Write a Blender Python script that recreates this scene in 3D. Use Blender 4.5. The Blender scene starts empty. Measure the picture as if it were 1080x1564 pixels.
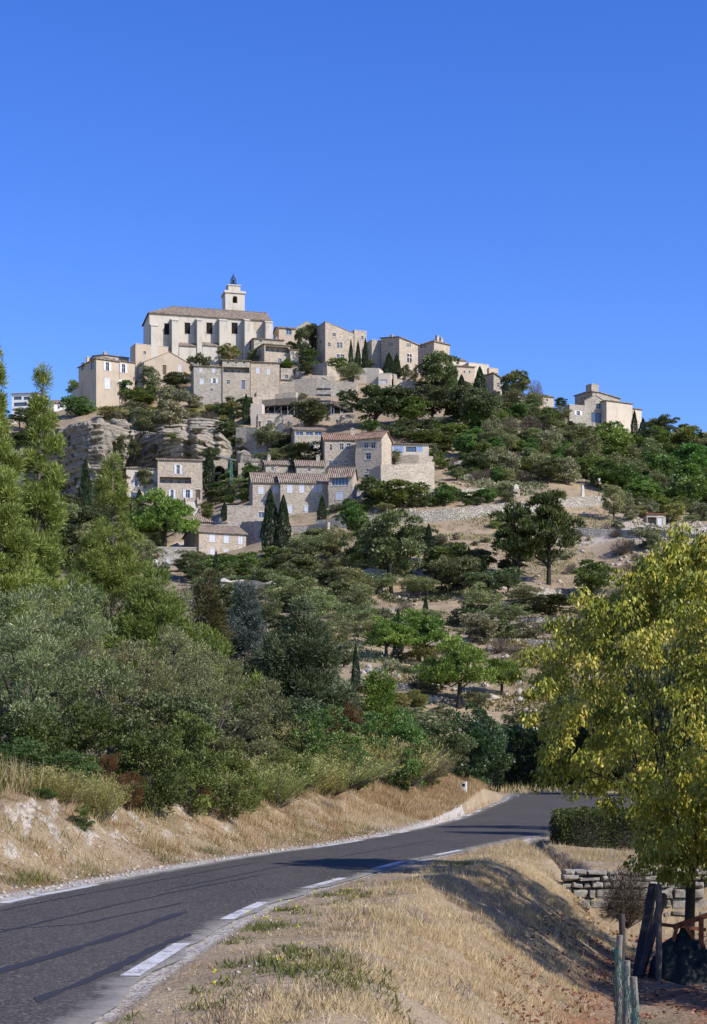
import bpy, math, random
import numpy as np
from mathutils import Vector, Matrix

SC = bpy.context.scene
COL = SC.collection
R = math.radians
# ------------------------------------------------------------------ camera, sky, sun, exposure
F = 2600.0            # focal length in photo pixels (photo is 1080 x 1564)
HZ = 1195.0           # horizon row of the photo
CZ = 1.75             # eye height above the road
cam_d = bpy.data.cameras.new('camera')
cam = bpy.data.objects.new('camera', cam_d)
COL.objects.link(cam)
cam.location = (0, 0, CZ)
cam.rotation_euler = (R(90), 0, 0)
cam_d.sensor_fit = 'VERTICAL'
cam_d.sensor_height = 36.0
cam_d.lens = 36.0 * F / 1564.0
cam_d.shift_y = (HZ - 782.0) / 1564.0
cam_d.clip_start = 0.5
cam_d.clip_end = 9000
SC.camera = cam

SUN_AZ, SUN_EL = 57.0, 37.0    # degrees to the right of "behind the camera", elevation
sd = Vector((math.sin(R(SUN_AZ)) * math.cos(R(SUN_EL)), -math.cos(R(SUN_AZ)) * math.cos(R(SUN_EL)), math.sin(R(SUN_EL))))
w = bpy.data.worlds.new('World')
SC.world = w
w.use_nodes = True
nt = w.node_tree
bg = nt.nodes['Background']
sky = nt.nodes.new('ShaderNodeTexSky')
sky.sky_type = 'NISHITA'
sky.sun_disc = False
sky.sun_elevation = R(SUN_EL)
sky.sun_rotation = R(180 - SUN_AZ)
sky.altitude = 600
sky.air_density = 1.0
sky.dust_density = 0.25
sky.ozone_density = 3.5
hs = nt.nodes.new('ShaderNodeHueSaturation')
hs.inputs['Hue'].default_value = 0.523
hs.inputs['Saturation'].default_value = 1.3
hs.inputs['Value'].default_value = 1.2
nt.links.new(sky.outputs[0], hs.inputs['Color'])
nt.links.new(hs.outputs[0], bg.inputs[0])
bg.inputs[1].default_value = 0.15
sl = bpy.data.lights.new('sun', 'SUN')
sl.energy = 5.0
sl.angle = R(0.5)
sl.color = (1.0, 0.945, 0.87)
so = bpy.data.objects.new('sun', sl)
COL.objects.link(so)
so.rotation_euler = sd.to_track_quat('Z', 'Y').to_euler()
so.location = (60, -60, 80)
SC.view_settings.view_transform = 'Standard'
SC.view_settings.look = 'None'
SC.view_settings.gamma = 1
SC.view_settings.exposure = 0.3
SC.cycles.max_bounces = 6
SC.cycles.diffuse_bounces = 1
SC.cycles.transmission_bounces = 3
SC.cycles.transparent_max_bounces = 4

RNG = np.random.default_rng(7)
rnd = random.Random(11)

# ------------------------------------------------------------------ tagging and object helpers
def tag(o, label=None, cat=None, group=None, kind=None):
    if label: o['label'] = label
    if cat: o['category'] = cat
    if group: o['group'] = group
    if kind: o['kind'] = kind
    return o

def thing(name, label, cat, loc=(0, 0, 0), rotz=0.0, group=None):
    o = bpy.data.objects.new(name, None)
    COL.objects.link(o)
    o.location = loc
    o.rotation_euler = (0, 0, rotz)
    o.empty_display_size = 0.3
    return tag(o, label, cat, group)

def link(name, me, parent=None, loc=None):
    o = bpy.data.objects.new(name, me)
    COL.objects.link(o)
    if parent is not None: o.parent = parent
    if loc is not None: o.location = loc
    return o

class MB:
    """collects polygons of one mesh"""
    def __init__(s):
        s.v, s.f, s.uv = [], [], []
    def face(s, pts, uv=None):
        i = len(s.v)
        s.v += [tuple(p) for p in pts]
        s.f.append(tuple(range(i, i + len(pts))))
        s.uv += list(uv) if uv else [(p[0], p[2]) for p in pts]
    def box(s, x0, x1, y0, y1, z0, z1):
        a = [(x0, y0, z0), (x1, y0, z0), (x1, y1, z0), (x0, y1, z0), (x0, y0, z1), (x1, y0, z1), (x1, y1, z1), (x0, y1, z1)]
        for q in ((0, 1, 5, 4), (1, 2, 6, 5), (2, 3, 7, 6), (3, 0, 4, 7), (4, 5, 6, 7), (3, 2, 1, 0)):
            s.face([a[k] for k in q])
    def hexa(s, a):
        for q in ((0, 1, 5, 4), (1, 2, 6, 5), (2, 3, 7, 6), (3, 0, 4, 7), (4, 5, 6, 7), (3, 2, 1, 0)):
            s.face([a[k] for k in q])
    def tube(s, p0, p1, r0, r1=None, n=8, cap=True):
        r1 = r0 if r1 is None else r1
        p0, p1 = Vector(p0), Vector(p1)
        d = (p1 - p0).normalized()
        a = d.orthogonal().normalized()
        b = d.cross(a)
        A = [p0 + (a * math.cos(t) + b * math.sin(t)) * r0 for t in [2 * math.pi * k / n for k in range(n)]]
        B = [p1 + (a * math.cos(t) + b * math.sin(t)) * r1 for t in [2 * math.pi * k / n for k in range(n)]]
        for k in range(n):
            s.face([A[k], A[(k + 1) % n], B[(k + 1) % n], B[k]])
        if cap:
            s.face(A[::-1]); s.face(B)
    def build(s, name, mat, parent=None, smooth=False):
        me = bpy.data.meshes.new(name)
        me.from_pydata(s.v, [], s.f)
        l = me.uv_layers.new(name='UVMap')
        l.data.foreach_set('uv', np.array(s.uv, dtype=np.float32).ravel())
        me.materials.append(mat)
        if smooth: me.polygons.foreach_set('use_smooth', [True] * len(me.polygons))
        me.update()
        return link(name, me, parent)

def np_mesh(name, V, faces_n, idx, mat, attrs=None, smooth=False):
    """V (n,3); idx flat loop vertex indices; faces_n = verts per face (constant)"""
    me = bpy.data.meshes.new(name)
    nf = len(idx) // faces_n
    me.vertices.add(len(V))
    me.vertices.foreach_set('co', np.ascontiguousarray(V, dtype=np.float32).ravel())
    me.loops.add(len(idx))
    me.loops.foreach_set('vertex_index', np.ascontiguousarray(idx, dtype=np.int32))
    me.polygons.add(nf)
    me.polygons.foreach_set('loop_start', np.arange(0, nf * faces_n, faces_n, dtype=np.int32))
    for k, (dom, arr) in (attrs or {}).items():
        a = me.attributes.new(k, 'FLOAT', dom)
        a.data.foreach_set('value', np.ascontiguousarray(arr, dtype=np.float32))
    if smooth: me.polygons.foreach_set('use_smooth', np.ones(nf, dtype=bool))
    me.update(calc_edges=True)
    me.validate()
    if mat: me.materials.append(mat)
    return me

# ------------------------------------------------------------------ noise
def _hash(ix, iy, seed):
    n = (ix.astype(np.int64) * 374761393 + iy.astype(np.int64) * 668265263 + seed * 974634533) & 0x7fffffff
    n = ((n ^ (n >> 13)) * 1274126177) & 0x7fffffff
    n = n ^ (n >> 16)
    return (n & 0xffff) / 65535.0
def vnoise(x, y, seed=0):
    x = np.asarray(x, float); y = np.asarray(y, float)
    ix = np.floor(x); iy = np.floor(y)
    fx = x - ix; fy = y - iy
    fx = fx * fx * (3 - 2 * fx); fy = fy * fy * (3 - 2 * fy)
    a = _hash(ix, iy, seed); b = _hash(ix + 1, iy, seed); c = _hash(ix, iy + 1, seed); d = _hash(ix + 1, iy + 1, seed)
    return (a * (1 - fx) + b * fx) * (1 - fy) + (c * (1 - fx) + d * fx) * fy - 0.5
def fbm(x, y, seed=0, oct=4):
    s = 0; a = 1.0
    for k in range(oct):
        s = s + a * vnoise(x * 2 ** k, y * 2 ** k, seed + k * 17)
        a *= 0.5
    return s
def sst(a, b, x):
    t = np.clip((np.asarray(x, float) - a) / (b - a), 0, 1)
    return t * t * (3 - 2 * t)

# ------------------------------------------------------------------ terrain
# ground rows: for each image column of the view direction, (distance, row at which the ground there is seen)
PROF = {
 -700: [(110, 1150), (150, 1120), (200, 1060), (260, 990), (320, 930), (360, 880), (395, 830), (412, 760), (450, 740), (480, 730)],
 -150: [(110, 1150), (150, 1110), (200, 1040), (260, 950), (320, 880), (360, 840), (395, 800), (412, 690), (450, 670), (480, 660)],
 0: [(110, 1160), (150, 1110), (200, 1030), (260, 940), (320, 870), (360, 820), (395, 785), (406, 778), (420, 672), (450, 650), (480, 640)],
 150: [(110, 1160), (150, 1110), (200, 1020), (260, 930), (320, 860), (360, 810), (394, 785), (407, 776), (420, 650), (440, 628), (470, 608), (490, 600)],
 300: [(110, 1150), (150, 1090), (200, 1000), (260, 920), (300, 880), (330, 851), (350, 815), (370, 788), (390, 768), (407, 748), (417, 665), (426, 644), (440, 619), (455, 585), (470, 550), (500, 540)],
 450: [(110, 1140), (150, 1080), (200, 990), (260, 915), (300, 860), (335, 805), (355, 775), (375, 725), (400, 690), (415, 655), (425, 636), (440, 604), (455, 568), (475, 532), (500, 518)],
 600: [(110, 1135), (150, 1075), (200, 1000), (240, 940), (280, 880), (310, 815), (325, 795), (345, 752), (365, 725), (385, 695), (400, 662), (420, 645), (440, 604), (460, 574), (480, 556), (500, 545)],
 750: [(110, 1130), (150, 1080), (200, 1000), (250, 930), (290, 870), (320, 806), (335, 780), (355, 752), (385, 690), (410, 655), (430, 632), (450, 615), (470, 602), (490, 596)],
 900: [(110, 1130), (150, 1075), (200, 1005), (250, 935), (290, 880), (315, 835), (335, 792), (350, 768), (380, 735), (420, 700), (450, 670), (470, 650), (490, 645)],
 1080: [(110, 1130), (150, 1070), (200, 990), (250, 920), (290, 860), (320, 818), (345, 800), (380, 780), (420, 745), (450, 715), (480, 695), (500, 688)],
 1500: [(110, 1140), (150, 1090), (200, 1020), (250, 960), (290, 910), (320, 870), (345, 850), (380, 830), (420, 800), (450, 775), (480, 760), (500, 755)],
}
DG = np.arange(0, 4001, 1.0)
CX = np.array(sorted(PROF), float)
ZC = []
for c in sorted(PROF):
    p = PROF[c]
    d = np.array([q[0] for q in p], float); y = np.array([q[1] for q in p], float)
    z = CZ + (HZ - y) * d / F
    d = np.concatenate([[0, 60], d, [d[-1] + 40, 700, 1100, 4000]])
    z = np.concatenate([[1.5, 1.9], z, [z[-1], z[-1] * 0.75, z[-1] * 0.4, 0]])
    ZC.append(np.interp(DG, d, z))
ZC = np.array(ZC)
ker = np.hanning(9); ker /= ker.sum()
ZC = np.array([np.convolve(np.pad(r, 4, 'edge'), ker, 'valid') for r in ZC])

def far_z(X, Y):
    X = np.asarray(X, float); Y = np.asarray(Y, float)
    Yc = np.clip(Y, 1, 3990)
    px = np.clip(540 + F * X / np.maximum(Yc, 20), CX[0], CX[-1] - .01)
    i = np.clip(np.searchsorted(CX, px, 'right') - 1, 0, len(CX) - 2)
    t = (px - CX[i]) / (CX[i + 1] - CX[i])
    t = t * t * (3 - 2 * t) * 0.5 + t * 0.5
    k = Yc.astype(int); fk = Yc - k
    a = ZC[i, k] * (1 - fk) + ZC[i, k + 1] * fk
    b = ZC[i + 1, k] * (1 - fk) + ZC[i + 1, k + 1] * fk
    z = a * (1 - t) + b * t
    g = sst(120, 200, Y)
    return z + g * (fbm(X / 22, Y / 22, 3) * 1.6 + fbm(X / 5, Y / 5, 9, 3) * 0.7)

def zr(Y):
    return np.interp(Y, [-60, 70, 80, 90, 105, 118, 130, 160, 220], [0, 0, 0.06, 0.2, 0.54, 0.86, 1.2, 2.0, 3.2])

ROAD_L = [(-6.6, -40), (-6.4, -10), (-6.15, 8), (-5.75, 18), (-5.17, 24.9), (-4.7, 27.9), (-3.76, 33.7), (-2.2, 41.4), (-.73, 47.4), (.4, 53), (2.5, 65), (4.9, 80), (7.6, 98), (9.3, 108), (10.6, 118), (12.2, 125.5), (14.4, 128), (16.8, 124), (18.8, 117), (23, 110), (32, 105)]
ROAD_R = [(-2.4, -40), (-2.25, -10), (-2.1, 5), (-1.9, 13), (-1.72, 17), (-1.5, 20.5), (-1.0, 25.5), (-.03, 30.8), (1.26, 37.3), (2.75, 43), (4.5, 50), (6.3, 56), (7.9, 62), (10, 70), (12.5, 78), (15.5, 84.5), (18, 88), (21, 90.5), (24.5, 91.5), (28, 92), (34, 92)]
def catmull(P, n=12):
    P = [np.array(p, float) for p in P]
    P = [2 * P[0] - P[1]] + P + [2 * P[-1] - P[-2]]
    out = []
    for i in range(1, len(P) - 2):
        for k in range(n):
            t = k / n
            a, b, c, d = P[i - 1:i + 3]
            out.append(0.5 * (2 * b + (c - a) * t + (2 * a - 5 * b + 4 * c - d) * t * t + (3 * b - a - 3 * c + d) * t ** 3))
    out.append(P[-2])
    return np.array(out)
RL = catmull(ROAD_L); RR = catmull(ROAD_R)
_li = RL[:, 1].argmax()
def XL(Y): return np.interp(Y, RL[:_li, 1], RL[:_li, 0])
def XR(Y): return np.interp(Y, RR[:, 1], RR[:, 0])

def near_z(X, Y):
    X = np.asarray(X, float); Y = np.asarray(Y, float)
    base = zr(Y)
    xl = XL(Y); xr = XR(Y)
    # left bank
    s = np.where(Y < 104, (xl - X) * 0.94, -5)
    Hb = 1.35 + 0.45 * vnoise(Y / 9, X / 15, 4) + 0.25 * sst(40, 60, Y)
    Hb = Hb * (1 - 0.9 * sst(74, 92, Y))
    n1 = fbm(X / 1.3, Y / 1.3, 21, 4)
    n2 = fbm(X / 0.35, Y / 0.35, 31, 2)
    wdt = 2.6 + 1.0 * vnoise(Y / 4.0, Y * 0, 5) + 1.2 * sst(40, 60, Y)
    up = sst(0.55, 0.55 + wdt, s)
    n3 = np.abs(fbm(X / 0.6, Y / 0.8, 33, 3))
    zl = up * (Hb + n1 * 0.55 + n2 * 0.15 - n3 * .35 * (Y < 60)) + np.clip(s - 3.5, 0, 12) * 0.05
    zl = zl + .4 * np.exp(-((Y - 90) / 5.0) ** 2) * sst(.2, .8, s)
    # right: embankment down to the garden
    r = X - xr
    dr = sst(1.7, 5.0, r) * 0.55 + np.clip((r - 1.7) / 3.3, 0, 1) * 0.45
    plate = sst(39.2, 42.5, Y - 0.25 * np.clip(6 - X, 0, 4))
    wallk = np.where(X > 5.2, (Y > 39.45).astype(float), plate)
    wallk = np.maximum(wallk * sst(4.6, 5.6, X), plate * (1 - sst(4.6, 5.6, X)))
    dr = np.maximum(dr, sst(35.5, 37.5, Y) * sst(4.7, 5.5, X))
    zrt = -1.68 * dr * (1 - wallk) - 0.22 * sst(0.6, 4, r) * wallk
    zrt = zrt + sst(0.3, 1.6, r) * (n1 * 0.09 + n2 * 0.05)
    z = base + np.where(s > 0, zl, 0) + np.where((r > 0) & (Y < 92), zrt, 0)
    return z

def on_road(X, Y):
    xl = XL(Y); xr = XR(Y)
    a = (X > xl - 0.15) & (X < xr + 0.15) & (Y < 91)
    # the bend
    b = (Y >= 90) & (Y < 129) & (X > xl - .2)
    lim = np.interp(X, [10, 14.4, 16.8, 18.8, 23, 32, 60], [118, 128, 124, 117, 110, 105, 100])
    return a | (b & (Y < lim + .2) & (X < 34))

def gz(X, Y):
    X = np.asarray(X, float); Y = np.asarray(Y, float)
    n = near_z(X, Y)
    left = X < XL(np.minimum(Y, 100)) - 3
    wgt = np.where(left, sst(50, 110, Y), sst(128, 165, Y))
    lx = sst(-3, 6, XL(np.minimum(Y, 100)) - X)
    wgt = lx * sst(50, 110, Y) + (1 - lx) * sst(128, 165, Y)
    z = n * (1 - wgt) + far_z(X, Y) * wgt
    z = np.where(on_road(X, Y), zr(Y) - 0.012, z)
    return z
PADS = []
_gz0 = gz
def gz(X, Y):
    z = _gz0(X, Y)
    X = np.asarray(X, float); Y = np.asarray(Y, float)
    for (x0, y0, th, W, D, zb) in PADS:
        dx, dy = X - x0, Y - y0
        u = dx * math.cos(th) + dy * math.sin(th); v = -dx * math.sin(th) + dy * math.cos(th)
        out = np.maximum(np.maximum(-u, u - W), np.maximum(-v - 5.0, v - D * .8))
        z = np.where(out < 2.5, np.minimum(z, zb - .1 + np.clip(out, 0, 3) * 1.2), z)
    return z
def gz1(x, y): return float(gz(np.array([x]), np.array([y]))[0])

_DS = np.concatenate([np.arange(8, 130, 0.25), np.arange(130, 560, 0.5)])
def at(px, py, dmin=8):
    """the place on the ground that the photo shows at this pixel"""
    a = (px - 540) / F
    ds = _DS[_DS >= dmin]
    z = gz(a * ds, ds)
    y = HZ - F * (z - CZ) / ds
    k = np.nonzero(y <= py)[0]
    d = ds[k[0]] if len(k) else ds[y.argmin()]
    return Vector((a * d, d, gz1(a * d, d)))
def zpix(py, d): return CZ + (HZ - py) * d / F
def xpix(px, d): return (px - 540) / F * d
# ------------------------------------------------------------------ materials
class NT:
    def __init__(s, name, rough=0.9, spec=0.2):
        s.m = bpy.data.materials.new(name)
        s.m.use_nodes = True
        s.n = s.m.node_tree.nodes; s.l = s.m.node_tree.links
        s.b = s.n['Principled BSDF']
        s.b.inputs['Roughness'].default_value = rough
        s.b.inputs['Specular IOR Level'].default_value = spec
    def node(s, t, **k):
        n = s.n.new(t)
        for a, v in k.items(): setattr(n, a, v)
        return n
    def link(s, a, b): s.l.new(a, b)
    def coord(s, kind='Object', scale=(1, 1, 1), warp=0.0):
        if kind == 'World':
            o = s.node('ShaderNodeNewGeometry').outputs['Position']
        else:
            o = s.node('ShaderNodeTexCoord').outputs[kind]
        m = s.node('ShaderNodeMapping'); m.inputs['Scale'].default_value = scale
        s.link(o, m.inputs[0])
        return m.outputs[0]
    def noise(s, v, scale, detail=4, rough=.55):
        n = s.node('ShaderNodeTexNoise'); n.inputs['Scale'].default_value = scale
        n.inputs['Detail'].default_value = detail; n.inputs['Roughness'].default_value = rough
        s.link(v, n.inputs['Vector']); return n.outputs['Fac']
    def vor(s, v, scale, feature='F1', out='Distance', rand=1.0):
        n = s.node('ShaderNodeTexVoronoi', feature=feature); n.inputs['Scale'].default_value = scale
        n.inputs['Randomness'].default_value = rand
        s.link(v, n.inputs['Vector']); return n.outputs[out]
    def ramp(s, f, stops, interp='LINEAR'):
        n = s.node('ShaderNodeValToRGB'); r = n.color_ramp; r.interpolation = interp
        while len(r.elements) < len(stops): r.elements.new(0.5)
        for e, (p, c) in zip(r.elements, stops):
            e.position = p; e.color = (*c, 1) if len(c) == 3 else c
        s.link(f, n.inputs[0]); return n.outputs[0]
    def val(s, f, a, b, c=0, d=1):
        n = s.node('ShaderNodeMapRange'); n.clamp = True
        for k, x in zip(('From Min', 'From Max', 'To Min', 'To Max'), (a, b, c, d)): n.inputs[k].default_value = x
        s.link(f, n.inputs[0]); return n.outputs[0]
    def mix(s, f, a, b, mode='MIX'):
        n = s.node('ShaderNodeMix', data_type='RGBA', blend_type=mode)
        n.clamp_factor = True
        for k, x in ((0, f), (6, a), (7, b)):
            if isinstance(x, (int, float)): n.inputs[k].default_value = x
            elif isinstance(x, tuple): n.inputs[k].default_value = (*x, 1)
            else: s.link(x, n.inputs[k])
        return n.outputs[2]
    def math(s, op, a, b=None):
        n = s.node('ShaderNodeMath', operation=op)
        for k, x in ((0, a), (1, b)):
            if x is None: continue
            if isinstance(x, (int, float)): n.inputs[k].default_value = x
            else: s.link(x, n.inputs[k])
        return n.outputs[0]
    def attr(s, name):
        n = s.node('ShaderNodeAttribute'); n.attribute_name = name; return n.outputs['Fac']
    def orand(s): return s.node('ShaderNodeObjectInfo').outputs['Random']
    def bump(s, h, strength=.5, dist=.05):
        n = s.node('ShaderNodeBump'); n.inputs['Strength'].default_value = strength; n.inputs['Distance'].default_value = dist
        s.link(h, n.inputs['Height']); s.link(n.outputs[0], s.b.inputs['Normal'])
    def out(s, c):
        if isinstance(c, tuple): s.b.inputs['Base Color'].default_value = (*c, 1)
        else: s.link(c, s.b.inputs['Base Color'])
        return s.m

def m_plain(name, c, rough=.7, var=.25, sc=3.0, metal=0.0, spec=.3):
    t = NT(name, rough, spec)
    v = t.coord('Object')
    f = t.noise(v, sc, 5, .65)
    a = tuple(x * (1 - var) for x in c); b = tuple(min(x * (1 + var), .95) for x in c)
    t.b.inputs['Metallic'].default_value = metal
    t.bump(f, .25, .02)
    return t.out(t.ramp(f, [(.3, a), (.7, b)]))

def m_rubble(name, c, mortar, sc=2.2, bump=.7, tint=.35):
    """random-laid limestone wall"""
    t = NT(name, .95, .1)
    v = t.coord('Object', (1, 1, 1.7))
    n = t.noise(v, 1.2, 3)
    w_ = t.node('ShaderNodeVectorMath', operation='MULTIPLY_ADD')
    nn = t.node('ShaderNodeTexNoise'); nn.inputs['Scale'].default_value = 1.7; t.link(v, nn.inputs['Vector'])
    t.link(nn.outputs['Color'], w_.inputs[0]); w_.inputs[1].default_value = (.25, .25, .25); t.link(v, w_.inputs[2])
    edge = t.vor(w_.outputs[0], sc, 'DISTANCE_TO_EDGE')
    cell = t.vor(w_.outputs[0], sc, 'F1', 'Color')
    sep = t.node('ShaderNodeSeparateColor'); t.link(cell, sep.inputs[0])
    stone = t.ramp(sep.outputs[0], [(0, tuple(x * (1 - tint) for x in c)), (.5, c), (1, tuple(min(.9, x * (1 + tint * .8)) for x in c))])
    big = t.noise(t.coord('Object', (1, 1, .5)), .35, 5, .7)
    stone = t.mix(t.val(big, .35, .7, 0, .6), stone, tuple(x * k for x, k in zip(c, (.72, .7, .68))))
    fine = t.noise(v, 14, 3)
    stone = t.mix(t.val(fine, .3, .7, 0, .25), stone, tuple(x * .6 for x in c))
    m = t.val(edge, .0, .07)
    col = t.mix(m, mortar, stone)
    t.bump(t.math('ADD', t.val(edge, 0, .16), t.math('MULTIPLY', sep.outputs[1], .5)), bump, .10)
    return t.out(col)

def m_plaster(name, c, dirt=.3):
    t = NT(name, .95, .1)
    v = t.coord('Object', (1, 1, .45))
    f = t.noise(v, .5, 6, .7)
    g = t.noise(t.coord('Object'), 6, 4, .7)
    f = t.math('ADD', t.math('MULTIPLY', f, .7), t.math('MULTIPLY', t.noise(t.coord('Object', (1.4, 1.4, .12)), .8, 5, .7), .3))
    col = t.ramp(f, [(.36, tuple(x * (1 - dirt) for x in c)), (.5, c), (.8, tuple(min(.9, x * 1.12) for x in c))])
    col = t.mix(t.val(g, .35, .75, 0, .3), col, tuple(x * .7 for x in c))
    t.bump(g, .4, .03)
    return t.out(col)

def m_tiles(name, cols):
    """canal tiles: rows run down the slope (v), courses across (u)"""
    t = NT(name, .9, .15)
    v = t.coord('UV')
    sp = t.node('ShaderNodeSeparateXYZ'); t.link(v, sp.inputs[0])
    ripple = t.math('SINE', t.math('MULTIPLY', sp.outputs[0], 2 * math.pi / .42))
    cell = t.vor(t.coord('UV', (2.4, 2.2, 1)), 1.0, 'F1', 'Color', .4)
    s3 = t.node('ShaderNodeSeparateColor'); t.link(cell, s3.inputs[0])
    col = t.ramp(s3.outputs[0], [(0, cols[0]), (.4, cols[1]), (.75, cols[2]), (1, cols[3])])
    lich = t.noise(v, .6, 5, .7)
    col = t.mix(t.val(lich, .42, .7, 0, .75), col, cols[4])
    strk = t.noise(t.coord('UV', (3.2, .25, 1)), 1.0, 3)
    col = t.mix(t.val(strk, .35, .65, 0, .55), col, tuple(x * .42 for x in cols[1]))
    t.bump(ripple, 1.0, .09)
    return t.out(col)

def m_leaf(name, stops, trans=.3, spec=.25, rough=.55, hue=.08):
    """leaf: colour differs leaf by leaf (attribute rnd) and a little tree by tree"""
    t = NT(name, rough, spec)
    c = t.ramp(t.attr('rnd'), stops)
    h = t.node('ShaderNodeHueSaturation')
    o = t.orand()
    t.link(t.val(o, 0, 1, .5 - hue * .5, .5 + hue * .4), h.inputs['Hue'])
    t.link(t.val(t.math('FRACT', t.math('MULTIPLY', o, 7.3)), 0, 1, .7 if hue > .03 else .88, 1.4 if hue > .03 else 1.15), h.inputs['Value'])
    t.link(c, h.inputs['Color'])
    c = h.outputs[0]
    t.out(c)
    tr = t.node('ShaderNodeBsdfTranslucent')
    tc = t.mix(1.0, c, (1.0, 1.0, .55), 'MULTIPLY')
    t.link(tc, tr.inputs[0])
    mx = t.node('ShaderNodeMixShader'); mx.inputs[0].default_value = trans
    t.link(t.b.outputs[0], mx.inputs[1]); t.link(tr.outputs[0], mx.inputs[2])
    t.link(mx.outputs[0], t.n['Material Output'].inputs[0])
    return t.m

def m_ground():
    t = NT('ground', 1.0, .05)
    w0 = t.coord('World')
    big = t.noise(w0, .055, 5, .6)
    mid = t.noise(w0, .5, 6, .65)
    fin = t.noise(w0, 7.0, 5, .7)
    grs = t.ramp(mid, [(.25, (.17, .125, .075)), (.45, (.33, .25, .15)), (.62, (.43, .33, .205)), (.8, (.25, .215, .115))])
    pale = t.ramp(fin, [(.3, (.20, .145, .10)), (.55, (.34, .265, .19)), (.75, (.50, .43, .345))])
    c = t.mix(t.val(big, .42, .62, 0, .8), grs, pale)
    grn = t.noise(w0, .23, 4, .6)
    c = t.mix(t.val(grn, .58, .72, 0, .6), c, (.10, .105, .045))
    # chalk where the ground is steep, bare or marked as rock
    rock = t.attr('rock')
    rk = t.noise(w0, 1.6, 6, .7)
    rc = t.ramp(t.noise(t.coord('World', (1, 1, 2.5)), 3.1, 8, .75), [(.32, (.16, .13, .10)), (.45, (.38, .33, .265)), (.55, (.52, .47, .40)), (.7, (.64, .59, .51))])
    c = t.mix(t.val(t.math('ADD', rock, t.math('MULTIPLY', t.math('SUBTRACT', rk, .5), 1.6)), .42, .62), c, rc)
    # gravel verge
    vg = t.attr('verge')
    peb = t.vor(w0, 22, 'F1', 'Color')
    ps = t.node('ShaderNodeSeparateColor'); t.link(peb, ps.inputs[0])
    gc = t.ramp(ps.outputs[0], [(0, (.30, .27, .23)), (.5, (.47, .43, .37)), (1, (.62, .58, .52))])
    c = t.mix(t.val(t.math('ADD', vg, t.math('MULTIPLY', t.math('SUBTRACT', fin, .5), .9)), .38, .6), c, gc)
    # fallen leaves, red brown
    lf = t.attr('leaf')
    lc = t.ramp(ps.outputs[1], [(0, (.13, .05, .025)), (.5, (.27, .10, .05)), (1, (.34, .2, .12))])
    c = t.mix(t.val(t.math('ADD', lf, t.math('MULTIPLY', t.math('SUBTRACT', mid, .5), 1.6)), .45, .7, 0, .85), c, lc)
    # blotches of dead straw and soil
    c = t.mix(t.val(fin, .35, .7, 0, .35), c, (.12, .09, .055))
    t.bump(t.math('ADD', fin, t.math('MULTIPLY', mid, 2.0)), .8, .12)
    return t.out(c)

def m_asphalt():
    t = NT('asphalt', .9, .1)
    w0 = t.coord('World')
    sp = t.noise(w0, 90, 2, .8)
    ag = t.vor(w0, 48, 'F1', 'Color')
    s3 = t.node('ShaderNodeSeparateColor'); t.link(ag, s3.inputs[0])
    c = t.ramp(s3.outputs[0], [(0, (.022, .020, .018)), (.55, (.058, .053, .047)), (.85, (.10, .092, .08)), (1, (.21, .195, .17))])
    bl = t.noise(t.coord('World', (1, .3, 1)), .55, 6, .6)
    c = t.mix(t.val(bl, .35, .7, 0, .55), c, (.098, .088, .076))
    # dust worn along the edges and old tar patches
    dust = t.attr('edge')
    c = t.mix(t.val(t.math('ADD', dust, t.math('MULTIPLY', t.math('SUBTRACT', t.noise(w0, 3.0, 6, .7), .5), 1.1)), .45, 1.0, 0, .75), c, (.34, .31, .26))
    # sealed cracks wander along the road
    wx = t.noise(t.coord('World', (1, .16, 1)), .9, 5, .6)
    for iso in (.47, .60):
        dd = t.math('ABSOLUTE', t.math('SUBTRACT', wx, iso))
        gate = t.val(t.noise(w0, .12, 3), .5, .56)
        c = t.mix(t.math('MULTIPLY', t.val(dd, .002, .0045, .75, 0), gate), c, (.024, .024, .026))
    t.bump(sp, .35, .01)
    return t.out(c)

def m_cliff():
    t = NT('limestone_cliff', .95, .1)
    st = t.noise(t.coord('World', (.10, .10, 1.0)), 1.6, 8, .75)
    bl = t.noise(t.coord('World'), .13, 5, .65)
    c = t.ramp(st, [(.3, (.075, .063, .05)), (.42, (.21, .18, .14)), (.52, (.42, .37, .295)), (.6, (.28, .235, .175)), (.72, (.54, .48, .39))])
    c = t.mix(t.val(bl, .45, .62, 0, .6), c, (.21, .195, .175))
    g = t.noise(t.coord('World'), .7, 7, .75)
    c = t.mix(t.val(g, .60, .68, 0, .75), c, (.075, .08, .035))
    c = t.mix(t.val(t.noise(t.coord('World', (1, 1, .16)), .8, 4), .60, .72, 0, .6), c, (.10, .09, .08))
    t.bump(t.math('ADD', st, g), 1.0, .5)
    return t.out(c)

M = {}
M['ground'] = m_ground()
M['asphalt'] = m_asphalt()
M['cliff'] = m_cliff()
M['rubble'] = m_rubble('rubble_limestone', (.46, .395, .315), (.50, .44, .36))
M['rubble_grey'] = m_rubble('rubble_grey', (.41, .37, .31), (.46, .415, .355), 2.0)
M['rubble_warm'] = m_rubble('rubble_warm', (.49, .41, .32), (.55, .465, .36), 2.4, .6)
M['drywall'] = m_rubble('dry_stone', (.48, .44, .37), (.16, .14, .115), 2.2, 1.0, .4)
M['blocks'] = m_rubble('block_stone', (.36, .33, .285), (.07, .06, .05), 2.0, 1.0, .35)
M['plaster'] = m_plaster('plaster_beige', (.47, .385, .29))
M['plaster_grey'] = m_plaster('plaster_grey', (.44, .385, .31), .4)
M['plaster_light'] = m_plaster('plaster_light', (.54, .47, .375), .25)
M['church'] = m_plaster('church_limewash', (.52, .475, .40), .3)
M['white'] = m_plaster('white_render', (.72, .71, .68), .12)
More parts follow.
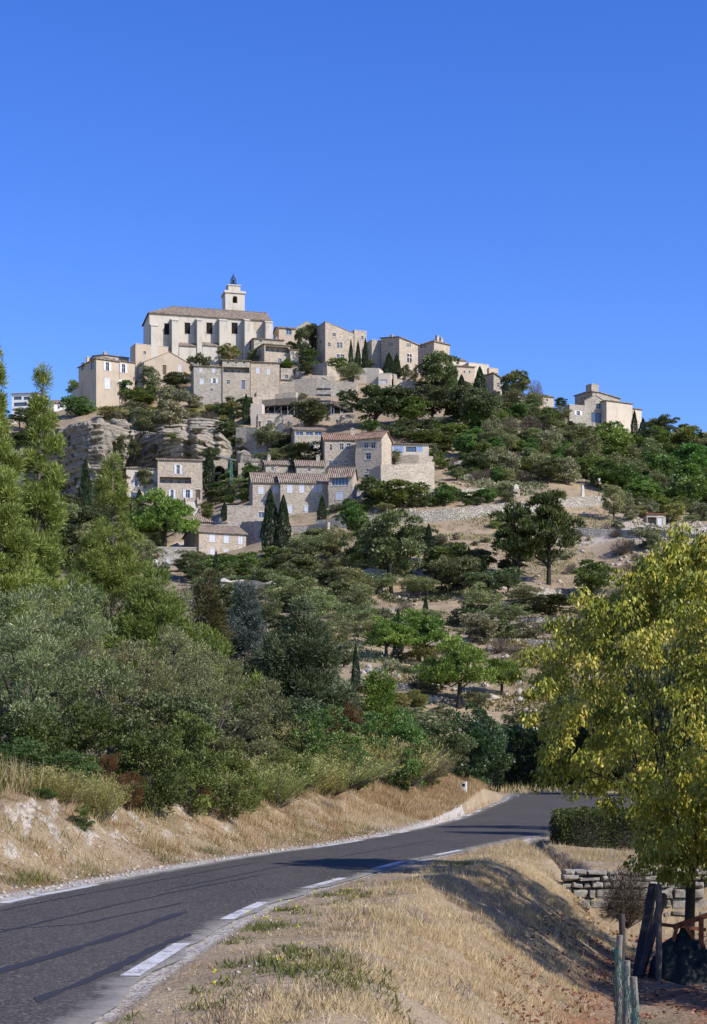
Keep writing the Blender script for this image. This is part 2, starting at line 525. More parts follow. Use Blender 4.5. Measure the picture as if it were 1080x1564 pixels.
M['tiles'] = m_tiles('canal_tiles', [(.18, .12, .085), (.31, .225, .165), (.39, .30, .23), (.46, .38, .30), (.30, .265, .215)])
M['tiles_red'] = m_tiles('canal_tiles_red', [(.20, .10, .065), (.33, .185, .125), (.40, .25, .175), (.44, .33, .25), (.32, .235, .18)])
M['tiles_grey'] = m_tiles('canal_tiles_grey', [(.17, .12, .085), (.30, .225, .16), (.39, .305, .225), (.46, .39, .305), (.32, .27, .21)])
M['shutter'] = m_plain('shutter_pale_blue', (.50, .52, .57), .6, .1)
M['shutter_white'] = m_plain('shutter_white', (.6, .61, .63), .6, .08)
M['shutter_blue'] = m_plain('shutter_blue', (.20, .32, .58), .6, .12)
M['frame'] = m_plain('window_frame', (.55, .54, .52), .5, .1)
M['frame_dark'] = m_plain('frame_dark', (.09, .075, .06), .6, .2)
M['wood_door'] = m_plain('wood_door', (.10, .075, .05), .7, .3)
M['lintel'] = m_plain('dressed_stone', (.52, .47, .39), .9, .15)
t = NT('glass', .08, .6); M['glass'] = t.out((.025, .035, .055))
t = NT('glass_blue', .15, .5); M['glass_blue'] = t.out((.07, .105, .17))
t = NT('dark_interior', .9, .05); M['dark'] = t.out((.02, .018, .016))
t = NT('road_paint', .85, .1)
_w = t.coord('World')
M['paint'] = t.out(t.mix(t.val(t.math('ADD', t.noise(_w, 26, 5, .8), t.math('MULTIPLY', t.noise(_w, 2.2, 4), .55)), .80, .90), t.ramp(t.noise(_w, 5, 4), [(.3, (.42, .41, .39)), (.7, (.58, .575, .56))]), (.12, .115, .11)))
M['iron'] = m_plain('wrought_iron', (.04, .04, .04), .5, .2, 3, .6)
M['steel'] = m_plain('galvanised_steel', (.45, .46, .47), .4, .15, 3, .8)
M['rust'] = m_plain('rusty_steel', (.17, .055, .025), .75, .5, 9)
M['wood_grey'] = m_plain('weathered_wood', (.17, .155, .13), .9, .35, 12)
M['wood_dark'] = m_plain('dark_timber', (.05, .042, .035), .85, .35, 9)
M['palisade'] = m_plain('palisade_wood', (.045, .04, .035), .85, .3, 6)
M['tarp'] = m_plain('green_tarpaulin', (.008, .013, .010), .65, .35, 4)
M['net'] = m_plain('teal_net', (.02, .09, .08), .6, .2, 8)
M['teal'] = m_plain('teal_paint', (.07, .19, .19), .5, .15)
M['canvas'] = m_plain('parasol_canvas', (.42, .385, .33), .8, .1)
M['bark'] = m_plain('bark', (.085, .068, .05), .95, .4, 7)
M['bark_grey'] = m_plain('bark_grey', (.10, .085, .07), .95, .35, 7)
M['bark_dark'] = m_plain('bark_dark', (.035, .03, .025), .95, .4, 7)
L = {}
L['cypress'] = m_leaf('cypress_leaf', [(0, (0.013, 0.025, 0.010)), (.6, (0.030, 0.053, 0.020)), (1, (0.056, 0.085, 0.030))], .15, hue=.025)
L['oak'] = m_leaf('oak_leaf', [(0, (0.039, 0.053, 0.023)), (.6, (0.098, 0.121, 0.048)), (1, (0.187, 0.205, 0.085))], .2)
L['olive'] = m_leaf('olive_leaf', [(0, (0.081, 0.097, 0.033)), (.5, (0.165, 0.186, 0.069)), (.85, (0.246, 0.266, 0.109)), (1, (0.443, 0.473, 0.240))], .2, .4, .45)
L['bright'] = m_leaf('bright_leaf', [(0, (0.047, 0.089, 0.019)), (.6, (0.120, 0.199, 0.045)), (1, (0.223, 0.303, 0.079))], .3)
L['pine'] = m_leaf('pine_needle', [(0, (0.062, 0.093, 0.020)), (.5, (0.169, 0.217, 0.046)), (1, (0.299, 0.352, 0.086))], .25, hue=.025)
L['pinedark'] = m_leaf('dark_pine_needle', [(0, (0.027, 0.046, 0.014)), (.6, (0.078, 0.105, 0.030)), (1, (0.149, 0.169, 0.049))], .2, hue=.025)
L['umbrella'] = m_leaf('umbrella_pine_needle', [(0, (0.056, 0.101, 0.020)), (.6, (0.152, 0.242, 0.044)), (1, (0.283, 0.375, 0.072))], .2, hue=.025)
L['cedar'] = m_leaf('cedar_needle', [(0, (0.034, 0.049, 0.022)), (.6, (0.087, 0.113, 0.053)), (1, (0.175, 0.201, 0.099))], .15, hue=.025)
L['bluespruce'] = m_leaf('blue_spruce_needle', [(0, (0.033, 0.045, 0.038)), (.6, (0.083, 0.106, 0.093)), (1, (0.165, 0.196, 0.171))], .15)
L['browncon'] = m_leaf('bronze_conifer_needle', [(0, (0.030, 0.030, 0.011)), (.6, (0.083, 0.081, 0.025)), (1, (0.152, 0.138, 0.041))], .2)
L['yellow'] = m_leaf('yellowing_leaf', [(0, (0.066, 0.102, 0.015)), (.3, (0.168, 0.198, 0.024)), (.6, (0.348, 0.330, 0.040)), (.85, (0.552, 0.480, 0.077)), (.93, (0.696, 0.588, 0.154)), (.97, (0.552, 0.300, 0.088)), (1, (0.408, 0.120, 0.044))], .24, .3, .5, .0)
L['scrub'] = m_leaf('scrub_leaf', [(0, (0.098, 0.114, 0.032)), (.5, (0.209, 0.227, 0.067)), (.85, (0.334, 0.326, 0.107)), (1, (0.459, 0.393, 0.160))], .3)
L['greenbush'] = m_leaf('green_bush_leaf', [(0, (0.044, 0.073, 0.019)), (.6, (0.110, 0.160, 0.040)), (1, (0.204, 0.262, 0.074))], .3)
L['greyshrub'] = m_leaf('grey_shrub_leaf', [(0, (0.106, 0.106, 0.059)), (.6, (0.223, 0.223, 0.122)), (1, (0.369, 0.350, 0.204))], .2)
L['dryshrub'] = m_leaf('dry_twig', [(0, (.06, .045, .032)), (.6, (.13, .10, .075)), (1, (.22, .175, .13))], .1)
L['deadtwig'] = m_leaf('dead_twig', [(0, (.03, .02, .014)), (.6, (.075, .052, .038)), (1, (.13, .095, .07))], .1)
L['rustbush'] = m_leaf('rust_leaf', [(0, (0.056, 0.028, 0.011)), (.6, (0.136, 0.071, 0.023)), (1, (0.208, 0.133, 0.045))], .25, hue=.015)
L['hedge'] = m_leaf('hedge_leaf', [(0, (0.034, 0.064, 0.017)), (.6, (0.079, 0.125, 0.030)), (1, (0.160, 0.198, 0.053))], .2)
L['ivy'] = m_leaf('ivy_leaf', [(0, (0.015, 0.037, 0.013)), (.6, (0.035, 0.077, 0.025)), (1, (0.069, 0.125, 0.044))], .2, .4, .4)
L['straw'] = m_leaf('straw', [(0, (0.302, 0.207, 0.109)), (.4, (0.499, 0.371, 0.204)), (.8, (0.638, 0.496, 0.294)), (.93, (0.719, 0.589, 0.370)), (1, (0.325, 0.316, 0.114))], .3, .2, .6, 0)
L['strawgreen'] = m_leaf('green_grass', [(0, (0.057, 0.075, 0.018)), (.6, (0.138, 0.150, 0.041)), (1, (0.287, 0.240, 0.090))], .3, .2, .6, 0)
L['strawrust'] = m_leaf('rust_grass', [(0, (.17, .095, .045)), (.5, (.33, .205, .105)), (1, (.45, .32, .18))], .3, .2, .6, 0)

# ------------------------------------------------------------------ ground sheet
def build_ground():
    px = np.unique(np.concatenate([np.linspace(-9000, -900, 28), np.arange(-900, -60, 20), np.arange(-60, 1140, 5.0), np.arange(1140, 2000, 20), np.linspace(2000, 10000, 28)]))
    a = (px - 540) / F
    ys = [-40, -30, -20, -12, -6, -2, 1, 3, 5]
    d = 6.5
    while d < 520:
        ys.append(d); d *= 1.0098 if d < 60 else 1.0105 if d < 160 else 1.006
    ys += [540, 570, 620, 700, 850, 1100, 1500, 2200, 3200, 3990]
    ys = np.array(ys, float)
    A, Y = np.meshgrid(a, ys)
    X = A * np.maximum(Y, 9)
    # straight columns would alias against the road edge: fine enough here
    Z = gz(X, Y)
    n, m = Y.shape
    V = np.stack([X, Y, Z], -1).reshape(-1, 3)
    i = np.arange(n * m).reshape(n, m)
    idx = np.stack([i[:-1, :-1], i[:-1, 1:], i[1:, 1:], i[1:, :-1]], -1).reshape(-1)
    xl = XL(np.minimum(Y, 100)); xr = XR(Y)
    sl_ = (xl - X) * .94; r = X - xr
    verge = np.where(Y < 84, np.exp(-(np.clip(sl_ - .1, 0, 9) / np.interp(Y, [30, 60], [.5, .22])) ** 2) * (sl_ > -.3) + .6 * np.exp(-(np.clip(r, 0, 9) / .24) ** 2) * (r > -.3), 0)
    # the side entrance by the white marker post
    verge = np.maximum(verge, np.exp(-((X - 7.2) / .8) ** 2 - ((Y - 103) / 2.0) ** 2))
    verge = np.maximum(verge, np.exp(-((X - 5.2) / 1.2) ** 2 - ((Y - 54) / 3.5) ** 2) * .9)
    verge = np.maximum(verge, sst(129, 127, 0) * 0)
    gx, gy = np.gradient(Z, axis=1), np.gradient(Z, axis=0)
    dx = np.gradient(X, axis=1); dy = np.gradient(Y, axis=0)
    slope = np.hypot(gx / np.maximum(np.abs(dx), 1e-3), gy / np.maximum(np.abs(dy), 1e-3))
    rock = np.where(Y < 110, sst(.55, 1.15, slope) * .62 * (sl_ > 0) + (sl_ < 0) * sst(.5, 1.0, slope) * .2, sst(.5, 1.1, slope) * .8)
    rock = np.where((Y < 110) & (sl_ > 0), (Y < 62) * rock * sst(-12, -1, -np.abs(X + 6) - np.clip(Y - 36, 0, 99) * .35) + rock * .45, rock)
    rock += np.where(Y > 130, .34 * sst(.05, .4, fbm(X / 14, Y / 14, 41)), 0)
    # bare rocky field on the right below the shed
    rock += np.where(Y > 130, .55 * np.exp(-((X - 66) / 30) ** 2 - ((Y - 322) / 14) ** 2), 0)
    leaf = np.exp(-(np.clip(Y - 33, 0, 99) / 5) ** 2) * sst(2.8, 4.6, r) * (Y < 60) * .62
    me = np_mesh('ground', V, 4, idx, M['ground'], {'verge': ('POINT', verge.ravel()), 'rock': ('POINT', rock.ravel()), 'leaf': ('POINT', leaf.ravel())}, smooth=True)
    tag(link('ground', me), kind='structure')

def build_road():
    n = 420
    def resample(P, Q):
        def cl(A):
            s = np.concatenate([[0], np.cumsum(np.hypot(*np.diff(A, axis=0).T))]); return s / s[-1]
        t = np.linspace(0, 1, n)
        f = lambda A: np.stack([np.interp(t, cl(A), A[:, k]) for k in (0, 1)], -1)
        return f(P), f(Q)
    # match the two edges at the start of the bend
    iL = np.searchsorted(RL[:_li, 1], 80); iR = np.searchsorted(RR[:, 1], 71)
    a0, b0 = resample(RL[:iL + 1], RR[:iR + 1]); a1, b1 = resample(RL[iL:], RR[iR:])
    A = np.concatenate([a0, a1[1:]]); B = np.concatenate([b0, b1[1:]])
    # ragged edges
    k = np.arange(len(A))
    A = A + np.stack([fbm(k / 6., k * 0, 61) * .10, k * 0], -1); B = B + np.stack([fbm(k / 6., k * 0, 62) * .16, k * 0], -1)
    m = 13
    t = np.linspace(0, 1, m)
    P = A[:, None] * (1 - t[None, :, None]) + B[:, None] * t[None, :, None]
    camber = .035 * np.sin(t * math.pi)[None]
    Z = zr(P[..., 1]) + .004 + camber - .0
    V = np.concatenate([P, Z[..., None]], -1).reshape(-1, 3)
    i = np.arange(len(V)).reshape(len(A), m)
    idx = np.stack([i[:-1, :-1], i[:-1, 1:], i[1:, 1:], i[1:, :-1]], -1).reshape(-1)
    e = np.broadcast_to(np.clip(1 - 7 * np.minimum(t, 1 - t), 0, 1)[None], (len(A), m))
    me = np_mesh('road', V, 4, idx, M['asphalt'], {'edge': ('POINT', e.ravel())}, smooth=True)
    tag(link('road', me), kind='structure')
build_road()

def road_dash(name, P, half, label, group):
    """a painted dash following points P, laid on the asphalt"""
    P = [np.array(p, float) for p in P]
    mb = MB()
    pts = []
    for i, p in enumerate(P):
        d = P[min(i + 1, len(P) - 1)] - P[max(i - 1, 0)]
        d /= np.hypot(*d); nrm = np.array([-d[1], d[0]])
        pts.append((p + nrm * half, p - nrm * half))
    def z(q): return float(zr(q[1])) + .014
    for (a, b), (c, d) in zip(pts[:-1], pts[1:]):
        mb.face([(b[0], b[1], z(b)), (d[0], d[1], z(d)), (c[0], c[1], z(c)), (a[0], a[1], z(a))])
    o = mb.build(name, M['paint'])
    tag(o, label, 'road marking', group, 'structure')
    return o
def edge_curve(kind, y0, y1, off):
    ys = np.linspace(y0, y1, 6)
    if kind == 'R': return [(float(XR(y)) - off, y) for y in ys]
    return [(float(XL(y)) + off, y) for y in ys]
for y in (15.3, 21.6, 27.9, 34.3, 40.8):
    road_dash('road_dash', edge_curve('R', y, y + 3.1, .2), .09, 'white painted dash along the right edge of the asphalt road', 'edge dashes on the right of the road')
for y0, y1 in ((24.5, 29.0), (45.5, 51.5), (54.0, 56.5), (58.5, 61), (77, 80), (83, 86), (89, 92)):
    road_dash('road_dash', edge_curve('L', y0, y1, .16), .09, 'worn white painted line at the left verge of the road', 'edge lines on the left of the road')
for k in range(7):
    y = 97 + k * 2.6
    road_dash('road_dash', [(float(np.interp(q, RL[:_li, 1], RL[:_li, 0])) + .35, q) for q in (y, y + .6, y + 1.2)], .1, 'short white dash curving along the bend of the road', 'short dashes round the bend')
for q in ([(11.2, 117.0), (11.4, 114)],):
    road_dash('road_dash', q, .07, 'thin white centre dash in the far bend of the road', 'centre dashes in the far bend')

def dark_streak(P, half):  # thin dark strip of uneven width laid on the asphalt
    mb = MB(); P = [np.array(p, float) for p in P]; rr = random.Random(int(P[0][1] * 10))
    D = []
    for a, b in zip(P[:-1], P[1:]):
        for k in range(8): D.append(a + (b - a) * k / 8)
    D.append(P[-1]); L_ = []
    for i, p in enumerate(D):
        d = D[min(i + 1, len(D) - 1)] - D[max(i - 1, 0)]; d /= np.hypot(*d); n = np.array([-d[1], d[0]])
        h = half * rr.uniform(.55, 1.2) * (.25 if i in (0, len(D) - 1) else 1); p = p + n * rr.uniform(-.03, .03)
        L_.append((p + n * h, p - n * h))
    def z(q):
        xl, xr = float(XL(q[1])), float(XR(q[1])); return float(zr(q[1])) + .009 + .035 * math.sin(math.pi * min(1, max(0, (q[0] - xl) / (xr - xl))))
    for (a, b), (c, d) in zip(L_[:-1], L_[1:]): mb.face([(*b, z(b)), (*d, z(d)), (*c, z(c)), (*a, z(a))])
    tag(mb.build('dark_streak', M['tar']), kind='structure')
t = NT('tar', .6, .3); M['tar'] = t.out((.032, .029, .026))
dark_streak([(-3.5, 13.2), (-3.2, 15.4), (-2.7, 18.6), (-2.25, 22.7)], .07)
dark_streak([(-2.5, 13.4), (-2.28, 15.4), (-2.0, 18.4), (-1.86, 19.6)], .06)
dark_streak([(-4.4, 17.5), (-3.7, 21.5), (-2.9, 26.0), (-1.7, 31.5)], .03)
dark_streak([(-5.2, 20), (-4.5, 24.5), (-3.4, 30), (-2.0, 37)], .03)
dark_streak([(-4.9, 19), (-3.3, 20.5), (-2.4, 24.4)], .025)
dark_streak([(-3.0, 27), (-1.6, 34), (.4, 42), (2.3, 50)], .03)
# ------------------------------------------------------------------ houses
def slab(mb, pts, e, t=.17):
    """a roof plane with thickness; uv in metres along (e) and down the slope"""
    P = [Vector(p) for p in pts]
    e = Vector(e).normalized()
    n = (P[1] - P[0]).cross(P[2] - P[0]).normalized()
    s = n.cross(e)
    uv = [(p.dot(e), p.dot(s)) for p in P]
    Q = [p - Vector((0, 0, t)) for p in P]
    mb.face(P, uv)
    mb.face(Q[::-1], uv[::-1])
    k = len(P)
    for i in range(k):
        j = (i + 1) % k
        mb.face([P[i], Q[i], Q[j], P[j]], [uv[i], uv[i], uv[j], uv[j]])

CLEAR = []     # what the photo shows unhidden, with its distance
class House:
    def __init__(s, name, label, x0, x1, yt, yb, yaw=12, dep=8, xl=None, xr=None, roof=('gx', 1.5), wall='rubble', rmat='tiles',
                 Fw=(), Lw=(), Rw=(), ch=(), found=4.0, cat='house', d=None, group=None, over=.35, trim=True):
        th = R(yaw)
        base = at((x0 + x1) / 2, yb, 100)
        Y0 = d if d else base.y
        X0 = xpix(x0, Y0)
        s.base = (HZ - yb) * Y0 / F + CZ
        s.Y0, s.X0, s.th = Y0, X0, th
        a1 = (x1 - 540) / F
        c_, s_ = math.cos(th), math.sin(th)
        s.W = (a1 * Y0 - X0) / (c_ - a1 * s_)
        if xl is not None:
            al = (xl - 540) / F
            dep = (X0 - al * Y0) / (al * c_ + s_)
        if xr is not None:   # right face visible (yaw negative)
            ar = (xr - 540) / F
            Xc, Yc = X0 + s.W * c_, Y0 + s.W * s_
            dep = (ar * Yc - Xc) / (-s_ - ar * c_)
        s.D = dep
        s.H = zpix(yt, Y0) - s.base
        CLEAR.append((min(x0, xl or x0), yt, max(x1, xr or x1), yb, Y0))
        s.root = thing(name, label, cat, (X0, Y0, s.base), th, group)
        s.roofspec = roof
        PADS.append((X0, Y0, th, s.W, s.D, s.base))
        W, D, H = s.W, s.D, s.H
        k = roof[0]
        h = {'FL': H, 'FR': H, 'BR': H, 'BL': H}
        if k == 'sb': h['BR'] += roof[1]; h['BL'] += roof[1]
        if k == 'sf': h['FR'] += roof[1]; h['FL'] += roof[1]
        if k == 'sl': h['FL'] += roof[1]; h['BL'] += roof[1]
        if k == 'sr': h['FR'] += roof[1]; h['BR'] += roof[1]
        if k == 'c':
            for q, v in zip(('FL', 'FR', 'BR', 'BL'), roof[1]): h[q] += v
        s.h = h
        wm = M[wall]
        mb = MB()
        holes = {'F': [], 'L': [], 'R': []}
        for side, lst in (('F', Fw), ('L', Lw), ('R', Rw)):
            for w_ in lst:
                u0, z0 = s.uz(side, w_[1], w_[4]); u1, _ = s.uz(side, w_[3], w_[4]); _, z1 = s.uz(side, w_[1], w_[2])
                if side == 'L': u0, u1 = min(u0, u1), max(u0, u1)
                holes[side].append((w_[0], u0, u1, z0, z1))
        tr = {'F': lambda u, z, q=0: (u, q, z), 'L': lambda u, z, q=0: (q, u, z), 'R': lambda u, z, q=0: (W - q, u, z)}
        s.tr = tr
        for side, ln, hA, hB, apex in (('F', W, h['FL'], h['FR'], k == 'gy'), ('L', D, h['FL'], h['BL'], k == 'gx'), ('R', D, h['FR'], h['BR'], k == 'gx')):
            T = tr[side]
            s.face(mb, T, ln, min(hA, hB), found, holes[side])
            m0 = min(hA, hB)
            top = [(0, m0), (ln, m0)]
            if hB > m0 + .01: top.append((ln, hB))
            if apex: top.append((ln / 2, H + roof[1]))
            if hA > m0 + .01: top.append((0, hA))
            if len(top) > 2: mb.face([T(u, z) for u, z in top])
        # back
        mb.face([(0, D, -found), (W, D, -found), (W, D, h['BR']), (0, D, h['BL'])])
        if k == 'gy': mb.face([(0, D, H), (W, D, H), (W / 2, D, H + roof[1])])
        if k in ('flat', 'none'):
            mb.face([(0, 0, H - .25), (W, 0, H - .25), (W, D, H - .25), (0, D, H - .25)])
        mb.build('wall', wm, s.root)
        s.roof(k, roof, rmat, over, ch, wall)
        for side in 'FLR':
            for w_ in holes[side]: s.window(side, *w_)
    def uz(s, side, px, py):
        a = (px - 540) / F
        if side == 'F': bx, by, dx, dy = s.X0, s.Y0, math.cos(s.th), math.sin(s.th)
        elif side == 'L': bx, by, dx, dy = s.X0, s.Y0, -math.sin(s.th), math.cos(s.th)
        else: bx, by, dx, dy = s.X0 + s.W * math.cos(s.th), s.Y0 + s.W * math.sin(s.th), -math.sin(s.th), math.cos(s.th)
        u = (a * by - bx) / (dx - a * dy)
        return u, zpix(py, by + u * dy) - s.base
    def face(s, mb, T, ln, H, found, holes):
        us = sorted({0.0, ln, *[x for h in holes for x in h[1:3]]})
        zs = sorted({-found, H, *[x for h in holes for x in h[3:5]]})
        us = [u for u in us if -.001 <= u <= ln + .001]; zs = [z for z in zs if z <= H + .001]
        for a, b in zip(us[:-1], us[1:]):
            for c, d in zip(zs[:-1], zs[1:]):
                mu, mz = (a + b) / 2, (c + d) / 2
                if any(h[1] < mu < h[2] and h[3] < mz < h[4] for h in holes): continue
                mb.face([T(a, c), T(b, c), T(b, d), T(a, d)])
        for h in holes:
            q = 1.9 if h[0] == 'l' else .3
            u0, u1, z0, z1 = h[1], h[2], h[3], min(h[4], H)
            mb.face([T(u0, z0), T(u0, z0, q), T(u0, z1, q), T(u0, z1)]); mb.face([T(u1, z0), T(u1, z0, q), T(u1, z1, q), T(u1, z1)])
            mb.face([T(u0, z1), T(u0, z1, q), T(u1, z1, q), T(u1, z1)]); mb.face([T(u0, z0), T(u0, z0, q), T(u1, z0, q), T(u1, z0)])
            if h[0] == 'l': mb.face([T(u0, z0, q), T(u1, z0, q), T(u1, z1, q), T(u0, z1, q)])
    def hexbox(s, mb, side, u0, u1, q0, q1, z0, z1):
        T = s.tr[side]
        mb.hexa([T(u0, z0, q0), T(u1, z0, q0), T(u1, z0, q1), T(u0, z0, q1), T(u0, z1, q0), T(u1, z1, q0), T(u1, z1, q1), T(u0, z1, q1)])
    def window(s, side, kind, u0, u1, z0, z1):
        w_, hh = u1 - u0, z1 - z0
        def surround(parent):
            mb = MB(); s.hexbox(mb, side, u0 - .16, u1 + .16, -.025, .06, z1 + .002, z1 + .2)
            mb.build('lintel', M['lintel'], parent)
            mb = MB(); s.hexbox(mb, side, u0 - .12, u1 + .12, -.06, .06, z0 - .14, z0 - .002)
            mb.build('sill', M['lintel'], parent)
        if kind in ('w', 'W', 'ws', 'wb', 'g', 'gd'):
            fr = MB()
            b = .07
            s.hexbox(fr, side, u0, u0 + b, .12, .2, z0, z1); s.hexbox(fr, side, u1 - b, u1, .12, .2, z0, z1)
            s.hexbox(fr, side, u0 + b, u1 - b, .12, .2, z0, z0 + b); s.hexbox(fr, side, u0 + b, u1 - b, .12, .2, z1 - b, z1)
            n = 1 if kind == 'W' else max(1, round(w_ / .75)) if kind in ('g', 'gd') else (2 if w_ > .55 else 1)
            for k in range(1, n):
                c = u0 + w_ * k / n
                s.hexbox(fr, side, c - .03, c + .03, .125, .19, z0 + b, z1 - b)
            if kind in ('w', 'ws') and hh > .9: s.hexbox(fr, side, u0 + b, u1 - b, .13, .185, z0 + hh * .6, z0 + hh * .6 + .05)
            wo = fr.build('window', M['frame'] if kind != 'gd' else M['frame_dark'], s.root)
            pn = MB(); s.hexbox(pn, side, u0 + .02, u1 - .02, .16, .18, z0 + .02, z1 - .02)
            pn.build('pane', M['glass_blue'] if kind in ('g', 'gd', 'wb') else M['dark'] if kind == 'W' else M['glass'], wo)
            if kind != 'gd': surround(wo)
            if kind == 'ws':
                for a in (u0 - w_ * .62 - .02, u1 + .02):
                    mb = MB(); s.hexbox(mb, side, a, a + w_ * .62, -.09, -.04, z0, z1)
                    for z in (z0 + hh * .2, z0 + hh * .75): s.hexbox(mb, side, a + .03, a + w_ * .62 - .03, -.115, -.092, z, z + .09)
                    mb.build('shutter', M['shutter_white'], s.root)
        elif kind in ('s', 'sb'):
            bk = MB(); s.hexbox(bk, side, u0 + .02, u1 - .02, .16, .2, z0 + .02, z1 - .02)
            wo = bk.build('window', M['frame_dark'], s.root)
            for a, b in ((u0 + .015, u0 + w_ / 2 - .012), (u0 + w_ / 2 + .012, u1 - .015)):
                mb = MB(); s.hexbox(mb, side, a, b, .03, .08, z0 + .01, z1 - .01)
                for z in (z0 + hh * .18, z0 + hh * .76): s.hexbox(mb, side, a + .04, b - .04, .008, .028, z, z + .1)
                mb.build('shutter', M['shutter_blue'] if kind == 'sb' else M['shutter'], wo)
            surround(wo)
        elif kind in ('d', 'D'):
            mb = MB(); s.hexbox(mb, side, u0 + .02, u1 - .02, .14, .2, z0, z1 - .02)
            n = max(2, round(w_ / .4))
            for k in range(n):
                a = u0 + .03 + (w_ - .06) * k / n
                s.hexbox(mb, side, a + .015, a + (w_ - .06) / n - .015, .115, .138, z0 + .03, z1 - .05)
            dr = mb.build('door', M['wood_door'] if kind == 'd' else M['shutter'], s.root)
            mb = MB(); s.hexbox(mb, side, u0 - .16, u1 + .16, -.03, .06, z1 + .002, z1 + .24); mb.build('lintel', M['lintel'], dr)
        elif kind == 'a':
            # arched opening: a ring of dressed stone, glazed door
            r = w_ / 2; uc = (u0 + u1) / 2; zc = z1 - r
            mb = MB(); T = s.tr[side]; n = 10
            for k in range(n):
                t0, t1 = math.pi * k / n, math.pi * (k + 1) / n
                pts = []
                for q in (-.05, .1):
                    for rr, tt in ((r, t0), (r, t1), (r + .22, t1), (r + .22, t0)):
                        pts.append(T(uc + rr * math.cos(tt), zc + rr * math.sin(tt), q))
                mb.hexa(pts)
            s.hexbox(mb, side, u0 - .22, u0, -.05, .1, z0, zc); s.hexbox(mb, side, u1, u1 + .22, -.05, .1, z0, zc)
            for sg in (-1, 1):   # spandrels close the square hole
                c = [T(uc + sg * r, z1, .02)] + [T(uc + sg * r * math.cos(t), zc + r * math.sin(t), .02) for t in [math.pi / 2 * k / 6 for k in range(7)]]
                mb.face(c)
            dr = mb.build('arched_door', M['lintel'], s.root)
            mb = MB(); s.hexbox(mb, side, u0, u1, .18, .2, z0, z1); mb.build('pane', M['glass'], dr)
            mb = MB(); s.hexbox(mb, side, uc - .04, uc + .04, .1, .16, z0, z1 - .02); s.hexbox(mb, side, u0, u1, .11, .15, zc - .05, zc + .05); mb.build('frame', M['frame'], dr)
        elif kind == 'x':
            fr = MB()
            uc = (u0 + u1) / 2; zc = z0 + hh * .62
            s.hexbox(fr, side, uc - .1, uc + .1, .0, .2, z0, z1); s.hexbox(fr, side, u0, u1, .01, .19, zc - .1, zc + .1)
            wo = fr.build('window', M['lintel'], s.root)
            pn = MB(); s.hexbox(pn, side, u0, u1, .22, .24, z0, z1); pn.build('pane', M['glass'], wo)
            surround(wo)
        elif kind == 'l':
            # loggia: dark recess with glazing behind a thin parapet rail
            mb = MB()
            n = max(2, round(w_ / 1.8))
            s.hexbox(mb, side, u0, u1, .05, .1, z0 + .85, z0 + .92)
            for k in range(int(w_ / .25) + 1):
                c = u0 + min(w_ - .03, k * .25)
                s.hexbox(mb, side, c, c + .03, .06, .09, z0 + .02, z0 + .85)
            mb.build('balcony_rail', M['iron'], s.root)
            for k in range(n):
                a = u0 + w_ * (k + .2) / n; b = u0 + w_ * (k + .8) / n
                fr = MB(); s.hexbox(fr, side, a, b, 1.82, 1.88, z0 + .02, z0 + hh * .8)
                wo = fr.build('window', M['frame'], s.root)
                pn = MB(); s.hexbox(pn, side, a + .08, b - .08, 1.78, 1.815, z0 + .1, z0 + hh * .8 - .08); pn.build('pane', M['glass_blue'], wo)
    def roof(s, k, spec, rmat, o, ch, wall):
        W, D, H, h = s.W, s.D, s.H, s.h
        mb = MB(); T = .17
        top = lambda u, v: H
        if k == 'gx':
            r = spec[1]; sl_ = r / (D / 2)
            f = lambda y: H + T + sl_ * min(y, D - y)
            slab(mb, [(-o, -o, f(-o)), (W + o, -o, f(-o)), (W + o, D / 2, f(D / 2)), (-o, D / 2, f(D / 2))], (1, 0, 0))
            slab(mb, [(W + o, D + o, f(-o)), (-o, D + o, f(-o)), (-o, D / 2, f(D / 2)), (W + o, D / 2, f(D / 2))], (1, 0, 0))
            mb.box(-o, W + o, D / 2 - .13, D / 2 + .13, f(D / 2) - .02, f(D / 2) + .1)
            top = lambda u, v: f(v)
        elif k == 'gy':
            r = spec[1]; sl_ = r / (W / 2)
            f = lambda x: H + T + sl_ * min(x, W - x)
            slab(mb, [(-o, D + o, f(-o)), (-o, -o * .6, f(-o)), (W / 2, -o * .6, f(W / 2)), (W / 2, D + o, f(W / 2))], (0, 1, 0))
            slab(mb, [(W + o, -o * .6, f(-o)), (W + o, D + o, f(-o)), (W / 2, D + o, f(W / 2)), (W / 2, -o * .6, f(W / 2))], (0, 1, 0))
            top = lambda u, v: f(u)
        elif k == 'hip':
            r = spec[1]; m = min(W, D) / 2 * .98
            z0 = H + T - r / m * o; z1 = H + T + r
            A, B, C, E = (-o, -o, z0), (W + o, -o, z0), (W + o, D + o, z0), (-o, D + o, z0)
            if W >= D: P, Q = (m, D / 2, z1), (W - m, D / 2, z1)
            else: P, Q = (W / 2, m, z1), (W / 2, D - m, z1)
            if W >= D:
                slab(mb, [A, B, Q, P], (1, 0, 0)); slab(mb, [C, E, P, Q], (1, 0, 0)); slab(mb, [E, A, P], (0, 1, 0)); slab(mb, [B, C, Q], (0, 1, 0))
            else:
                slab(mb, [A, B, P], (1, 0, 0)); slab(mb, [C, E, Q], (1, 0, 0)); slab(mb, [E, A, P, Q], (0, 1, 0)); slab(mb, [B, C, Q, P], (0, 1, 0))
            top = lambda u, v: H + r * .6
        elif k in ('sb', 'sf', 'sl', 'sr', 'c'):
            gxs = (h['FR'] - h['FL']) / W; gys = (h['BL'] - h['FL']) / D
            f = lambda x, y: h['FL'] + T + gxs * x + gys * y
            e = (1, 0, 0) if k in ('sb', 'sf') else (0, 1, 0)
            slab(mb, [(x, y, f(x, y)) for x, y in ((-o, -o), (W + o, -o), (W + o, D + o), (-o, D + o))], e)
            top = f
        elif k == 'flat':
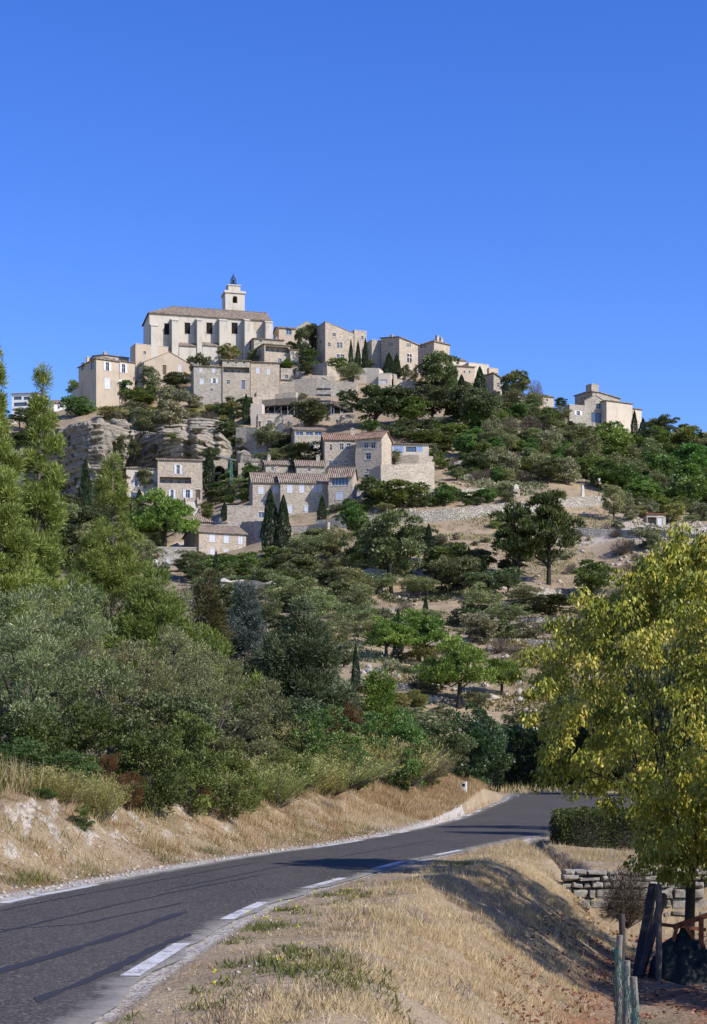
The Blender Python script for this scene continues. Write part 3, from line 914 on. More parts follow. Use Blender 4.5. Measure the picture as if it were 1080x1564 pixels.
            c = .22
            for x0, x1, y0, y1 in ((-.06, W + .06, -.06, c), (-.06, W + .06, D - c, D + .06), (-.06, c, c, D - c), (W - c, W + .06, c, D - c)):
                mb.box(x0, x1, y0, y1, H + .002, H + .12)
            rmat = None
        if not mb.f: return
        ro = mb.build('roof', M[rmat] if rmat else M['lintel'], s.root)
        for (u, v, w_, hh) in ch:
            mb = MB(); x, y = u * W, v * D
            z = top(x, y) - .4
            mb.box(x - w_ / 2, x + w_ / 2, y - w_ / 2, y + w_ / 2, z, z + hh + .4)
            mb.box(x - w_ / 2 - .07, x + w_ / 2 + .07, y - w_ / 2 - .07, y + w_ / 2 + .07, z + hh + .4, z + hh + .5)
            mb.box(x - w_ / 4, x + w_ / 4, y - w_ / 4, y + w_ / 4, z + hh + .5, z + hh + .75)
            mb.build('chimney', M[wall], ro)

H = House
# --- left side of the summit
H('stone_house', 'beige mansion with hipped roof and white shutters at the left cliff edge', 147, 182, 547, 622, 32, xl=120, roof=('hip', 1.5), wall='plaster',
  Fw=[('ws', 161.5, 553, 166.5, 566), ('s', 160, 577, 168.5, 593)], Lw=[('w', 138.5, 553, 143.5, 566), ('w', 124, 556, 129, 567)], ch=[(.25, .8, .7, 1.4)])
H('stone_house', 'narrow beige wing with blue shutters set back beside the hip-roofed mansion', 182.5, 206, 551, 612, 32, 8, roof=('sb', 1.0), wall='plaster',
  Fw=[('ws', 186, 556, 191, 569), ('ws', 186, 580, 192.5, 592)])
H('stone_house', 'low gabled house whose tiled roof rises behind the hip-roofed mansion', 160, 197, 542, 560, 30, 9, xl=128, roof=('gx', 1.4), wall='plaster_grey', d=474, ch=[(.45, .5, .9, 1.2)],
  Fw=[('w', 173, 547, 176, 551)])
H('stone_house', 'flat-topped beige block just left below the church', 207, 257, 525, 560, 24, xl=199, roof=('flat',), wall='plaster', d=466, Fw=[('w', 219, 536, 223, 541)])
H('stone_house', 'beige house with a broad low gable below the left end of the church', 220, 297, 553, 586, 20, xl=205, roof=('gy', 3.3), wall='plaster', rmat='tiles_grey',
  Fw=[('d', 248.5, 557, 254, 572), ('s', 272, 557, 277.5, 567)], Lw=[('w', 212, 556, 216, 562)], over=.2)
# --- rubble row under the church
H('stone_house', 'tall grey rubble house at the left of the stone row under the church', 296, 339.5, 559, 620, 10, 9, roof=('sb', .8), wall='rubble_grey', rmat='tiles_grey',
  Fw=[('s', 305, 579, 311.5, 586.5), ('ws', 325, 578, 329.5, 585.5), ('s', 304.5, 562, 309, 568), ('s', 324, 562, 329, 568.5), ('w', 321, 593, 325, 598)])
H('stone_house', 'rubble house with three small attic windows over a dark loggia', 340, 382, 550, 613, 8, 9, roof=('sb', .7), wall='rubble', rmat='tiles_grey',
  Fw=[('w', 346.5, 551.8, 350, 556), ('w', 359, 551.8, 362.5, 556), ('w', 371, 551.8, 374.5, 556), ('l', 341, 560, 381, 568.5), ('w', 346, 580, 351, 586.5), ('wb', 368.5, 580, 374, 594.5)])
H('stone_house', 'warm stone house with two pale closed shutters right of the dark loggia', 382.8, 427, 553, 600, 8, 9, roof=('sb', .7), wall='rubble_warm', rmat='tiles_grey',
  Fw=[('s', 391, 561.5, 397, 570.5), ('s', 407.5, 562.5, 412.5, 572)])
H('stone_house', 'small terraced house with a wide covered balcony and blue panes below the church', 404, 443, 525.5, 562, 18, xl=392, roof=('sb', .7), wall='rubble_warm', rmat='tiles_grey', d=462,
  Fw=[('l', 405.5, 528, 441, 536.5), ('wb', 424.5, 547, 430, 557)])
H('stone_house', 'upper storey house with flat tiled roof directly above the covered balcony', 388, 433, 517, 532, 14, 7, roof=('sb', .6), wall='rubble', rmat='tiles_grey', d=470, Fw=[('w', 396, 519, 400, 523)], ch=[(.85, .5, .7, 1)])
H('stone_house', 'narrow annex with two blue windows right of the covered balcony', 443.6, 456, 534, 560, 18, 5, roof=('sb', .4), wall='plaster', d=463, Fw=[('wb', 444.5, 536.5, 449, 542), ('wb', 445, 550, 452, 557)], rmat='tiles_grey')
H('stone_house', 'small house with one blue window at the right end of the church', 426, 452, 500.5, 524, 15, 7, roof=('gx', 1.0), wall='plaster', rmat='tiles_grey', d=478, Fw=[('wb', 437, 501.5, 445.5, 511)])
H('stone_house', 'grey ruined-looking stone house with steep gable on the ridge', 452, 487, 501, 530, 20, xl=436, roof=('gy', 2.2), wall='rubble_grey', rmat='tiles_grey', d=484, Fw=[('w', 463, 507, 466, 513)], over=.08, Lw=[('w', 441, 503, 444, 508)])
# --- the tower houses on the right of the summit
H('stone_house', 'tall tower-like stone house with a roofline sloping down to the right', 497, 541, 505, 562, 22, xl=483, roof=('sl', 2.4), wall='rubble_warm', rmat='tiles_grey', d=466, over=.08,
  Fw=[('w', 508, 508, 512.7, 513.5), ('w', 500.8, 522.7, 504.7, 529), ('w', 514.5, 522.7, 518.3, 531.5), ('w', 519.3, 522.7, 522.8, 531.5), ('w', 514.3, 540.7, 518.7, 551.5), ('w', 520.3, 541, 525.7, 550)], Lw=[('w', 488, 520, 491, 526)])
H('stone_house', 'narrow pale stone house with a chimney joined to the tall sloping-roofed house', 541.4, 560, 504.5, 552, 22, 7, roof=('flat',), wall='rubble_warm', d=469, Fw=[('w', 551.5, 512.5, 555, 518.5)], ch=[])
H('stone_house', 'square stone house with a cross-mullioned window in its sunlit face', 610, 638.5, 515, 574, 36, xl=582, roof=('c', (0, -1.1, 0.3, 1.4)), wall='rubble_warm', rmat='tiles', d=462,
  Fw=[('w', 621.5, 524, 624.3, 529.5), ('w', 625, 524, 627.6, 529.5), ('x', 622, 540, 628.8, 553.5), ('d', 622, 563.5, 629, 571.5)], Lw=[('w', 593.5, 523, 596.3, 529), ('w', 597, 523, 599.8, 529)], ch=[(.35, .75, .8, 1.2)])
H('stone_house', 'lower shaded stone house tucked against the left of the cross-windowed house', 568, 584, 519, 570, 25, 7, roof=('flat',), wall='rubble_grey', d=468)
H('stone_house', 'stone house with hipped roof and two chimneys at the right end of the summit skyline', 663, 687, 521, 548, 40, xl=627, roof=('hip', 1.4), wall='rubble_warm', rmat='tiles_grey', d=478, Lw=[('w', 642, 526.5, 645.6, 532), ('w', 646.8, 526.5, 650.5, 532)], ch=[(.35, .1, .8, 1.1), (.75, .2, .8, 1.0)])
# --- down the right shoulder
H('stone_house', 'pale house with a row of small windows behind the big dark oak', 698, 725, 559, 588, 14, 8, roof=('sb', 1.0), wall='plaster', rmat='tiles', d=474, Fw=[('w', 708, 566, 710.5, 569.5), ('w', 716, 566, 718.5, 569.5)])
H('stone_house', 'stepped pale house with a dark terrace opening right of the big oak', 716, 747, 554, 585, 24, 8, roof=('flat',), wall='plaster_light', d=480, Fw=[('gd', 737, 571, 743, 580)], ch=[(.3, .5, .7, .8)])
H('stone_house', 'small cube house with one tall window on the right shoulder skyline', 747, 761, 562, 586, 26, 7, roof=('flat',), wall='plaster', d=482, Fw=[('w', 755.5, 569, 760, 576)])
H('stone_house', 'grey rubble house below the cube house at the edge of the dark trees', 754, 768, 577, 613, 30, xl=739, roof=('sl', 1.2), wall='rubble', rmat='tiles_grey', d=466, Fw=[('w', 759.5, 584, 763, 591), ('w', 761, 597, 764, 601)])
H('stone_house', 'low tiled roof house half hidden among trees on the ridge', 828, 846, 605, 618, 20, 7, roof=('gx', 1.0), wall='plaster_grey', rmat='tiles_grey', d=482, Fw=[('w', 834, 609, 837, 613)])
H('stone_house', 'low flat rubble house in front of the gabled group on the right ridge', 870, 899, 618, 652, 24, xl=861, roof=('flat',), wall='rubble_grey', d=462, Fw=[('ws', 880.5, 627.5, 885.5, 634)])
H('stone_house', 'gabled house with a glazed balcony in the group on the right ridge', 893, 926, 612, 655, 14, 9, roof=('gy', 1.6), wall='rubble_grey', rmat='tiles_grey', d=468, Fw=[('gd', 903, 630, 925, 645), ('w', 910, 616, 918, 624)], over=.2)
H('stone_house', 'tall sunlit gable wall joined right of the glazed balcony house', 926.5, 944, 612, 662, 26, 12, roof=('sb', .8), wall='plaster_light', rmat='tiles_grey', d=467)
H('stone_house', 'shaded house with a square chimney tower topping the right ridge group', 905, 947, 603, 625, 30, xl=878, roof=('sl', 1.2), wall='rubble_grey', rmat='tiles_grey', d=480, Lw=[('w', 887, 606, 890, 613), ('w', 891.5, 605.5, 895, 612.5)], ch=[(.06, .1, 2.6, 1.6)])
H('stone_house', 'long plain sunlit house stepping down at the right end of the ridge group', 943, 966, 614, 660, 30, 9, roof=('sb', .8), wall='plaster_light', rmat='tiles_grey', d=474, ch=[(.5, .6, 1.2, 1.0)])
H('stone_house', 'last house at the right end of the ridge group, with a small tiled roof', 966.5, 980, 624, 662, 30, 8, roof=('sb', .9), wall='plaster_light', rmat='tiles', d=478, ch=[(.4, .4, .9, .9)])
# --- far left modern houses
H('stone_house', 'modern white house with long window bands seen between the left pines', 18, 56, 602, 628, -10, 9, roof=('sb', 1.0), wall='white', rmat='tiles_grey', d=470, Fw=[('gd', 21, 606, 33, 611), ('gd', 36, 606, 46, 611), ('gd', 21, 615, 40, 621)])
H('stone_house', 'low white roofed building right of the pointed pine at far left', 82, 107, 615, 632, 16, 8, roof=('gx', 1.4), wall='white', rmat='tiles_grey', d=468, Fw=[('w', 88, 619, 91, 624)])
H('stone_house', 'small cream hut with an arched window behind the far left pine', 10, 28, 641, 660, 10, 6, roof=('flat',), wall='plaster_light', d=448, Fw=[('a', 12, 645, 18, 655)])
# --- middle terrace
H('stone_house', 'small pale house with hipped roof and glazed ground floor at the foot of the cliff', 193, 240, 714.5, 768, 12, 8, roof=('hip', 1.0), wall='plaster_light', rmat='tiles_grey',
  Fw=[('w', 205.5, 720.5, 211, 726.5), ('w', 224, 720, 230, 726.5), ('ws', 206, 732, 210.5, 743.5), ('gd', 200, 752, 217, 762), ('gd', 220, 752, 237, 762)])
cliffh = H('stone_house', 'two-storey house with a shaded balcony band and an outside stair below the cliff', 241, 309, 702, 786, 8, 9, roof=('gx', .9), wall='rubble_warm', rmat='tiles',
  Fw=[('ws', 269.5, 710, 274.5, 724), ('l', 244, 728, 292, 737.5), ('ws', 260.5, 748, 265, 761), ('ws', 283.5, 748, 290, 760.5), ('d', 299, 747.5, 306, 763)])
H('stone_house', 'low house showing only its tiled roof between the stone pine and the terrace wall', 286, 323, 795, 815, 16, 8, roof=('hip', 1.5), wall='plaster', rmat='tiles', d=352)
H('stone_house', 'warm stone house with two rows of white shutters and an arched door', 304, 376, 812, 853, 22, xl=281, roof=('gx', 2.0), wall='rubble_warm', rmat='tiles_grey', d=333,
  Fw=[('s', 320, 814.5, 328.5, 827), ('s', 342, 816, 349.5, 828.5), ('s', 364, 818, 371, 830.5), ('s', 321, 837, 328, 848), ('s', 342, 839.5, 349, 850), ('a', 363.5, 837, 372.5, 851)])
H('stone_house', 'plain flat-topped rubble building with two small white windows below the stone pine', 241, 300, 836, 877, 6, 7, roof=('flat',), wall='rubble_grey', d=322, Fw=[('s', 254, 853, 259.5, 861), ('s', 273, 852.5, 278, 864)], found=8)
H('stone_house', 'long low stone annex with one blue window left of the twin cypresses', 347, 405, 773, 802, 4, 7, roof=('flat',), wall='rubble', Fw=[('wb', 395, 782, 403.5, 791)])
H('stone_house', 'left section of the long tiled farmhouse with two pale shutters', 386, 428, 736, 778, 8, 9, roof=('gx', 2.6), wall='rubble', rmat='tiles_grey', d=356,
  Fw=[('s', 394.5, 743, 403, 754), ('s', 417, 742, 426, 752), ('wb', 402, 763, 407.5, 772.5)], ch=[(.97, .5, .8, 1.1)])
H('stone_house', 'central section of the long tiled farmhouse with a balcony ledge and garage', 428.5, 501, 736, 803, 8, 9, roof=('gx', 2.4), wall='rubble', rmat='tiles_grey', d=354,
  Fw=[('s', 438.5, 740.5, 447, 752), ('s', 457, 740, 465, 752), ('s', 477, 740, 484, 750.5), ('s', 485, 740, 492, 750.5), ('s', 438.5, 772, 446.5, 783), ('s', 464.5, 773, 472, 783), ('D', 445, 792, 466, 803), ('w', 472.5, 791, 476, 797)])
H('stone_house', 'right section of the long tiled farmhouse with a wide band of blue glazing', 502, 538.5, 728, 782, -14, 8, xr=545, roof=('gx', 2.0), wall='rubble_warm', rmat='tiles', d=352,
  Fw=[('g', 506.5, 730, 532, 742), ('s', 512.5, 751, 525, 763), ('a', 514, 773, 524, 782)])
H('stone_house', 'small rubble house with a row of three blue windows under the stage terrace', 450, 497, 656, 692, 8, 8, roof=('gx', 1.2), wall='rubble', rmat='tiles', d=398,
  Fw=[('g', 452, 658.5, 463, 665), ('g', 467, 658.5, 478, 665), ('g', 480.5, 658.5, 492.5, 665), ('s', 477.5, 677, 483, 685)])
H('stone_house', 'left half of the red-roofed stone pair above the big retaining wall', 496, 543, 671, 722, 6, 9, roof=('gx', 2.0), wall='rubble', rmat='tiles_red', d=374,
  Fw=[('w', 503.5, 678.5, 507, 688), ('w', 518.5, 677, 524.5, 687), ('w', 529.5, 677, 535.5, 686.5), ('w', 501.7, 703, 506, 710), ('w', 510.5, 703, 515, 710), ('w', 527, 703, 531.5, 707.5)], ch=[(.97, .5, 1.0, 1.0)])
H('stone_house', 'right half of the red-roofed stone pair with its gable end in full sun', 543.6, 583, 671, 738, -24, 9, xr=598, roof=('gx', 1.7), wall='rubble_warm', rmat='tiles_red', d=370,
  Fw=[('w', 556, 676, 562.5, 684.5), ('w', 566.5, 675.5, 573.5, 685), ('w', 558.5, 692, 566.5, 702), ('w', 560, 716, 563, 720), ('d', 556.5, 725, 563.5, 735)])
H('stone_house', 'low terrace house with blue shutters behind the big retaining wall', 599, 655, 678, 708, 6, 6, roof=('sb', .5), wall='plaster_light', rmat='tiles_grey', d=376,
  Fw=[('sb', 601, 681.5, 608, 692.5), ('sb', 609, 681.5, 616, 692.5), ('gd', 620, 682, 636, 690), ('sb', 637, 681.5, 645, 689)])
H('stone_house', 'low rubble house with a tiled roof just behind the left of the farmhouse', 406, 440, 709, 728, 8, 6, roof=('gx', 1.2), wall='rubble', rmat='tiles_grey', d=372, Fw=[('w', 414, 713, 418, 719)], ch=[(.2, .5, .7, 1)])
H('stone_house', 'second low tiled house just behind the right of the farmhouse', 453, 496, 711, 730, 6, 6, roof=('gx', 1.5), wall='rubble_grey', rmat='tiles', d=370, Fw=[('w', 470, 715, 474, 720)], ch=[(.8, .5, .8, 1)])
H('stone_house', 'small white-walled house with a red tiled lean-to below the stone pine', 214, 241, 850, 876, 10, 6, roof=('sb', 1.6), wall='white', rmat='tiles_red', d=318, Fw=[('w', 222, 856, 227, 864)], found=8)
H('stone_house', 'plain stone house squeezed between the stone row and the loggia terrace', 427.5, 446, 580, 600, 10, 6, roof=('sb', .6), wall='rubble_warm', rmat='tiles_grey', d=450, Fw=[('w', 433, 585, 437, 591)])
H('stone_house', 'small cream house behind the pale house row on the right shoulder', 690, 712, 549, 575, 20, 7, roof=('gx', 1.2), wall='plaster_light', rmat='tiles', d=486, Fw=[('w', 697, 553, 700, 557)])
H('garden_shed', 'open tin-roofed shed on the rocky field at right', 988, 1017, 788, 803, 10, 4, roof=('sf', .35), wall='frame_dark' if False else 'plaster_grey', rmat='rust', cat='shed', found=.6,
  Fw=[('D', 1005, 790, 1012, 802), ('l', 989, 789.5, 1003, 802.5)])
# ------------------------------------------------------------------ the church
def church():
    h = House('church', 'long pale church with stepped buttresses crowning the hill', 228.3, 413, 477, 556, 14, xl=219, roof=('none',), wall='church', cat='church', d=470,
              Fw=[('W', 250.5, 493.5, 259, 511), ('W', 281.7, 492.3, 291, 510), ('W', 315, 492.3, 325, 510), ('W', 353.5, 492.3, 363.3, 510)], found=5)
    r = h.root; W, D = h.W, h.D
    Hh = h.H
    T = .2; o = .45
    u1, _ = h.uz('F', 267, 466)
    rise = 3.75
    zr_ = Hh + T + rise; z0 = Hh + T - rise / (D / 2) * o
    mb = MB()
    P, Q = (u1, D / 2, zr_), (W, D / 2, zr_)
    A, B, C, E = (-o, -o, z0), (W + .3, -o, z0), (W + .3, D + o, z0), (-o, D + o, z0)
    Q = (W + .3, D / 2, zr_)
    slab(mb, [A, B, Q, P], (1, 0, 0), .22); slab(mb, [C, E, P, Q], (1, 0, 0), .22); slab(mb, [E, A, P], (0, 1, 0), .22)
    mb.box(u1, W + .3, D / 2 - .18, D / 2 + .18, zr_ - .05, zr_ + .12)
    mb.build('roof', M['tiles_grey'], r)
    mb = MB(); mb.face([(W, 0, Hh), (W, D, Hh), (W, D / 2, Hh + rise)]); mb.face([(W - .4, 0, Hh), (W - .4, D / 2, Hh + rise), (W - .4, D, Hh)])
    mb.build('gable', M['church'], r)
    mb = MB(); mb.box(-.15, W + .15, -.2, -.004, Hh - .35, Hh - .05); mb.build('cornice', M['church'], r)
    # buttresses: shaft with a sloping cap
    for (x0, x1, yt) in ((229.3, 240, 496), (261, 271, 488), (299.3, 306.7, 488), (333.3, 345.7, 488), (371.7, 379.3, 488), (403.5, 414.5, 491)):
        a, zt = h.uz('F', x0, yt); b, _ = h.uz('F', x1, yt)
        p = 2.3
        mb = MB()
        mb.hexa([(a, -p, -5), (b, -p, -5), (b, -.003, -5), (a, -.003, -5), (a, -p, zt - .9), (b, -p, zt - .9), (b, -.003, zt), (a, -.003, zt)])
        bo = mb.build('buttress', M['church'], r)
        mb = MB(); mb.hexa([(a - .1, -p - .15, zt - .88), (b + .1, -p - .15, zt - .88), (b + .1, -.003, zt + .01), (a - .1, -.003, zt + .01), (a - .1, -p - .15, zt - .68), (b + .1, -p - .15, zt - .68), (b + .1, -.003, zt + .22), (a - .1, -.003, zt + .22)])
        mb.build('cap', M['church'], bo)
    # lean-to chapels between the buttresses
    for x0, x1, yt in ((272, 299, 531), (307.5, 333, 530.5)):
        a, zt = h.uz('F', x0, yt); b, _ = h.uz('F', x1, yt)
        mb = MB(); mb.box(a + .01, b - .01, -2.0, -.004, -5, zt); lo = mb.build('side_chapel', M['church'], r)
        mb = MB(); slab(mb, [(a + .02, -2.3, zt + .15), (b - .02, -2.3, zt + .15), (b - .02, -.01, zt + 1.5), (a + .02, -.01, zt + 1.5)], (1, 0, 0)); mb.build('chapel_roof', M['tiles'], lo)
    # walled-up window
    a, z1 = h.uz('F', 388, 492); b, z0 = h.uz('F', 397, 504)
    mb = MB(); mb.box(a, b, -.05, -.003, z0, z1); mb.build('blocked_window', M['plaster'], r)
    # bell tower
    d = 488
    bt = thing('bell_tower', 'square bell tower with an iron campanile behind the church roof', 'bell tower', (xpix(356.5, d), d, zpix(476, d)), R(14))
    def zz(py): return zpix(py, d) - zpix(476, d)
    hw = 2.8
    mb = MB()
    z_a, z_b, ow = zz(467), zz(457.5), .68
    # the body with an open arch on the front
    mb.box(-hw, -ow, -hw, hw, -6, zz(452)); mb.box(ow, hw, -hw, hw, -6, zz(452)); mb.box(-ow, ow, -hw, hw, -6, zz(467)); mb.box(-ow, ow, -hw, hw, zz(456), zz(452)); mb.box(-ow, ow, hw - .6, hw, zz(467), zz(456))
    for sg in (-1, 1):
        zc = zz(456) - ow
        mb.face([(sg * ow, -hw + .02, zz(456))] + [(sg * ow * math.cos(t), -hw + .02, zc + ow * math.sin(t)) for t in [math.pi / 2 * k / 6 for k in range(7)]])
    mb.build('tower_body', M['church'], bt)
    mb = MB(); mb.box(-hw - .3, hw + .3, -hw - .3, hw + .3, zz(452) + .003, zz(448.5)); mb.build('cornice', M['church'], bt)
    mb = MB(); mb.box(-1.75, 1.75, -1.75, 1.75, zz(448.5) + .003, zz(439)); lt = mb.build('lantern', M['church'], bt)
    mb = MB(); mb.box(-1.95, 1.95, -1.95, 1.95, zz(439) + .003, zz(437.5)); mb.build('cornice', M['church'], lt)
    ir = MB(); zb = zz(437.5); zt = zz(420)
    for k in range(6):
        a = math.pi * 2 * k / 6
        pts = [(1.0, 0), (.85, .3), (.8, .55), (.55, .75), (.14, .92), (.05, 1.0)]
        for (r0, f0), (r1, f1) in zip(pts[:-1], pts[1:]):
            ir.tube((r0 * math.cos(a), r0 * math.sin(a), zb + (zt - zb) * f0), (r1 * math.cos(a), r1 * math.sin(a), zb + (zt - zb) * f1), .07, n=5)
    for f, rr in ((.3, .85), (.55, .8), (.75, .55)):
        for k in range(12):
            a, b = math.pi * 2 * k / 12, math.pi * 2 * (k + 1) / 12
            z = zb + (zt - zb) * f
            ir.tube((rr * math.cos(a), rr * math.sin(a), z), (rr * math.cos(b), rr * math.sin(b), z), .06, n=4)
    ir.tube((0, 0, zt - .3), (0, 0, zt + .6), .05, n=5)
    ir.tube((-.3, 0, zt + .3), (.3, 0, zt + .3), .04, n=4)
    io = ir.build('iron_campanile', M['iron'], bt)
    be = MB()
    prof = [(.08, .62), (.2, .58), (.26, .4), (.32, .2), (.46, .0)]
    for (r0, q0), (r1, q1) in zip(prof[:-1], prof[1:]):
        for k in range(10):
            a, b = math.pi * 2 * k / 10, math.pi * 2 * (k + 1) / 10
            z = zb + .9
            be.face([(r0 * math.cos(a), r0 * math.sin(a), z + q0 * 1.6), (r0 * math.cos(b), r0 * math.sin(b), z + q0 * 1.6), (r1 * math.cos(b), r1 * math.sin(b), z + q1 * 1.6), (r1 * math.cos(a), r1 * math.sin(a), z + q1 * 1.6)])
    be.build('bell', M['iron'], io)
church()

# ------------------------------------------------------------------ walls, cliff, rocks
def stone_wall(label, P, thick=.8, mat='drywall', dpt=3.0, name='stone_wall', cap=None, d=None, cat='wall'):
    """a wall along the ground points under the given rows: (column, row of the top, row of the foot)"""
    pts = []
    for px, yt, yb in P:
        q = at(px, yb, 100) if d is None else Vector((xpix(px, d), d, zpix(yb, d)))
        pts.append((q.x, q.y, q.z, zpix(yt, q.y)))
    o = Vector(pts[0][:3])
    V = []; rr = random.Random(len(label) * 7 + int(P[0][0]))
    dense = []
    for a, b in zip(pts[:-1], pts[1:]):
        L_ = math.hypot(b[0] - a[0], b[1] - a[1]); n = max(1, int(L_ / 1.5))
        for k in range(n):
            t = k / n
            dense.append([a[i] + (b[i] - a[i]) * t for i in range(4)])
    dense.append(list(pts[-1]))
    mb = MB()
    nrm = []
    for i, p in enumerate(dense):
        a = dense[max(i - 1, 0)]; b = dense[min(i + 1, len(dense) - 1)]
        t = Vector((b[0] - a[0], b[1] - a[1], 0)).normalized()
        nrm.append(Vector((-t.y, t.x, 0)))
        p[3] += rr.uniform(-.12, .12) if 0 < i < len(dense) - 1 else 0
    f = lambda i, q, top: Vector((dense[i][0], dense[i][1], dense[i][3] if top else dense[i][2] - dpt)) + nrm[i] * q - o
    n = len(dense)
    for i in range(n - 1):
        mb.face([f(i, 0, 0), f(i + 1, 0, 0), f(i + 1, .12, 1), f(i, .12, 1)])
        mb.face([f(i, .12, 1), f(i + 1, .12, 1), f(i + 1, thick, 1), f(i, thick, 1)])
        mb.face([f(i + 1, thick, 0), f(i, thick, 0), f(i, thick, 1), f(i + 1, thick, 1)])
    for i in (0, n - 1):
        mb.face([f(i, 0, 0), f(i, .12, 1), f(i, thick, 1), f(i, thick, 0)])
    ob = mb.build(name, M[mat]); ob.location = o
    return tag(ob, label, cat)
SW = stone_wall
SW('long dry stone terrace wall climbing to the lamp post and obelisk', [(482, 795, 812), (560, 787, 806), (640, 779, 801), (700, 775, 796), (760, 770, 788), (830, 763, 781), (900, 758, 776), (921, 757, 772)], .9)
SW('shorter upper stone wall ending at the stone pillar', [(641, 746, 759), (700, 747, 758), (760, 745, 756), (786, 743, 756)], .7)
SW('big square retaining wall of rough stone right of the red-roofed pair', [(582, 710, 756), (625, 708, 754), (664, 706, 752)], 6, 'rubble')
SW('bright stone retaining wall under the tall sloping-roofed house', [(500, 559, 584), (528, 560, 578)], 2.0, 'rubble_warm')
SW('sunlit smooth retaining wall below the trio of small cypresses', [(541, 563, 586), (560, 562, 586), (579, 562, 588)], 4.0, 'plaster_light')
SW('short stepped wall beside the big cypress pair', [(578, 571, 584), (600, 571, 585), (601, 577, 592), (640, 585, 596), (665, 592, 602)], 1.0, 'rubble')
SW('stone curtain wall below the ruined house on the ridge', [(453, 562, 573), (480, 556, 572), (499, 554, 580)], 1.5, 'rubble_grey')
SW('rough wall of boulders above the stage terrace', [(392, 598, 618), (425, 589, 614), (450, 580, 610), (484, 576, 606), (510, 582, 607), (545, 584, 606)], 3.0, 'rubble')
SW('second tier of boulder wall right below the stone row', [(386, 606, 622), (420, 602, 618), (452, 598, 616)], 2.0, 'rubble')
SW('low dry stone terrace wall below the round pines', [(640, 1020, 1030), (700, 1018, 1027), (770, 1021, 1030)], .8, 'drywall')
SW('dry stone terrace wall above the wide dark bush', [(800, 903, 911), (870, 898, 906), (945, 901, 909)], .8, 'drywall')
SW('pale terrace wall at the left of the dry slope', [(525, 906, 915), (585, 899, 908)], .8, 'drywall')
SW('longest low dry stone wall across the lower dry slope', [(640, 976, 984), (720, 972, 980), (800, 975, 983), (880, 979, 987)], .8, 'drywall')
SW('low wall above the farmhouse roof with an arch at its left', [(396, 703, 716), (440, 701, 714), (482, 706, 718)], .8, 'drywall')
SW('tumbled wall under the blue-shuttered terrace house', [(600, 697, 712), (640, 694, 712), (662, 697, 712)], .8, 'rubble')
SW('dry stone bank edging the rocky field', [(880, 806, 818), (940, 808, 820), (1010, 810, 824), (1085, 818, 832)], 1.0, 'drywall')
SW('low terrace wall behind the row of dark oaks', [(655, 637, 652), (680, 638, 651), (706, 641, 652)], .8, 'rubble_warm')
SW('pale terrace wall in front of the row of dark oaks', [(560, 651, 662), (620, 653, 663), (704, 657, 666)], .8)
SW('stone wall under the wooden stage', [(432, 634, 650), (480, 633, 648), (542, 633, 647)], 1.0, 'rubble')
SW('tall sunlit buttress wall left of the wooden stage', [(383, 616, 652), (400, 616, 652)], 3.0, 'plaster_light')
SW('square stone retaining wall above the long farmhouse', [(360, 653, 690), (376, 652, 690), (392, 653, 690)], 3.0, 'rubble')
SW('stepped masonry wall between the stone pine house and the farmhouse', [(286, 812, 824), (330, 801, 818), (370, 797, 814), (404, 795, 812)], 4.0, 'rubble_grey')
SW('ruined pale wall in the trees on the mid slope', [(549, 870, 902), (566, 868, 902), (583, 869, 903)], 1.2, 'drywall')
SW('low broken dry stone wall above the cypress in the dry grass', [(572, 953, 962), (588, 940, 955), (604, 930, 948)], .8)
SW('thin dry stone terrace wall across the dry grass at mid slope', [(745, 953, 961), (775, 948, 956), (806, 945, 953), (850, 943, 950)], .8)
SW('low white stone wall beside the umbrella pine', [(596, 1045, 1056), (630, 1043, 1057), (662, 1046, 1060)], .9)
SW('garden wall below the farmhouse with shrubs in front', [(388, 800, 812), (430, 803, 815), (470, 803, 814), (500, 797, 813)], .8, 'rubble')
SW('low stone wall of the garden terrace with parasols', [(330, 893, 918), (372, 884, 914), (415, 893, 917)], .9, 'rubble')
SW('stone bastion with a balustrade below the hip-roofed mansion', [(110, 597, 628), (123, 591, 628), (147.5, 590, 626)], 5, 'plaster_grey', d=452)

def balustrade():
    d = 451.6
    b = thing('balustrade', 'white stone balustrade on the bastion of the mansion', 'balustrade', (xpix(123, d), d, zpix(590, d)))
    W = xpix(147, d) - xpix(123, d)
    mb = MB(); mb.box(0, W, .3, .6, .9, 1.05); mb.build('handrail', M['church'], b)
    for k in range(14):
        x = W * (k + .5) / 14
        mb = MB()
        for (r0, z0), (r1, z1) in zip([(.1, 0), (.06, .2), (.1, .5), (.06, .75)], [(.06, .2), (.1, .5), (.06, .75), (.1, .898)]): mb.tube((x, .45, z0), (x, .45, z1), r0, r1, 6)
        mb.build('baluster', M['church'], b)
balustrade()

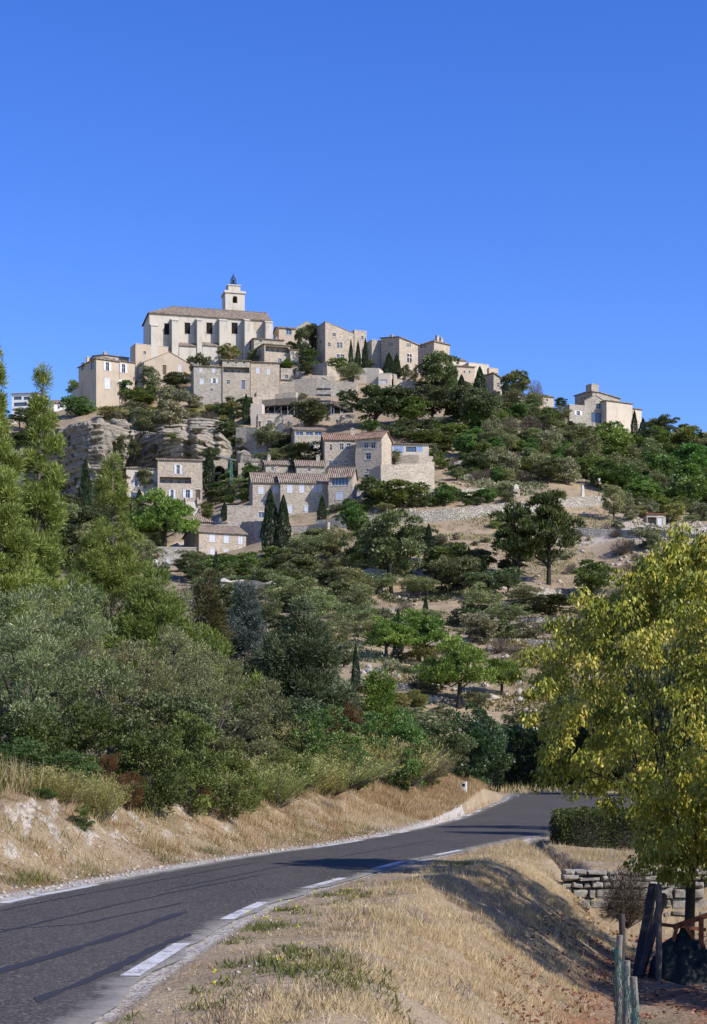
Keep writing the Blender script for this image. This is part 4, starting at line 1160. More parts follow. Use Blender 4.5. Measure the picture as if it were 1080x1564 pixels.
def cliff_sheet(name, top, bot, d0, amp, seed, lean=4.0):
    """a limestone face: columns of (column, row) for its rim and its foot; strata stand out and fall back"""
    px = np.arange(top[0][0], top[-1][0] + .1, .7)
    yt = np.interp(px, *zip(*top)); yb = np.interp(px, *zip(*bot)); dd = np.interp(px, *zip(*d0))
    n = 120
    t = np.linspace(0, 1, n)[:, None]
    ed = np.minimum(1, np.minimum(px - px[0], px[-1] - px) / 14.)[None]
    y = yb[None] + (yt - yb)[None] * t
    d = dd[None] + lean * t ** 1.3 + 0 * y
    X0 = (px[None] - 540) / F * d
    Z = CZ + (HZ - y) * d / F
    # beds of rock broken into blocks: each bed and each block stands out by its own amount
    warp = fbm(X0 / 14, Z / 10, seed + 5) * 1.6
    bed = (Z + warp) / .9 + fbm(X0 / 40, Z / 40, seed + 6)
    ib = np.floor(bed); fb = bed - ib
    blk = np.floor((X0 + 3 * _hash(ib, ib * 0, seed)) / (2.0 + 2.5 * _hash(ib, ib * 0 + 1, seed)) + fbm(X0 / 3, Z / 3, seed + 9) * .5)
    strata = _hash(ib, ib * 0, seed + 1) - .5 + (_hash(ib, blk, seed + 2) - .5) * .9 - .3 * np.exp(-(np.minimum(fb, 1 - fb) / .07) ** 2)
    cave = fbm(X0 / 8, Z / 6, seed + 11, 4)
    gully = -2.2 * np.exp(-(vnoise(X0 / 9, X0 * 0 + Z / 40, seed + 40) / .08) ** 2)
    off = amp * (strata * 1.7 + cave * 1.0 + gully * .8)
    over = .7 * np.exp(-((t - .86) / .08) ** 2)
    d = d - (off + over) * ed + (1 - ed) * 3 + 6 * sst(.93, 1, t)
    X = X0 + fbm(X0 / 3, Z / 2, seed + 31) * .5
    V = np.stack([X, d, Z], -1).reshape(-1, 3)
    i = np.arange(V.shape[0]).reshape(n, len(px))
    idx = np.stack([i[:-1, :-1], i[:-1, 1:], i[1:, 1:], i[1:, :-1]], -1).reshape(-1)
    me = np_mesh(name, V, 4, idx, M['cliff'])
    return tag(link(name, me), kind='structure')
cliff_sheet('cliff', [(30, 690), (50, 664), (90, 645), (130, 636), (165, 640), (200, 648), (230, 655), (262, 655), (300, 650), (335, 655), (352, 668)],
            [(30, 800), (60, 800), (150, 798), (235, 790), (242, 770), (310, 760), (330, 745), (352, 735)],
            [(30, 409), (70, 405), (100, 397), (135, 391), (160, 390), (176, 404), (205, 408), (232, 403), (250, 396), (300, 395), (330, 399), (352, 404)], 1.5, 5)
cliff_sheet('cliff_ledge', [(190, 628), (215, 622), (260, 640), (300, 636), (345, 640)], [(190, 652), (215, 655), (260, 662), (300, 660), (345, 668)],
            [(190, 424), (250, 416), (345, 415)], .8, 15, 5.0)

def rock(label, px, py, w_, h_, seed, name='boulder', mat='cliff', d=None, sq=.6):
    q = at(px, py, 8) if d is None else Vector((xpix(px, d), d, zpix(py, d)))
    s = q.y / F
    import bmesh
    bm = bmesh.new(); bmesh.ops.create_icosphere(bm, subdivisions=4, radius=1)
    V = np.array([v.co[:] for v in bm.verts])
    n = fbm(V[:, 0] * 1.3 + seed, V[:, 1] * 1.3 + V[:, 2] * 1.9, seed, 4) * .55
    st = fbm(V[:, 2] * 4 + seed, V[:, 0] * .6, seed + 3, 2) * .2
    k = 1 + n + st
    V = np.sign(V) * np.abs(V) ** .75 * k[:, None]
    for v, c in zip(bm.verts, V): v.co = (c[0] * w_ * s / 2, c[1] * w_ * s * sq / 2 + w_ * s * .15, c[2] * h_ * s * .6 + h_ * s * .3)
    me = bpy.data.meshes.new(name); bm.to_mesh(me); bm.free(); me.materials.append(M[mat])
    o = link(name, me); o.location = q
    return tag(o, label, 'rock')
rock('pale overhanging boulder jutting from the cliff under the mansion', 152, 684, 36, 46, 3, d=394)
rock('dark undercut boulder below the overhanging pale boulder', 158, 716, 30, 26, 4, d=396)
rock('white rocks by the arch ruin below the retaining wall', 372, 712, 20, 26, 8, d=396)
rock('broken pale rocks right of the teal crane mast', 392, 716, 26, 18, 9, d=394)
rock('white block of limestone at the left of the ledge', 182, 655, 26, 18, 13, d=412)
rock('orange-stained rock in the gully right of the retaining wall', 703, 722, 26, 18, 14)
rock('small pale boulder in the gully above the stone pillar', 716, 735, 14, 12, 15)

# ------------------------------------------------------------------ stage, scaffold and small structures
def stage():
    d = 428
    b = thing('wooden_stage', 'dark curved timber stage with a plank palisade on the rocky terrace', 'stage', (xpix(400, d), d, zpix(632, d)))
    W = xpix(540, d) - xpix(400, d); n = 28
    def zz(y): return zpix(y, d) - zpix(632, d)
    xs = [W * k / n for k in range(n + 1)]
    curve = lambda x: 3.0 * ((x / W - .5) * 2) ** 2 - 3.0
    mb = MB(); pl = MB(); ra = MB()
    for a, c in zip(xs[:-1], xs[1:]):
        y0, y1 = curve(a), curve(c)
        drop = lambda x: zz(621) + 1.2 * sst(.75, 1, x / W) * -1
        mb.hexa([(a, y0, drop(a) - .25), (c, y1, drop(c) - .25), (c, y1 + 6, drop(c) - .25), (a, y0 + 6, drop(a) - .25), (a, y0, drop(a)), (c, y1, drop(c)), (c, y1 + 6, drop(c)), (a, y0 + 6, drop(a))])
        k = 4
        for j in range(k):
            p, q = a + (c - a) * j / k + .03, a + (c - a) * (j + 1) / k - .03
            yy = y0 + (y1 - y0) * j / k
            pl.box(p, q, yy - .06, yy - .003, drop(p) - .2, drop(p) + (1.75 if a < W * .62 else 1.1) * .92 + rnd.uniform(-.06, .06))
    mb.build('deck', M['palisade'], b)
    o = pl.build('palisade', M['palisade'], b); o['kind'] = 'stuff'
    for k in range(0, n + 1, 2):
        p = MB(); p.tube((xs[k], curve(xs[k]) + .6, -1.5), (xs[k], curve(xs[k]) + .6, zz(621) - .25), .1, n=6); p.build('post', M['steel'], b)
    for k in range(0, n - 1, 4):
        p = MB(); p.tube((xs[k], curve(xs[k]) + .5, -.3), (xs[k + 2], curve(xs[k + 2]) + .5, zz(623)), .06, n=5); p.build('brace', M['steel'], b)
stage()
def scaffold():
    d = 425
    x0, x1 = xpix(483, d), xpix(506, d)
    b = thing('scaffold_tower', 'grey tubular scaffold tower standing in front of the timber stage', 'scaffold', (x0, d - 3, zpix(634, d)))
    W = x1 - x0; zt = zpix(588, d) - zpix(634, d)
    for x in (0, W * .5, W):
        for y in (0, 2.0):
            p = MB(); p.tube((x, y, -1.5), (x, y, zt * (1 if x > 0 else .8)), .06, n=6); p.build('upright', M['steel'], b)
    for k in range(1, 5):
        z = zt * k / 5
        for y in (0, 2.0):
            p = MB(); p.tube((0, y - .07, z), (W, y - .07, z), .05, n=5); p.build('ledger', M['steel'], b)
        if k in (2, 3, 4):
            p = MB(); p.box(.1, W - .1, .1, 1.9, z + .06, z + .12); p.build('platform', M['wood_grey'], b)
    for k in range(4):
        z = zt * k / 5
        p = MB(); p.tube((0 if k % 2 else W, -.1, z), (W if k % 2 else 0, -.1, z + zt / 5), .045, n=5); p.build('brace', M['steel'], b)
scaffold()

def lamp_post():
    q = at(915, 758, 100); s = q.y / F
    b = thing('street_lamp', 'slim street lamp standing at the end of the long terrace wall', 'street lamp', q)
    h = 29 * s
    p = MB(); p.tube((0, 0, -.5), (0, 0, .9), .14, .1); p.tube((0, 0, .9), (0, 0, h - .8), .07, .05); p.build('pole', M['iron'], b)
    p = MB(); p.tube((0, 0, h - .8), (0, 0, h - .25), .16, .3, 6); l = p.build('lantern', M['shutter_white'], b)
    p = MB(); p.tube((0, 0, h - .245), (0, 0, h), .34, .04, 6); p.build('cap', M['iron'], l)
lamp_post()
def obelisk():
    q = at(890, 761, 100); s = q.y / F
    b = thing('obelisk', 'white stone obelisk on a square base near the lamp', 'monument', q, R(15))
    mb = MB(); mb.box(-.55, .55, -.55, .55, -.6, .35); mb.build('plinth', M['church'], b)
    h = 21 * s
    mb = MB(); a, c = .34, .2
    mb.hexa([(-a, -a, .353), (a, -a, .353), (a, a, .353), (-a, a, .353), (-c, -c, h - .35), (c, -c, h - .35), (c, c, h - .35), (-c, c, h - .35)])
    for k in range(4):
        e = [(-c, -c), (c, -c), (c, c), (-c, c)]
        mb.face([(*e[k], h - .35), (*e[(k + 1) % 4], h - .35), (0, 0, h)])
    mb.build('shaft', M['church'], b)
obelisk()
def pillar():
    q = at(788, 758, 100); s = q.y / F
    b = thing('stone_pillar', 'stubby weathered stone gate pillar ending the upper wall', 'pillar', q, R(10))
    mb = MB(); mb.box(-.7, .7, -.7, .7, -1, 10 * s); mb.build('base', M['rubble'], b)
    mb = MB(); mb.box(-.5, .5, -.5, .5, 10 * s + .003, 15 * s); mb.tube((0, 0, 15 * s), (0, 0, 18 * s), .5, .2, 8); mb.build('top', M['church'], b)
pillar()
def crane_mast():
    d = 384
    b = thing('crane_mast', 'tall teal lattice mast standing beside the cypress under the cliff', 'mast', (xpix(353, d), d, zpix(770, d)))
    h = zpix(696, d) - zpix(770, d)
    w_ = .2
    mb = MB()
    for x, y in ((-w_, -w_), (w_, -w_), (w_, w_), (-w_, w_)): mb.tube((x, y, -2), (x, y, h * .9), .07, n=5)
    n = 14
    for k in range(n):
        z0, z1 = h * .9 * k / n, h * .9 * (k + 1) / n
        s_ = 1 if k % 2 else -1
        mb.tube((-w_ * s_, -w_, z0), (w_ * s_, -w_, z1), .06, n=4); mb.tube((-w_, -w_ * s_, z0), (-w_, w_ * s_, z1), .06, n=4)
    mb.build('lattice', M['teal'], b)
    mb = MB(); mb.box(-w_, w_, -w_, w_, h * .14, h * .22); mb.build('cabin', M['teal'], b)
    mb = MB(); mb.tube((-3.4, 0, h * 1.0), (1.2, 0, h * .9), .16, n=6); mb.build('jib', M['steel'], b)
crane_mast()

def parasol(px, py, label, s_=1.0):
    q = at(px, py + 36, 100)
    b = thing('parasol', label, 'parasol', q, R(20))
    h = zpix(py, q.y) - q.z
    p = MB(); p.tube((0, 0, -1), (0, 0, h + .3), .04, n=6); p.build('pole', M['frame_dark'], b)
    w_ = 1.3 * s_
    p = MB(); e = [(w_ * math.cos(math.pi / 4 * k), w_ * math.sin(math.pi / 4 * k)) for k in range(8)]
    for k in range(8):
        a, c = e[k], e[(k + 1) % 8]
        p.face([(*a, h - .45), (*c, h - .45), (0, 0, h + .15)])
        p.face([(*a, h - .45), (*a, h - .6), (*c, h - .6), (*c, h - .45)])
        p.face([(*c, h - .5), (*a, h - .5), (0, 0, h + .1)])
    p.build('canopy', M['canvas'], b)
parasol(342, 884, 'cream parasol on the garden terrace, left one by the slim cypress')
parasol(415, 888, 'cream parasol on the garden terrace, right one above the blue spruce', 1.1)

def outside_stair():
    h = cliffh
    r = thing('stone_stair', 'outside stone stair leading down from the door of the cliff house', 'stair', h.root.location, h.th)
    W = h.W
    n = 12
    for k in range(n):
        z = .2 + (n - k) * .17 + .7
        y = -.03 - .32 * (k + 1)
        mb = MB(); mb.box(W - 3.4, W - 1.2, y, y + .318, -3, z); mb.build('step', M['lintel'], r)
    for x in (W - 3.75, W - 1.19):
        mb = MB(); y = -.32 * n - .03
        mb.hexa([(x, y, -3), (x + .34, y, -3), (x + .34, -.04, -3), (x, -.04, -3), (x, y, 1.5), (x + .34, y, 1.5), (x + .34, -.04, 3.9), (x, -.04, 3.9)])
        mb.build('parapet', M['rubble'], r)
outside_stair()

def arch_ruin(label, px0, px1, yt, yb, d, hole):
    """a rubble wall pierced by a round arch"""
    x0, x1 = xpix(px0, d), xpix(px1, d); z0 = zpix(yb, d); zt = zpix(yt, d) - z0; W = x1 - x0
    b = thing('stone_arch', label, 'arch', (x0, d, z0), R(6))
    a, c = (hole[0] - px0) / (px1 - px0) * W, (hole[1] - px0) / (px1 - px0) * W
    zh = zpix(hole[2], d) - z0
    r = (c - a) / 2; m = (a + c) / 2; zc = zh - r
    mb = MB()
    th = 2.5
    mb.box(0, a, 0, th, -3, zt); mb.box(c, W, 0, th, -3, zt)
    n = 10
    for k in range(n):
        t0, t1 = math.pi * k / n, math.pi * (k + 1) / n
        p0 = (m + r * math.cos(t0), zc + r * math.sin(t0)); p1 = (m + r * math.cos(t1), zc + r * math.sin(t1))
        for y in (0, th):
            mb.face([(p0[0], y, p0[1]), (p1[0], y, p1[1]), (p1[0], y, zt), (p0[0], y, zt)])
        mb.face([(p0[0], 0, p0[1]), (p1[0], 0, p1[1]), (p1[0], th, p1[1]), (p0[0], th, p0[1])])
    mb.box(0, W, .003, th - .003, zt - .3, zt + .002)
    mb.build('masonry', M['rubble'], b)
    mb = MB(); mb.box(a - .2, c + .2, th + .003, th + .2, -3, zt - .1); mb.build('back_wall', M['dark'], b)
arch_ruin('rubble arch ruin with a dark round opening right of the crane mast', 364, 394, 707, 732, 392, (374, 390, 714))
arch_ruin('cave-like stone arch behind the crane mast', 320, 348, 703, 735, 399, (326, 344, 711))
arch_ruin('dark round arch in the boulder wall above the scaffold', 476, 512, 573, 598, 442, (483, 503, 577))
H('stone_house', 'tiny windowed stone block beside the stage terrace', 394, 433, 632, 660, 8, 5, roof=('flat',), wall='rubble', d=414, Fw=[('w', 408, 642, 414.5, 650.5), ('d', 395, 643, 398, 652)], cat='stone hut')
H('stone_house', 'little ruined hut with ivy below the narrow annex', 429, 447, 563, 580, 12, 5, roof=('flat',), wall='rubble', d=455, Fw=[('w', 435, 572, 440, 578)], cat='stone hut')
H('stone_house', 'low boxy stone outbuilding beside the big cypress pair', 578, 597, 571, 588, -8, 5, roof=('flat',), wall='plaster_light', d=448, Fw=[('D', 580, 580, 591, 586)], cat='stone hut')

build_ground()
# ------------------------------------------------------------------ foliage
def unit(v): return v / np.maximum(np.linalg.norm(v, axis=-1, keepdims=True), 1e-9)
def rdir(n, rng): return unit(rng.normal(size=(n, 3)))

def leaf_quads(C, ax, L_, Wd, rng, fold=0.0):
    """diamond leaves: base point C, direction ax, length and width per leaf"""
    n = len(C)
    L_ = np.broadcast_to(np.asarray(L_, float), (n,))[:, None]; Wd = np.broadcast_to(np.asarray(Wd, float), (n,))[:, None]
    sd_ = unit(np.cross(ax, rdir(n, rng)))
    mid = C + ax * L_ * .45
    V = np.stack([C, mid + sd_ * Wd * .5, C + ax * L_, mid - sd_ * Wd * .5], 1)
    return V.reshape(-1, 3)
def leaf_mesh(name, V, mat, rng, r=None):
    n = len(V) // 4
    r = rng.random(n) if r is None else r
    return np_mesh(name, V, 4, np.arange(n * 4), mat, {'rnd': ('FACE', r)})

def tube_mesh(name, segs, mat, n=6):
    """segs: list of (p0, p1, r0, r1)"""
    P0 = np.array([s[0] for s in segs], float); P1 = np.array([s[1] for s in segs], float)
    r0 = np.array([s[2] for s in segs]); r1 = np.array([s[3] for s in segs])
    d = unit(P1 - P0)
    ref = np.where(np.abs(d[:, 2:3]) > .9, np.array([[1., 0, 0]]), np.array([[0, 0, 1.]]))
    a = unit(np.cross(d, ref)); b = np.cross(d, a)
    th = np.arange(n) * 2 * math.pi / n
    ring = a[:, None] * np.cos(th)[None, :, None] + b[:, None] * np.sin(th)[None, :, None]
    A = P0[:, None] + ring * r0[:, None, None]; B = (P1 + d * r1[:, None] * .3)[:, None] + ring * r1[:, None, None]
    V = np.concatenate([A, B], 1).reshape(-1, 3)
    m = len(segs)
    base = (np.arange(m) * 2 * n)[:, None]
    k = np.arange(n)[None]; k2 = (np.arange(n) + 1)[None] % n
    idx = np.stack([base + k, base + k2, base + n + k2, base + n + k], -1).reshape(-1)
    return np_mesh(name, V, 4, idx, mat, smooth=True)

def clump_crown(rng, n_cl, n_lf, zb, rc, L_, Wd, shape='round', up=.2, jit=.8, mat='oak', name='crown', flat=.8):
    """clumps spread through the crown's volume, each a shell of leaves; returns mesh and clump centres"""
    C = []
    while len(C) < n_cl:
        p = rng.uniform(-1, 1, 3)
        q = np.linalg.norm(p)
        if q > 1 or q < .35: continue
        p = p * (q ** -.35)
        p = p * min(1, .98 / np.linalg.norm(p))
        if shape == 'dome' and p[2] < -.15: continue
        if shape == 'cone':
            f = 1 - .72 * (p[2] * .5 + .5); p[0] *= f; p[1] *= f
        if shape == 'egg':
            f = 1.05 - .35 * (p[2] * .5 + .5); p[0] *= f; p[1] *= f
        if len(C) and min(np.linalg.norm(p - c) for c in C) < rc * .55 * (1 if len(C) < n_cl * .6 else 0): continue
        C.append(p)
    C = np.array(C)
    C[:, :2] += fbm(C[:, :1] * 2 + rng.integers(99), C[:, 1:2] * 2, 4) * .4
    C *= (1 + .22 * rng.normal(size=(n_cl, 1)).clip(-1, 1))
    k = rng.integers(0, n_cl, n_lf)
    rad = rc * rng.uniform(.65, 1.25, n_cl)
    dirs = rdir(n_lf, rng)
    dirs[:, 2] = np.where(dirs[:, 2] < -.3, -dirs[:, 2] * .6, dirs[:, 2])
    dirs = unit(dirs)
    rr = rad[k] * rng.uniform(.55, 1.08, n_lf)
    P = C[k] + dirs * rr[:, None] * np.array([1, 1, flat])
    ax = unit(dirs + rdir(n_lf, rng) * jit + np.array([0, 0, up]))
    # to unit tree space: xy radius .5, z from zb to 1
    if shape == 'dome':
        S = np.array([.5 / (1 + rc), .5 / (1 + rc), (1 - zb) / (1.15 + rc)]); off = np.array([0, 0, zb + (1 - zb) * .15 / (1.15 + rc)])
    else:
        S = np.array([.5 / (1 + rc * .7), .5 / (1 + rc * .7), (1 - zb) / (2 + rc * 1.4)]); off = np.array([0, 0, zb + (1 - zb) * .5])
    P = P * S + off
    CC = C * S + off
    V = leaf_quads(P, ax, L_ * rng.uniform(.7, 1.3, n_lf), Wd * rng.uniform(.7, 1.3, n_lf), rng)
    cl = rng.random(n_cl)
    r = np.clip(.55 * rng.random(n_lf) + .45 * cl[k], 0, 1)
    return leaf_mesh(name, V, L[mat], rng, r), CC

def limbs(rng, C, zb, r0, n=9, bark='bark', fork=.5):
    segs = []
    top = np.array([rng.uniform(-.03, .03), rng.uniform(-.03, .03), zb + (1 - zb) * .45])
    a = np.array([0, 0, -.06]); fk = np.array([top[0] * .5, top[1] * .5, max(zb * fork, .05) + .05])
    segs.append((a, fk, r0 * 1.25, r0)); segs.append((fk, top, r0, r0 * .5))
    for c in C[rng.permutation(len(C))[:n]]:
        m = fk * .5 + c * .5 + np.array([0, 0, rng.uniform(-.02, .06)])
        segs.append((fk + (top - fk) * rng.uniform(0, .6), m, r0 * .45, r0 * .28)); segs.append((m, c, r0 * .28, r0 * .1))
    return tube_mesh('trunk', segs, M[bark])

def cypress_mesh(rng, n=3600, fat=1.0):
    z = rng.random(n) ** .9
    prof = np.minimum(1, (z / .10)) ** .6 * np.where(z < .45, 1, ((1 - z) / .55)) ** .75
    th = rng.uniform(0, 2 * math.pi, n)
    lob = 1 + .25 * vnoise(th * 1.6 + 7, z * 7, int(rng.integers(999))) * 2
    r = .5 * prof * lob * (1 - .55 * rng.random(n) ** 2.2) * fat
    P = np.stack([r * np.cos(th), r * np.sin(th), .02 + z * .95], -1)
    ax = unit(np.stack([np.cos(th) * .5, np.sin(th) * .5, np.full(n, .45)], -1) + rdir(n, rng) * .35)
    V = leaf_quads(P, ax, rng.uniform(.03, .06, n), rng.uniform(.05, .10, n), rng)
    cr = leaf_mesh('crown', V, L['cypress'], rng)
    return cr, tube_mesh('trunk', [((0, 0, -.08), (0, 0, .5), .07, .03)], M['bark'])

def twig_mesh(rng, n=2600, mat='dryshrub'):
    """a bare or nearly bare bush: twigs fanning out from the ground"""
    d = rdir(n, rng); d[:, 2] = np.abs(d[:, 2]) * .9 + .15; d = unit(d)
    t = rng.random(n) ** .6
    P = d * (t * .48)[:, None] * np.array([1, 1, 1.75])
    ax = unit(d + rdir(n, rng) * .6)
    V = leaf_quads(P, ax, rng.uniform(.05, .13, n), rng.uniform(.008, .018, n), rng)
    segs = [((0, 0, -.05), tuple(x * np.array([.4, .4, .75])), .02, .006) for x in d[:14]]
    return leaf_mesh('crown', V, L[mat], rng), tube_mesh('trunk', segs, M['bark_grey'], 4)

PROTO = {}
def proto(sp):
    if sp in PROTO: return PROTO[sp]
    out = []
    for k in range(3):
        rng = np.random.default_rng(hash_name(sp) + k * 101)
        if sp == 'cypress': out.append(cypress_mesh(rng, fat=1.0)); continue
        if sp == 'twig': out.append(twig_mesh(rng)); continue
        kw = dict(oak=dict(n_cl=42, n_lf=6500, zb=.16, rc=.34, L_=.050, Wd=.034, mat='oak', shape='egg'),
                  holm=dict(n_cl=40, n_lf=7000, zb=.22, rc=.36, L_=.045, Wd=.03, mat='oak', shape='round'),
                  olive=dict(n_cl=46, n_lf=6500, zb=.14, rc=.30, L_=.062, Wd=.016, mat='olive', jit=1.0),
                  bright=dict(n_cl=40, n_lf=6500, zb=.10, rc=.34, L_=.052, Wd=.036, mat='bright', shape='egg'),
                  pine=dict(n_cl=44, n_lf=7000, zb=.22, rc=.27, L_=.062, Wd=.019, mat='pinedark', shape='egg', up=.7, flat=.55),
                  pinelight=dict(n_cl=44, n_lf=7000, zb=.15, rc=.27, L_=.062, Wd=.012, mat='pine', shape='cone', up=.7, flat=.6),
                  umbrella=dict(n_cl=70, n_lf=14000, zb=.36, rc=.27, L_=.045, Wd=.019, mat='umbrella', shape='dome', up=.6, flat=.7),
                  shrub=dict(n_cl=26, n_lf=3600, zb=-.05, rc=.40, L_=.075, Wd=.038, mat='greyshrub', jit=1.0),
                  bush=dict(n_cl=26, n_lf=3600, zb=-.05, rc=.40, L_=.07, Wd=.045, mat='greenbush'),
                  scrub=dict(n_cl=26, n_lf=3600, zb=-.05, rc=.42, L_=.09, Wd=.03, mat='scrub', jit=1.0, up=.5),
                  darkbush=dict(n_cl=24, n_lf=3600, zb=-.05, rc=.40, L_=.06, Wd=.04, mat='oak'),
                  conifer=dict(n_cl=50, n_lf=7000, zb=.04, rc=.24, L_=.05, Wd=.016, mat='cedar', shape='cone', flat=.5))[sp]
        me, C = clump_crown(rng, **kw)
        r0 = {'umbrella': .034, 'pine': .03, 'olive': .035, 'holm': .03}.get(sp, .026)
        out.append((me, limbs(rng, C, kw['zb'], r0, bark='bark_dark' if sp in ('holm', 'oak', 'pine', 'umbrella') else 'bark_grey')))
    PROTO[sp] = out
    return out
def hash_name(s): return sum(ord(c) * (i + 3) for i, c in enumerate(s)) % 9973

NAME = dict(cypress='cypress', oak='oak_tree', holm='oak_tree', olive='olive_tree', bright='leafy_tree', pine='pine_tree', pinelight='pine_tree', umbrella='stone_pine', shrub='shrub', bush='bush', scrub='shrub', darkbush='bush', conifer='conifer', twig='bare_shrub')
CAT = dict(shrub='shrub', bush='bush', scrub='shrub', darkbush='bush', twig='shrub', cypress='cypress')
_tk = [0]
TK = []
SKIP = {384, 387, 647, 136, 393, 395, 268, 269, 397, 523, 524, 145, 273, 526, 148, 404, 528, 279, 408, 415, 288, 416, 417, 35, 163, 292, 38, 294, 543, 544, 427, 434, 443, 444, 573, 446, 194, 579, 197, 199, 584, 202, 203, 589, 594, 606, 607, 608, 612, 632, 109, 238, 239, 621, 242, 627, 628, 629, 246, 374, 376, 630, 507, 381, 382}   # plants the view shows nothing of
def tree(sp, px, py, w_, h_, label, group=None, d=None, rot=None):
    """a plant standing where the photo shows its foot; width and height as they measure there"""
    q = at(px, py, 100) if d is None else Vector((xpix(px, d), d, gz1(xpix(px, d), d)))
    s = q.y / F
    _tk[0] += 1
    if _tk[0] in SKIP: return None
    TK.append(_tk[0])
    rr = random.Random(_tk[0] * 31)
    me, tr = proto(sp)[_tk[0] % 3]
    b = thing(NAME[sp], label, CAT.get(sp, 'tree'), q, rr.uniform(0, 6.28) if rot is None else rot, group)
    h = h_ * s
    if d is not None: h = zpix(py - h_, d) - q.z
    k = 1.0 if sp in ('cypress', 'twig') else 1.25
    b.scale = (w_ * s * k, w_ * s * k, h * (1.0 if sp in ('cypress', 'twig') else 1.1))
    link('crown', me, b); link('trunk', tr, b)
    TK[-1] = (TK[-1], b.name)
    return b

def zone(poly, n, specs, label, group, seed, wmin=14, wmax=26, hw=(.7, 1.0), sep=.42):
    """scatter plants over a patch of hillside"""
    rr = random.Random(seed)
    xs = [p[0] for p in poly]; ys = [p[1] for p in poly]
    def inside(x, y):
        c = False
        for i in range(len(poly)):
            x1, y1 = poly[i]; x2, y2 = poly[i - 1]
            if (y1 > y) != (y2 > y) and x < (x2 - x1) * (y - y1) / (y2 - y1) + x1: c = not c
        return c
    done = []; tries = 0; made = {}
    while len(done) < n and tries < n * 40:
        tries += 1
        x, y = rr.uniform(min(xs), max(xs)), rr.uniform(min(ys), max(ys))
        if not inside(x, y): continue
        w_ = rr.uniform(wmin, wmax); hq = w_ * hw[1]
        if any(x + w_ * .5 > a and x - w_ * .5 < c and y - hq < d_ - (d_ - b) * .3 and y > b + (d_ - b) * .25 and (y > d_ - 2) for a, b, c, d_, dd in CLEAR): continue
        if any(abs(x - a) < (w_ + c) * sep * .7 and abs(y - b) < (w_ + c) * sep * .35 for a, b, c in done): continue
        done.append((x, y, w_))
        sp = rr.choice(specs)
        h_ = w_ * rr.uniform(*hw)
        lb = label[sp] if isinstance(label, dict) else label
        b = tree(sp, x, y, w_, h_, lb, group)
        if b: made.setdefault(lb, []).append((x, b))
    for lb, q in made.items():     # a few of one kind are told apart by their order
        q.sort(key=lambda t_: t_[0])
        if 2 <= len(q) <= 9:
            for k, (x, b) in enumerate(q):
                b['label'] = lb + ', ' + ('leftmost' if k == 0 else 'rightmost' if k == len(q) - 1 else ['', 'second', 'third', 'fourth', 'fifth', 'sixth', 'seventh', 'eighth'][k] + ' from left') + ' of %s' % ['two', 'three', 'four', 'five', 'six', 'seven', 'eight', 'nine'][len(q) - 2]

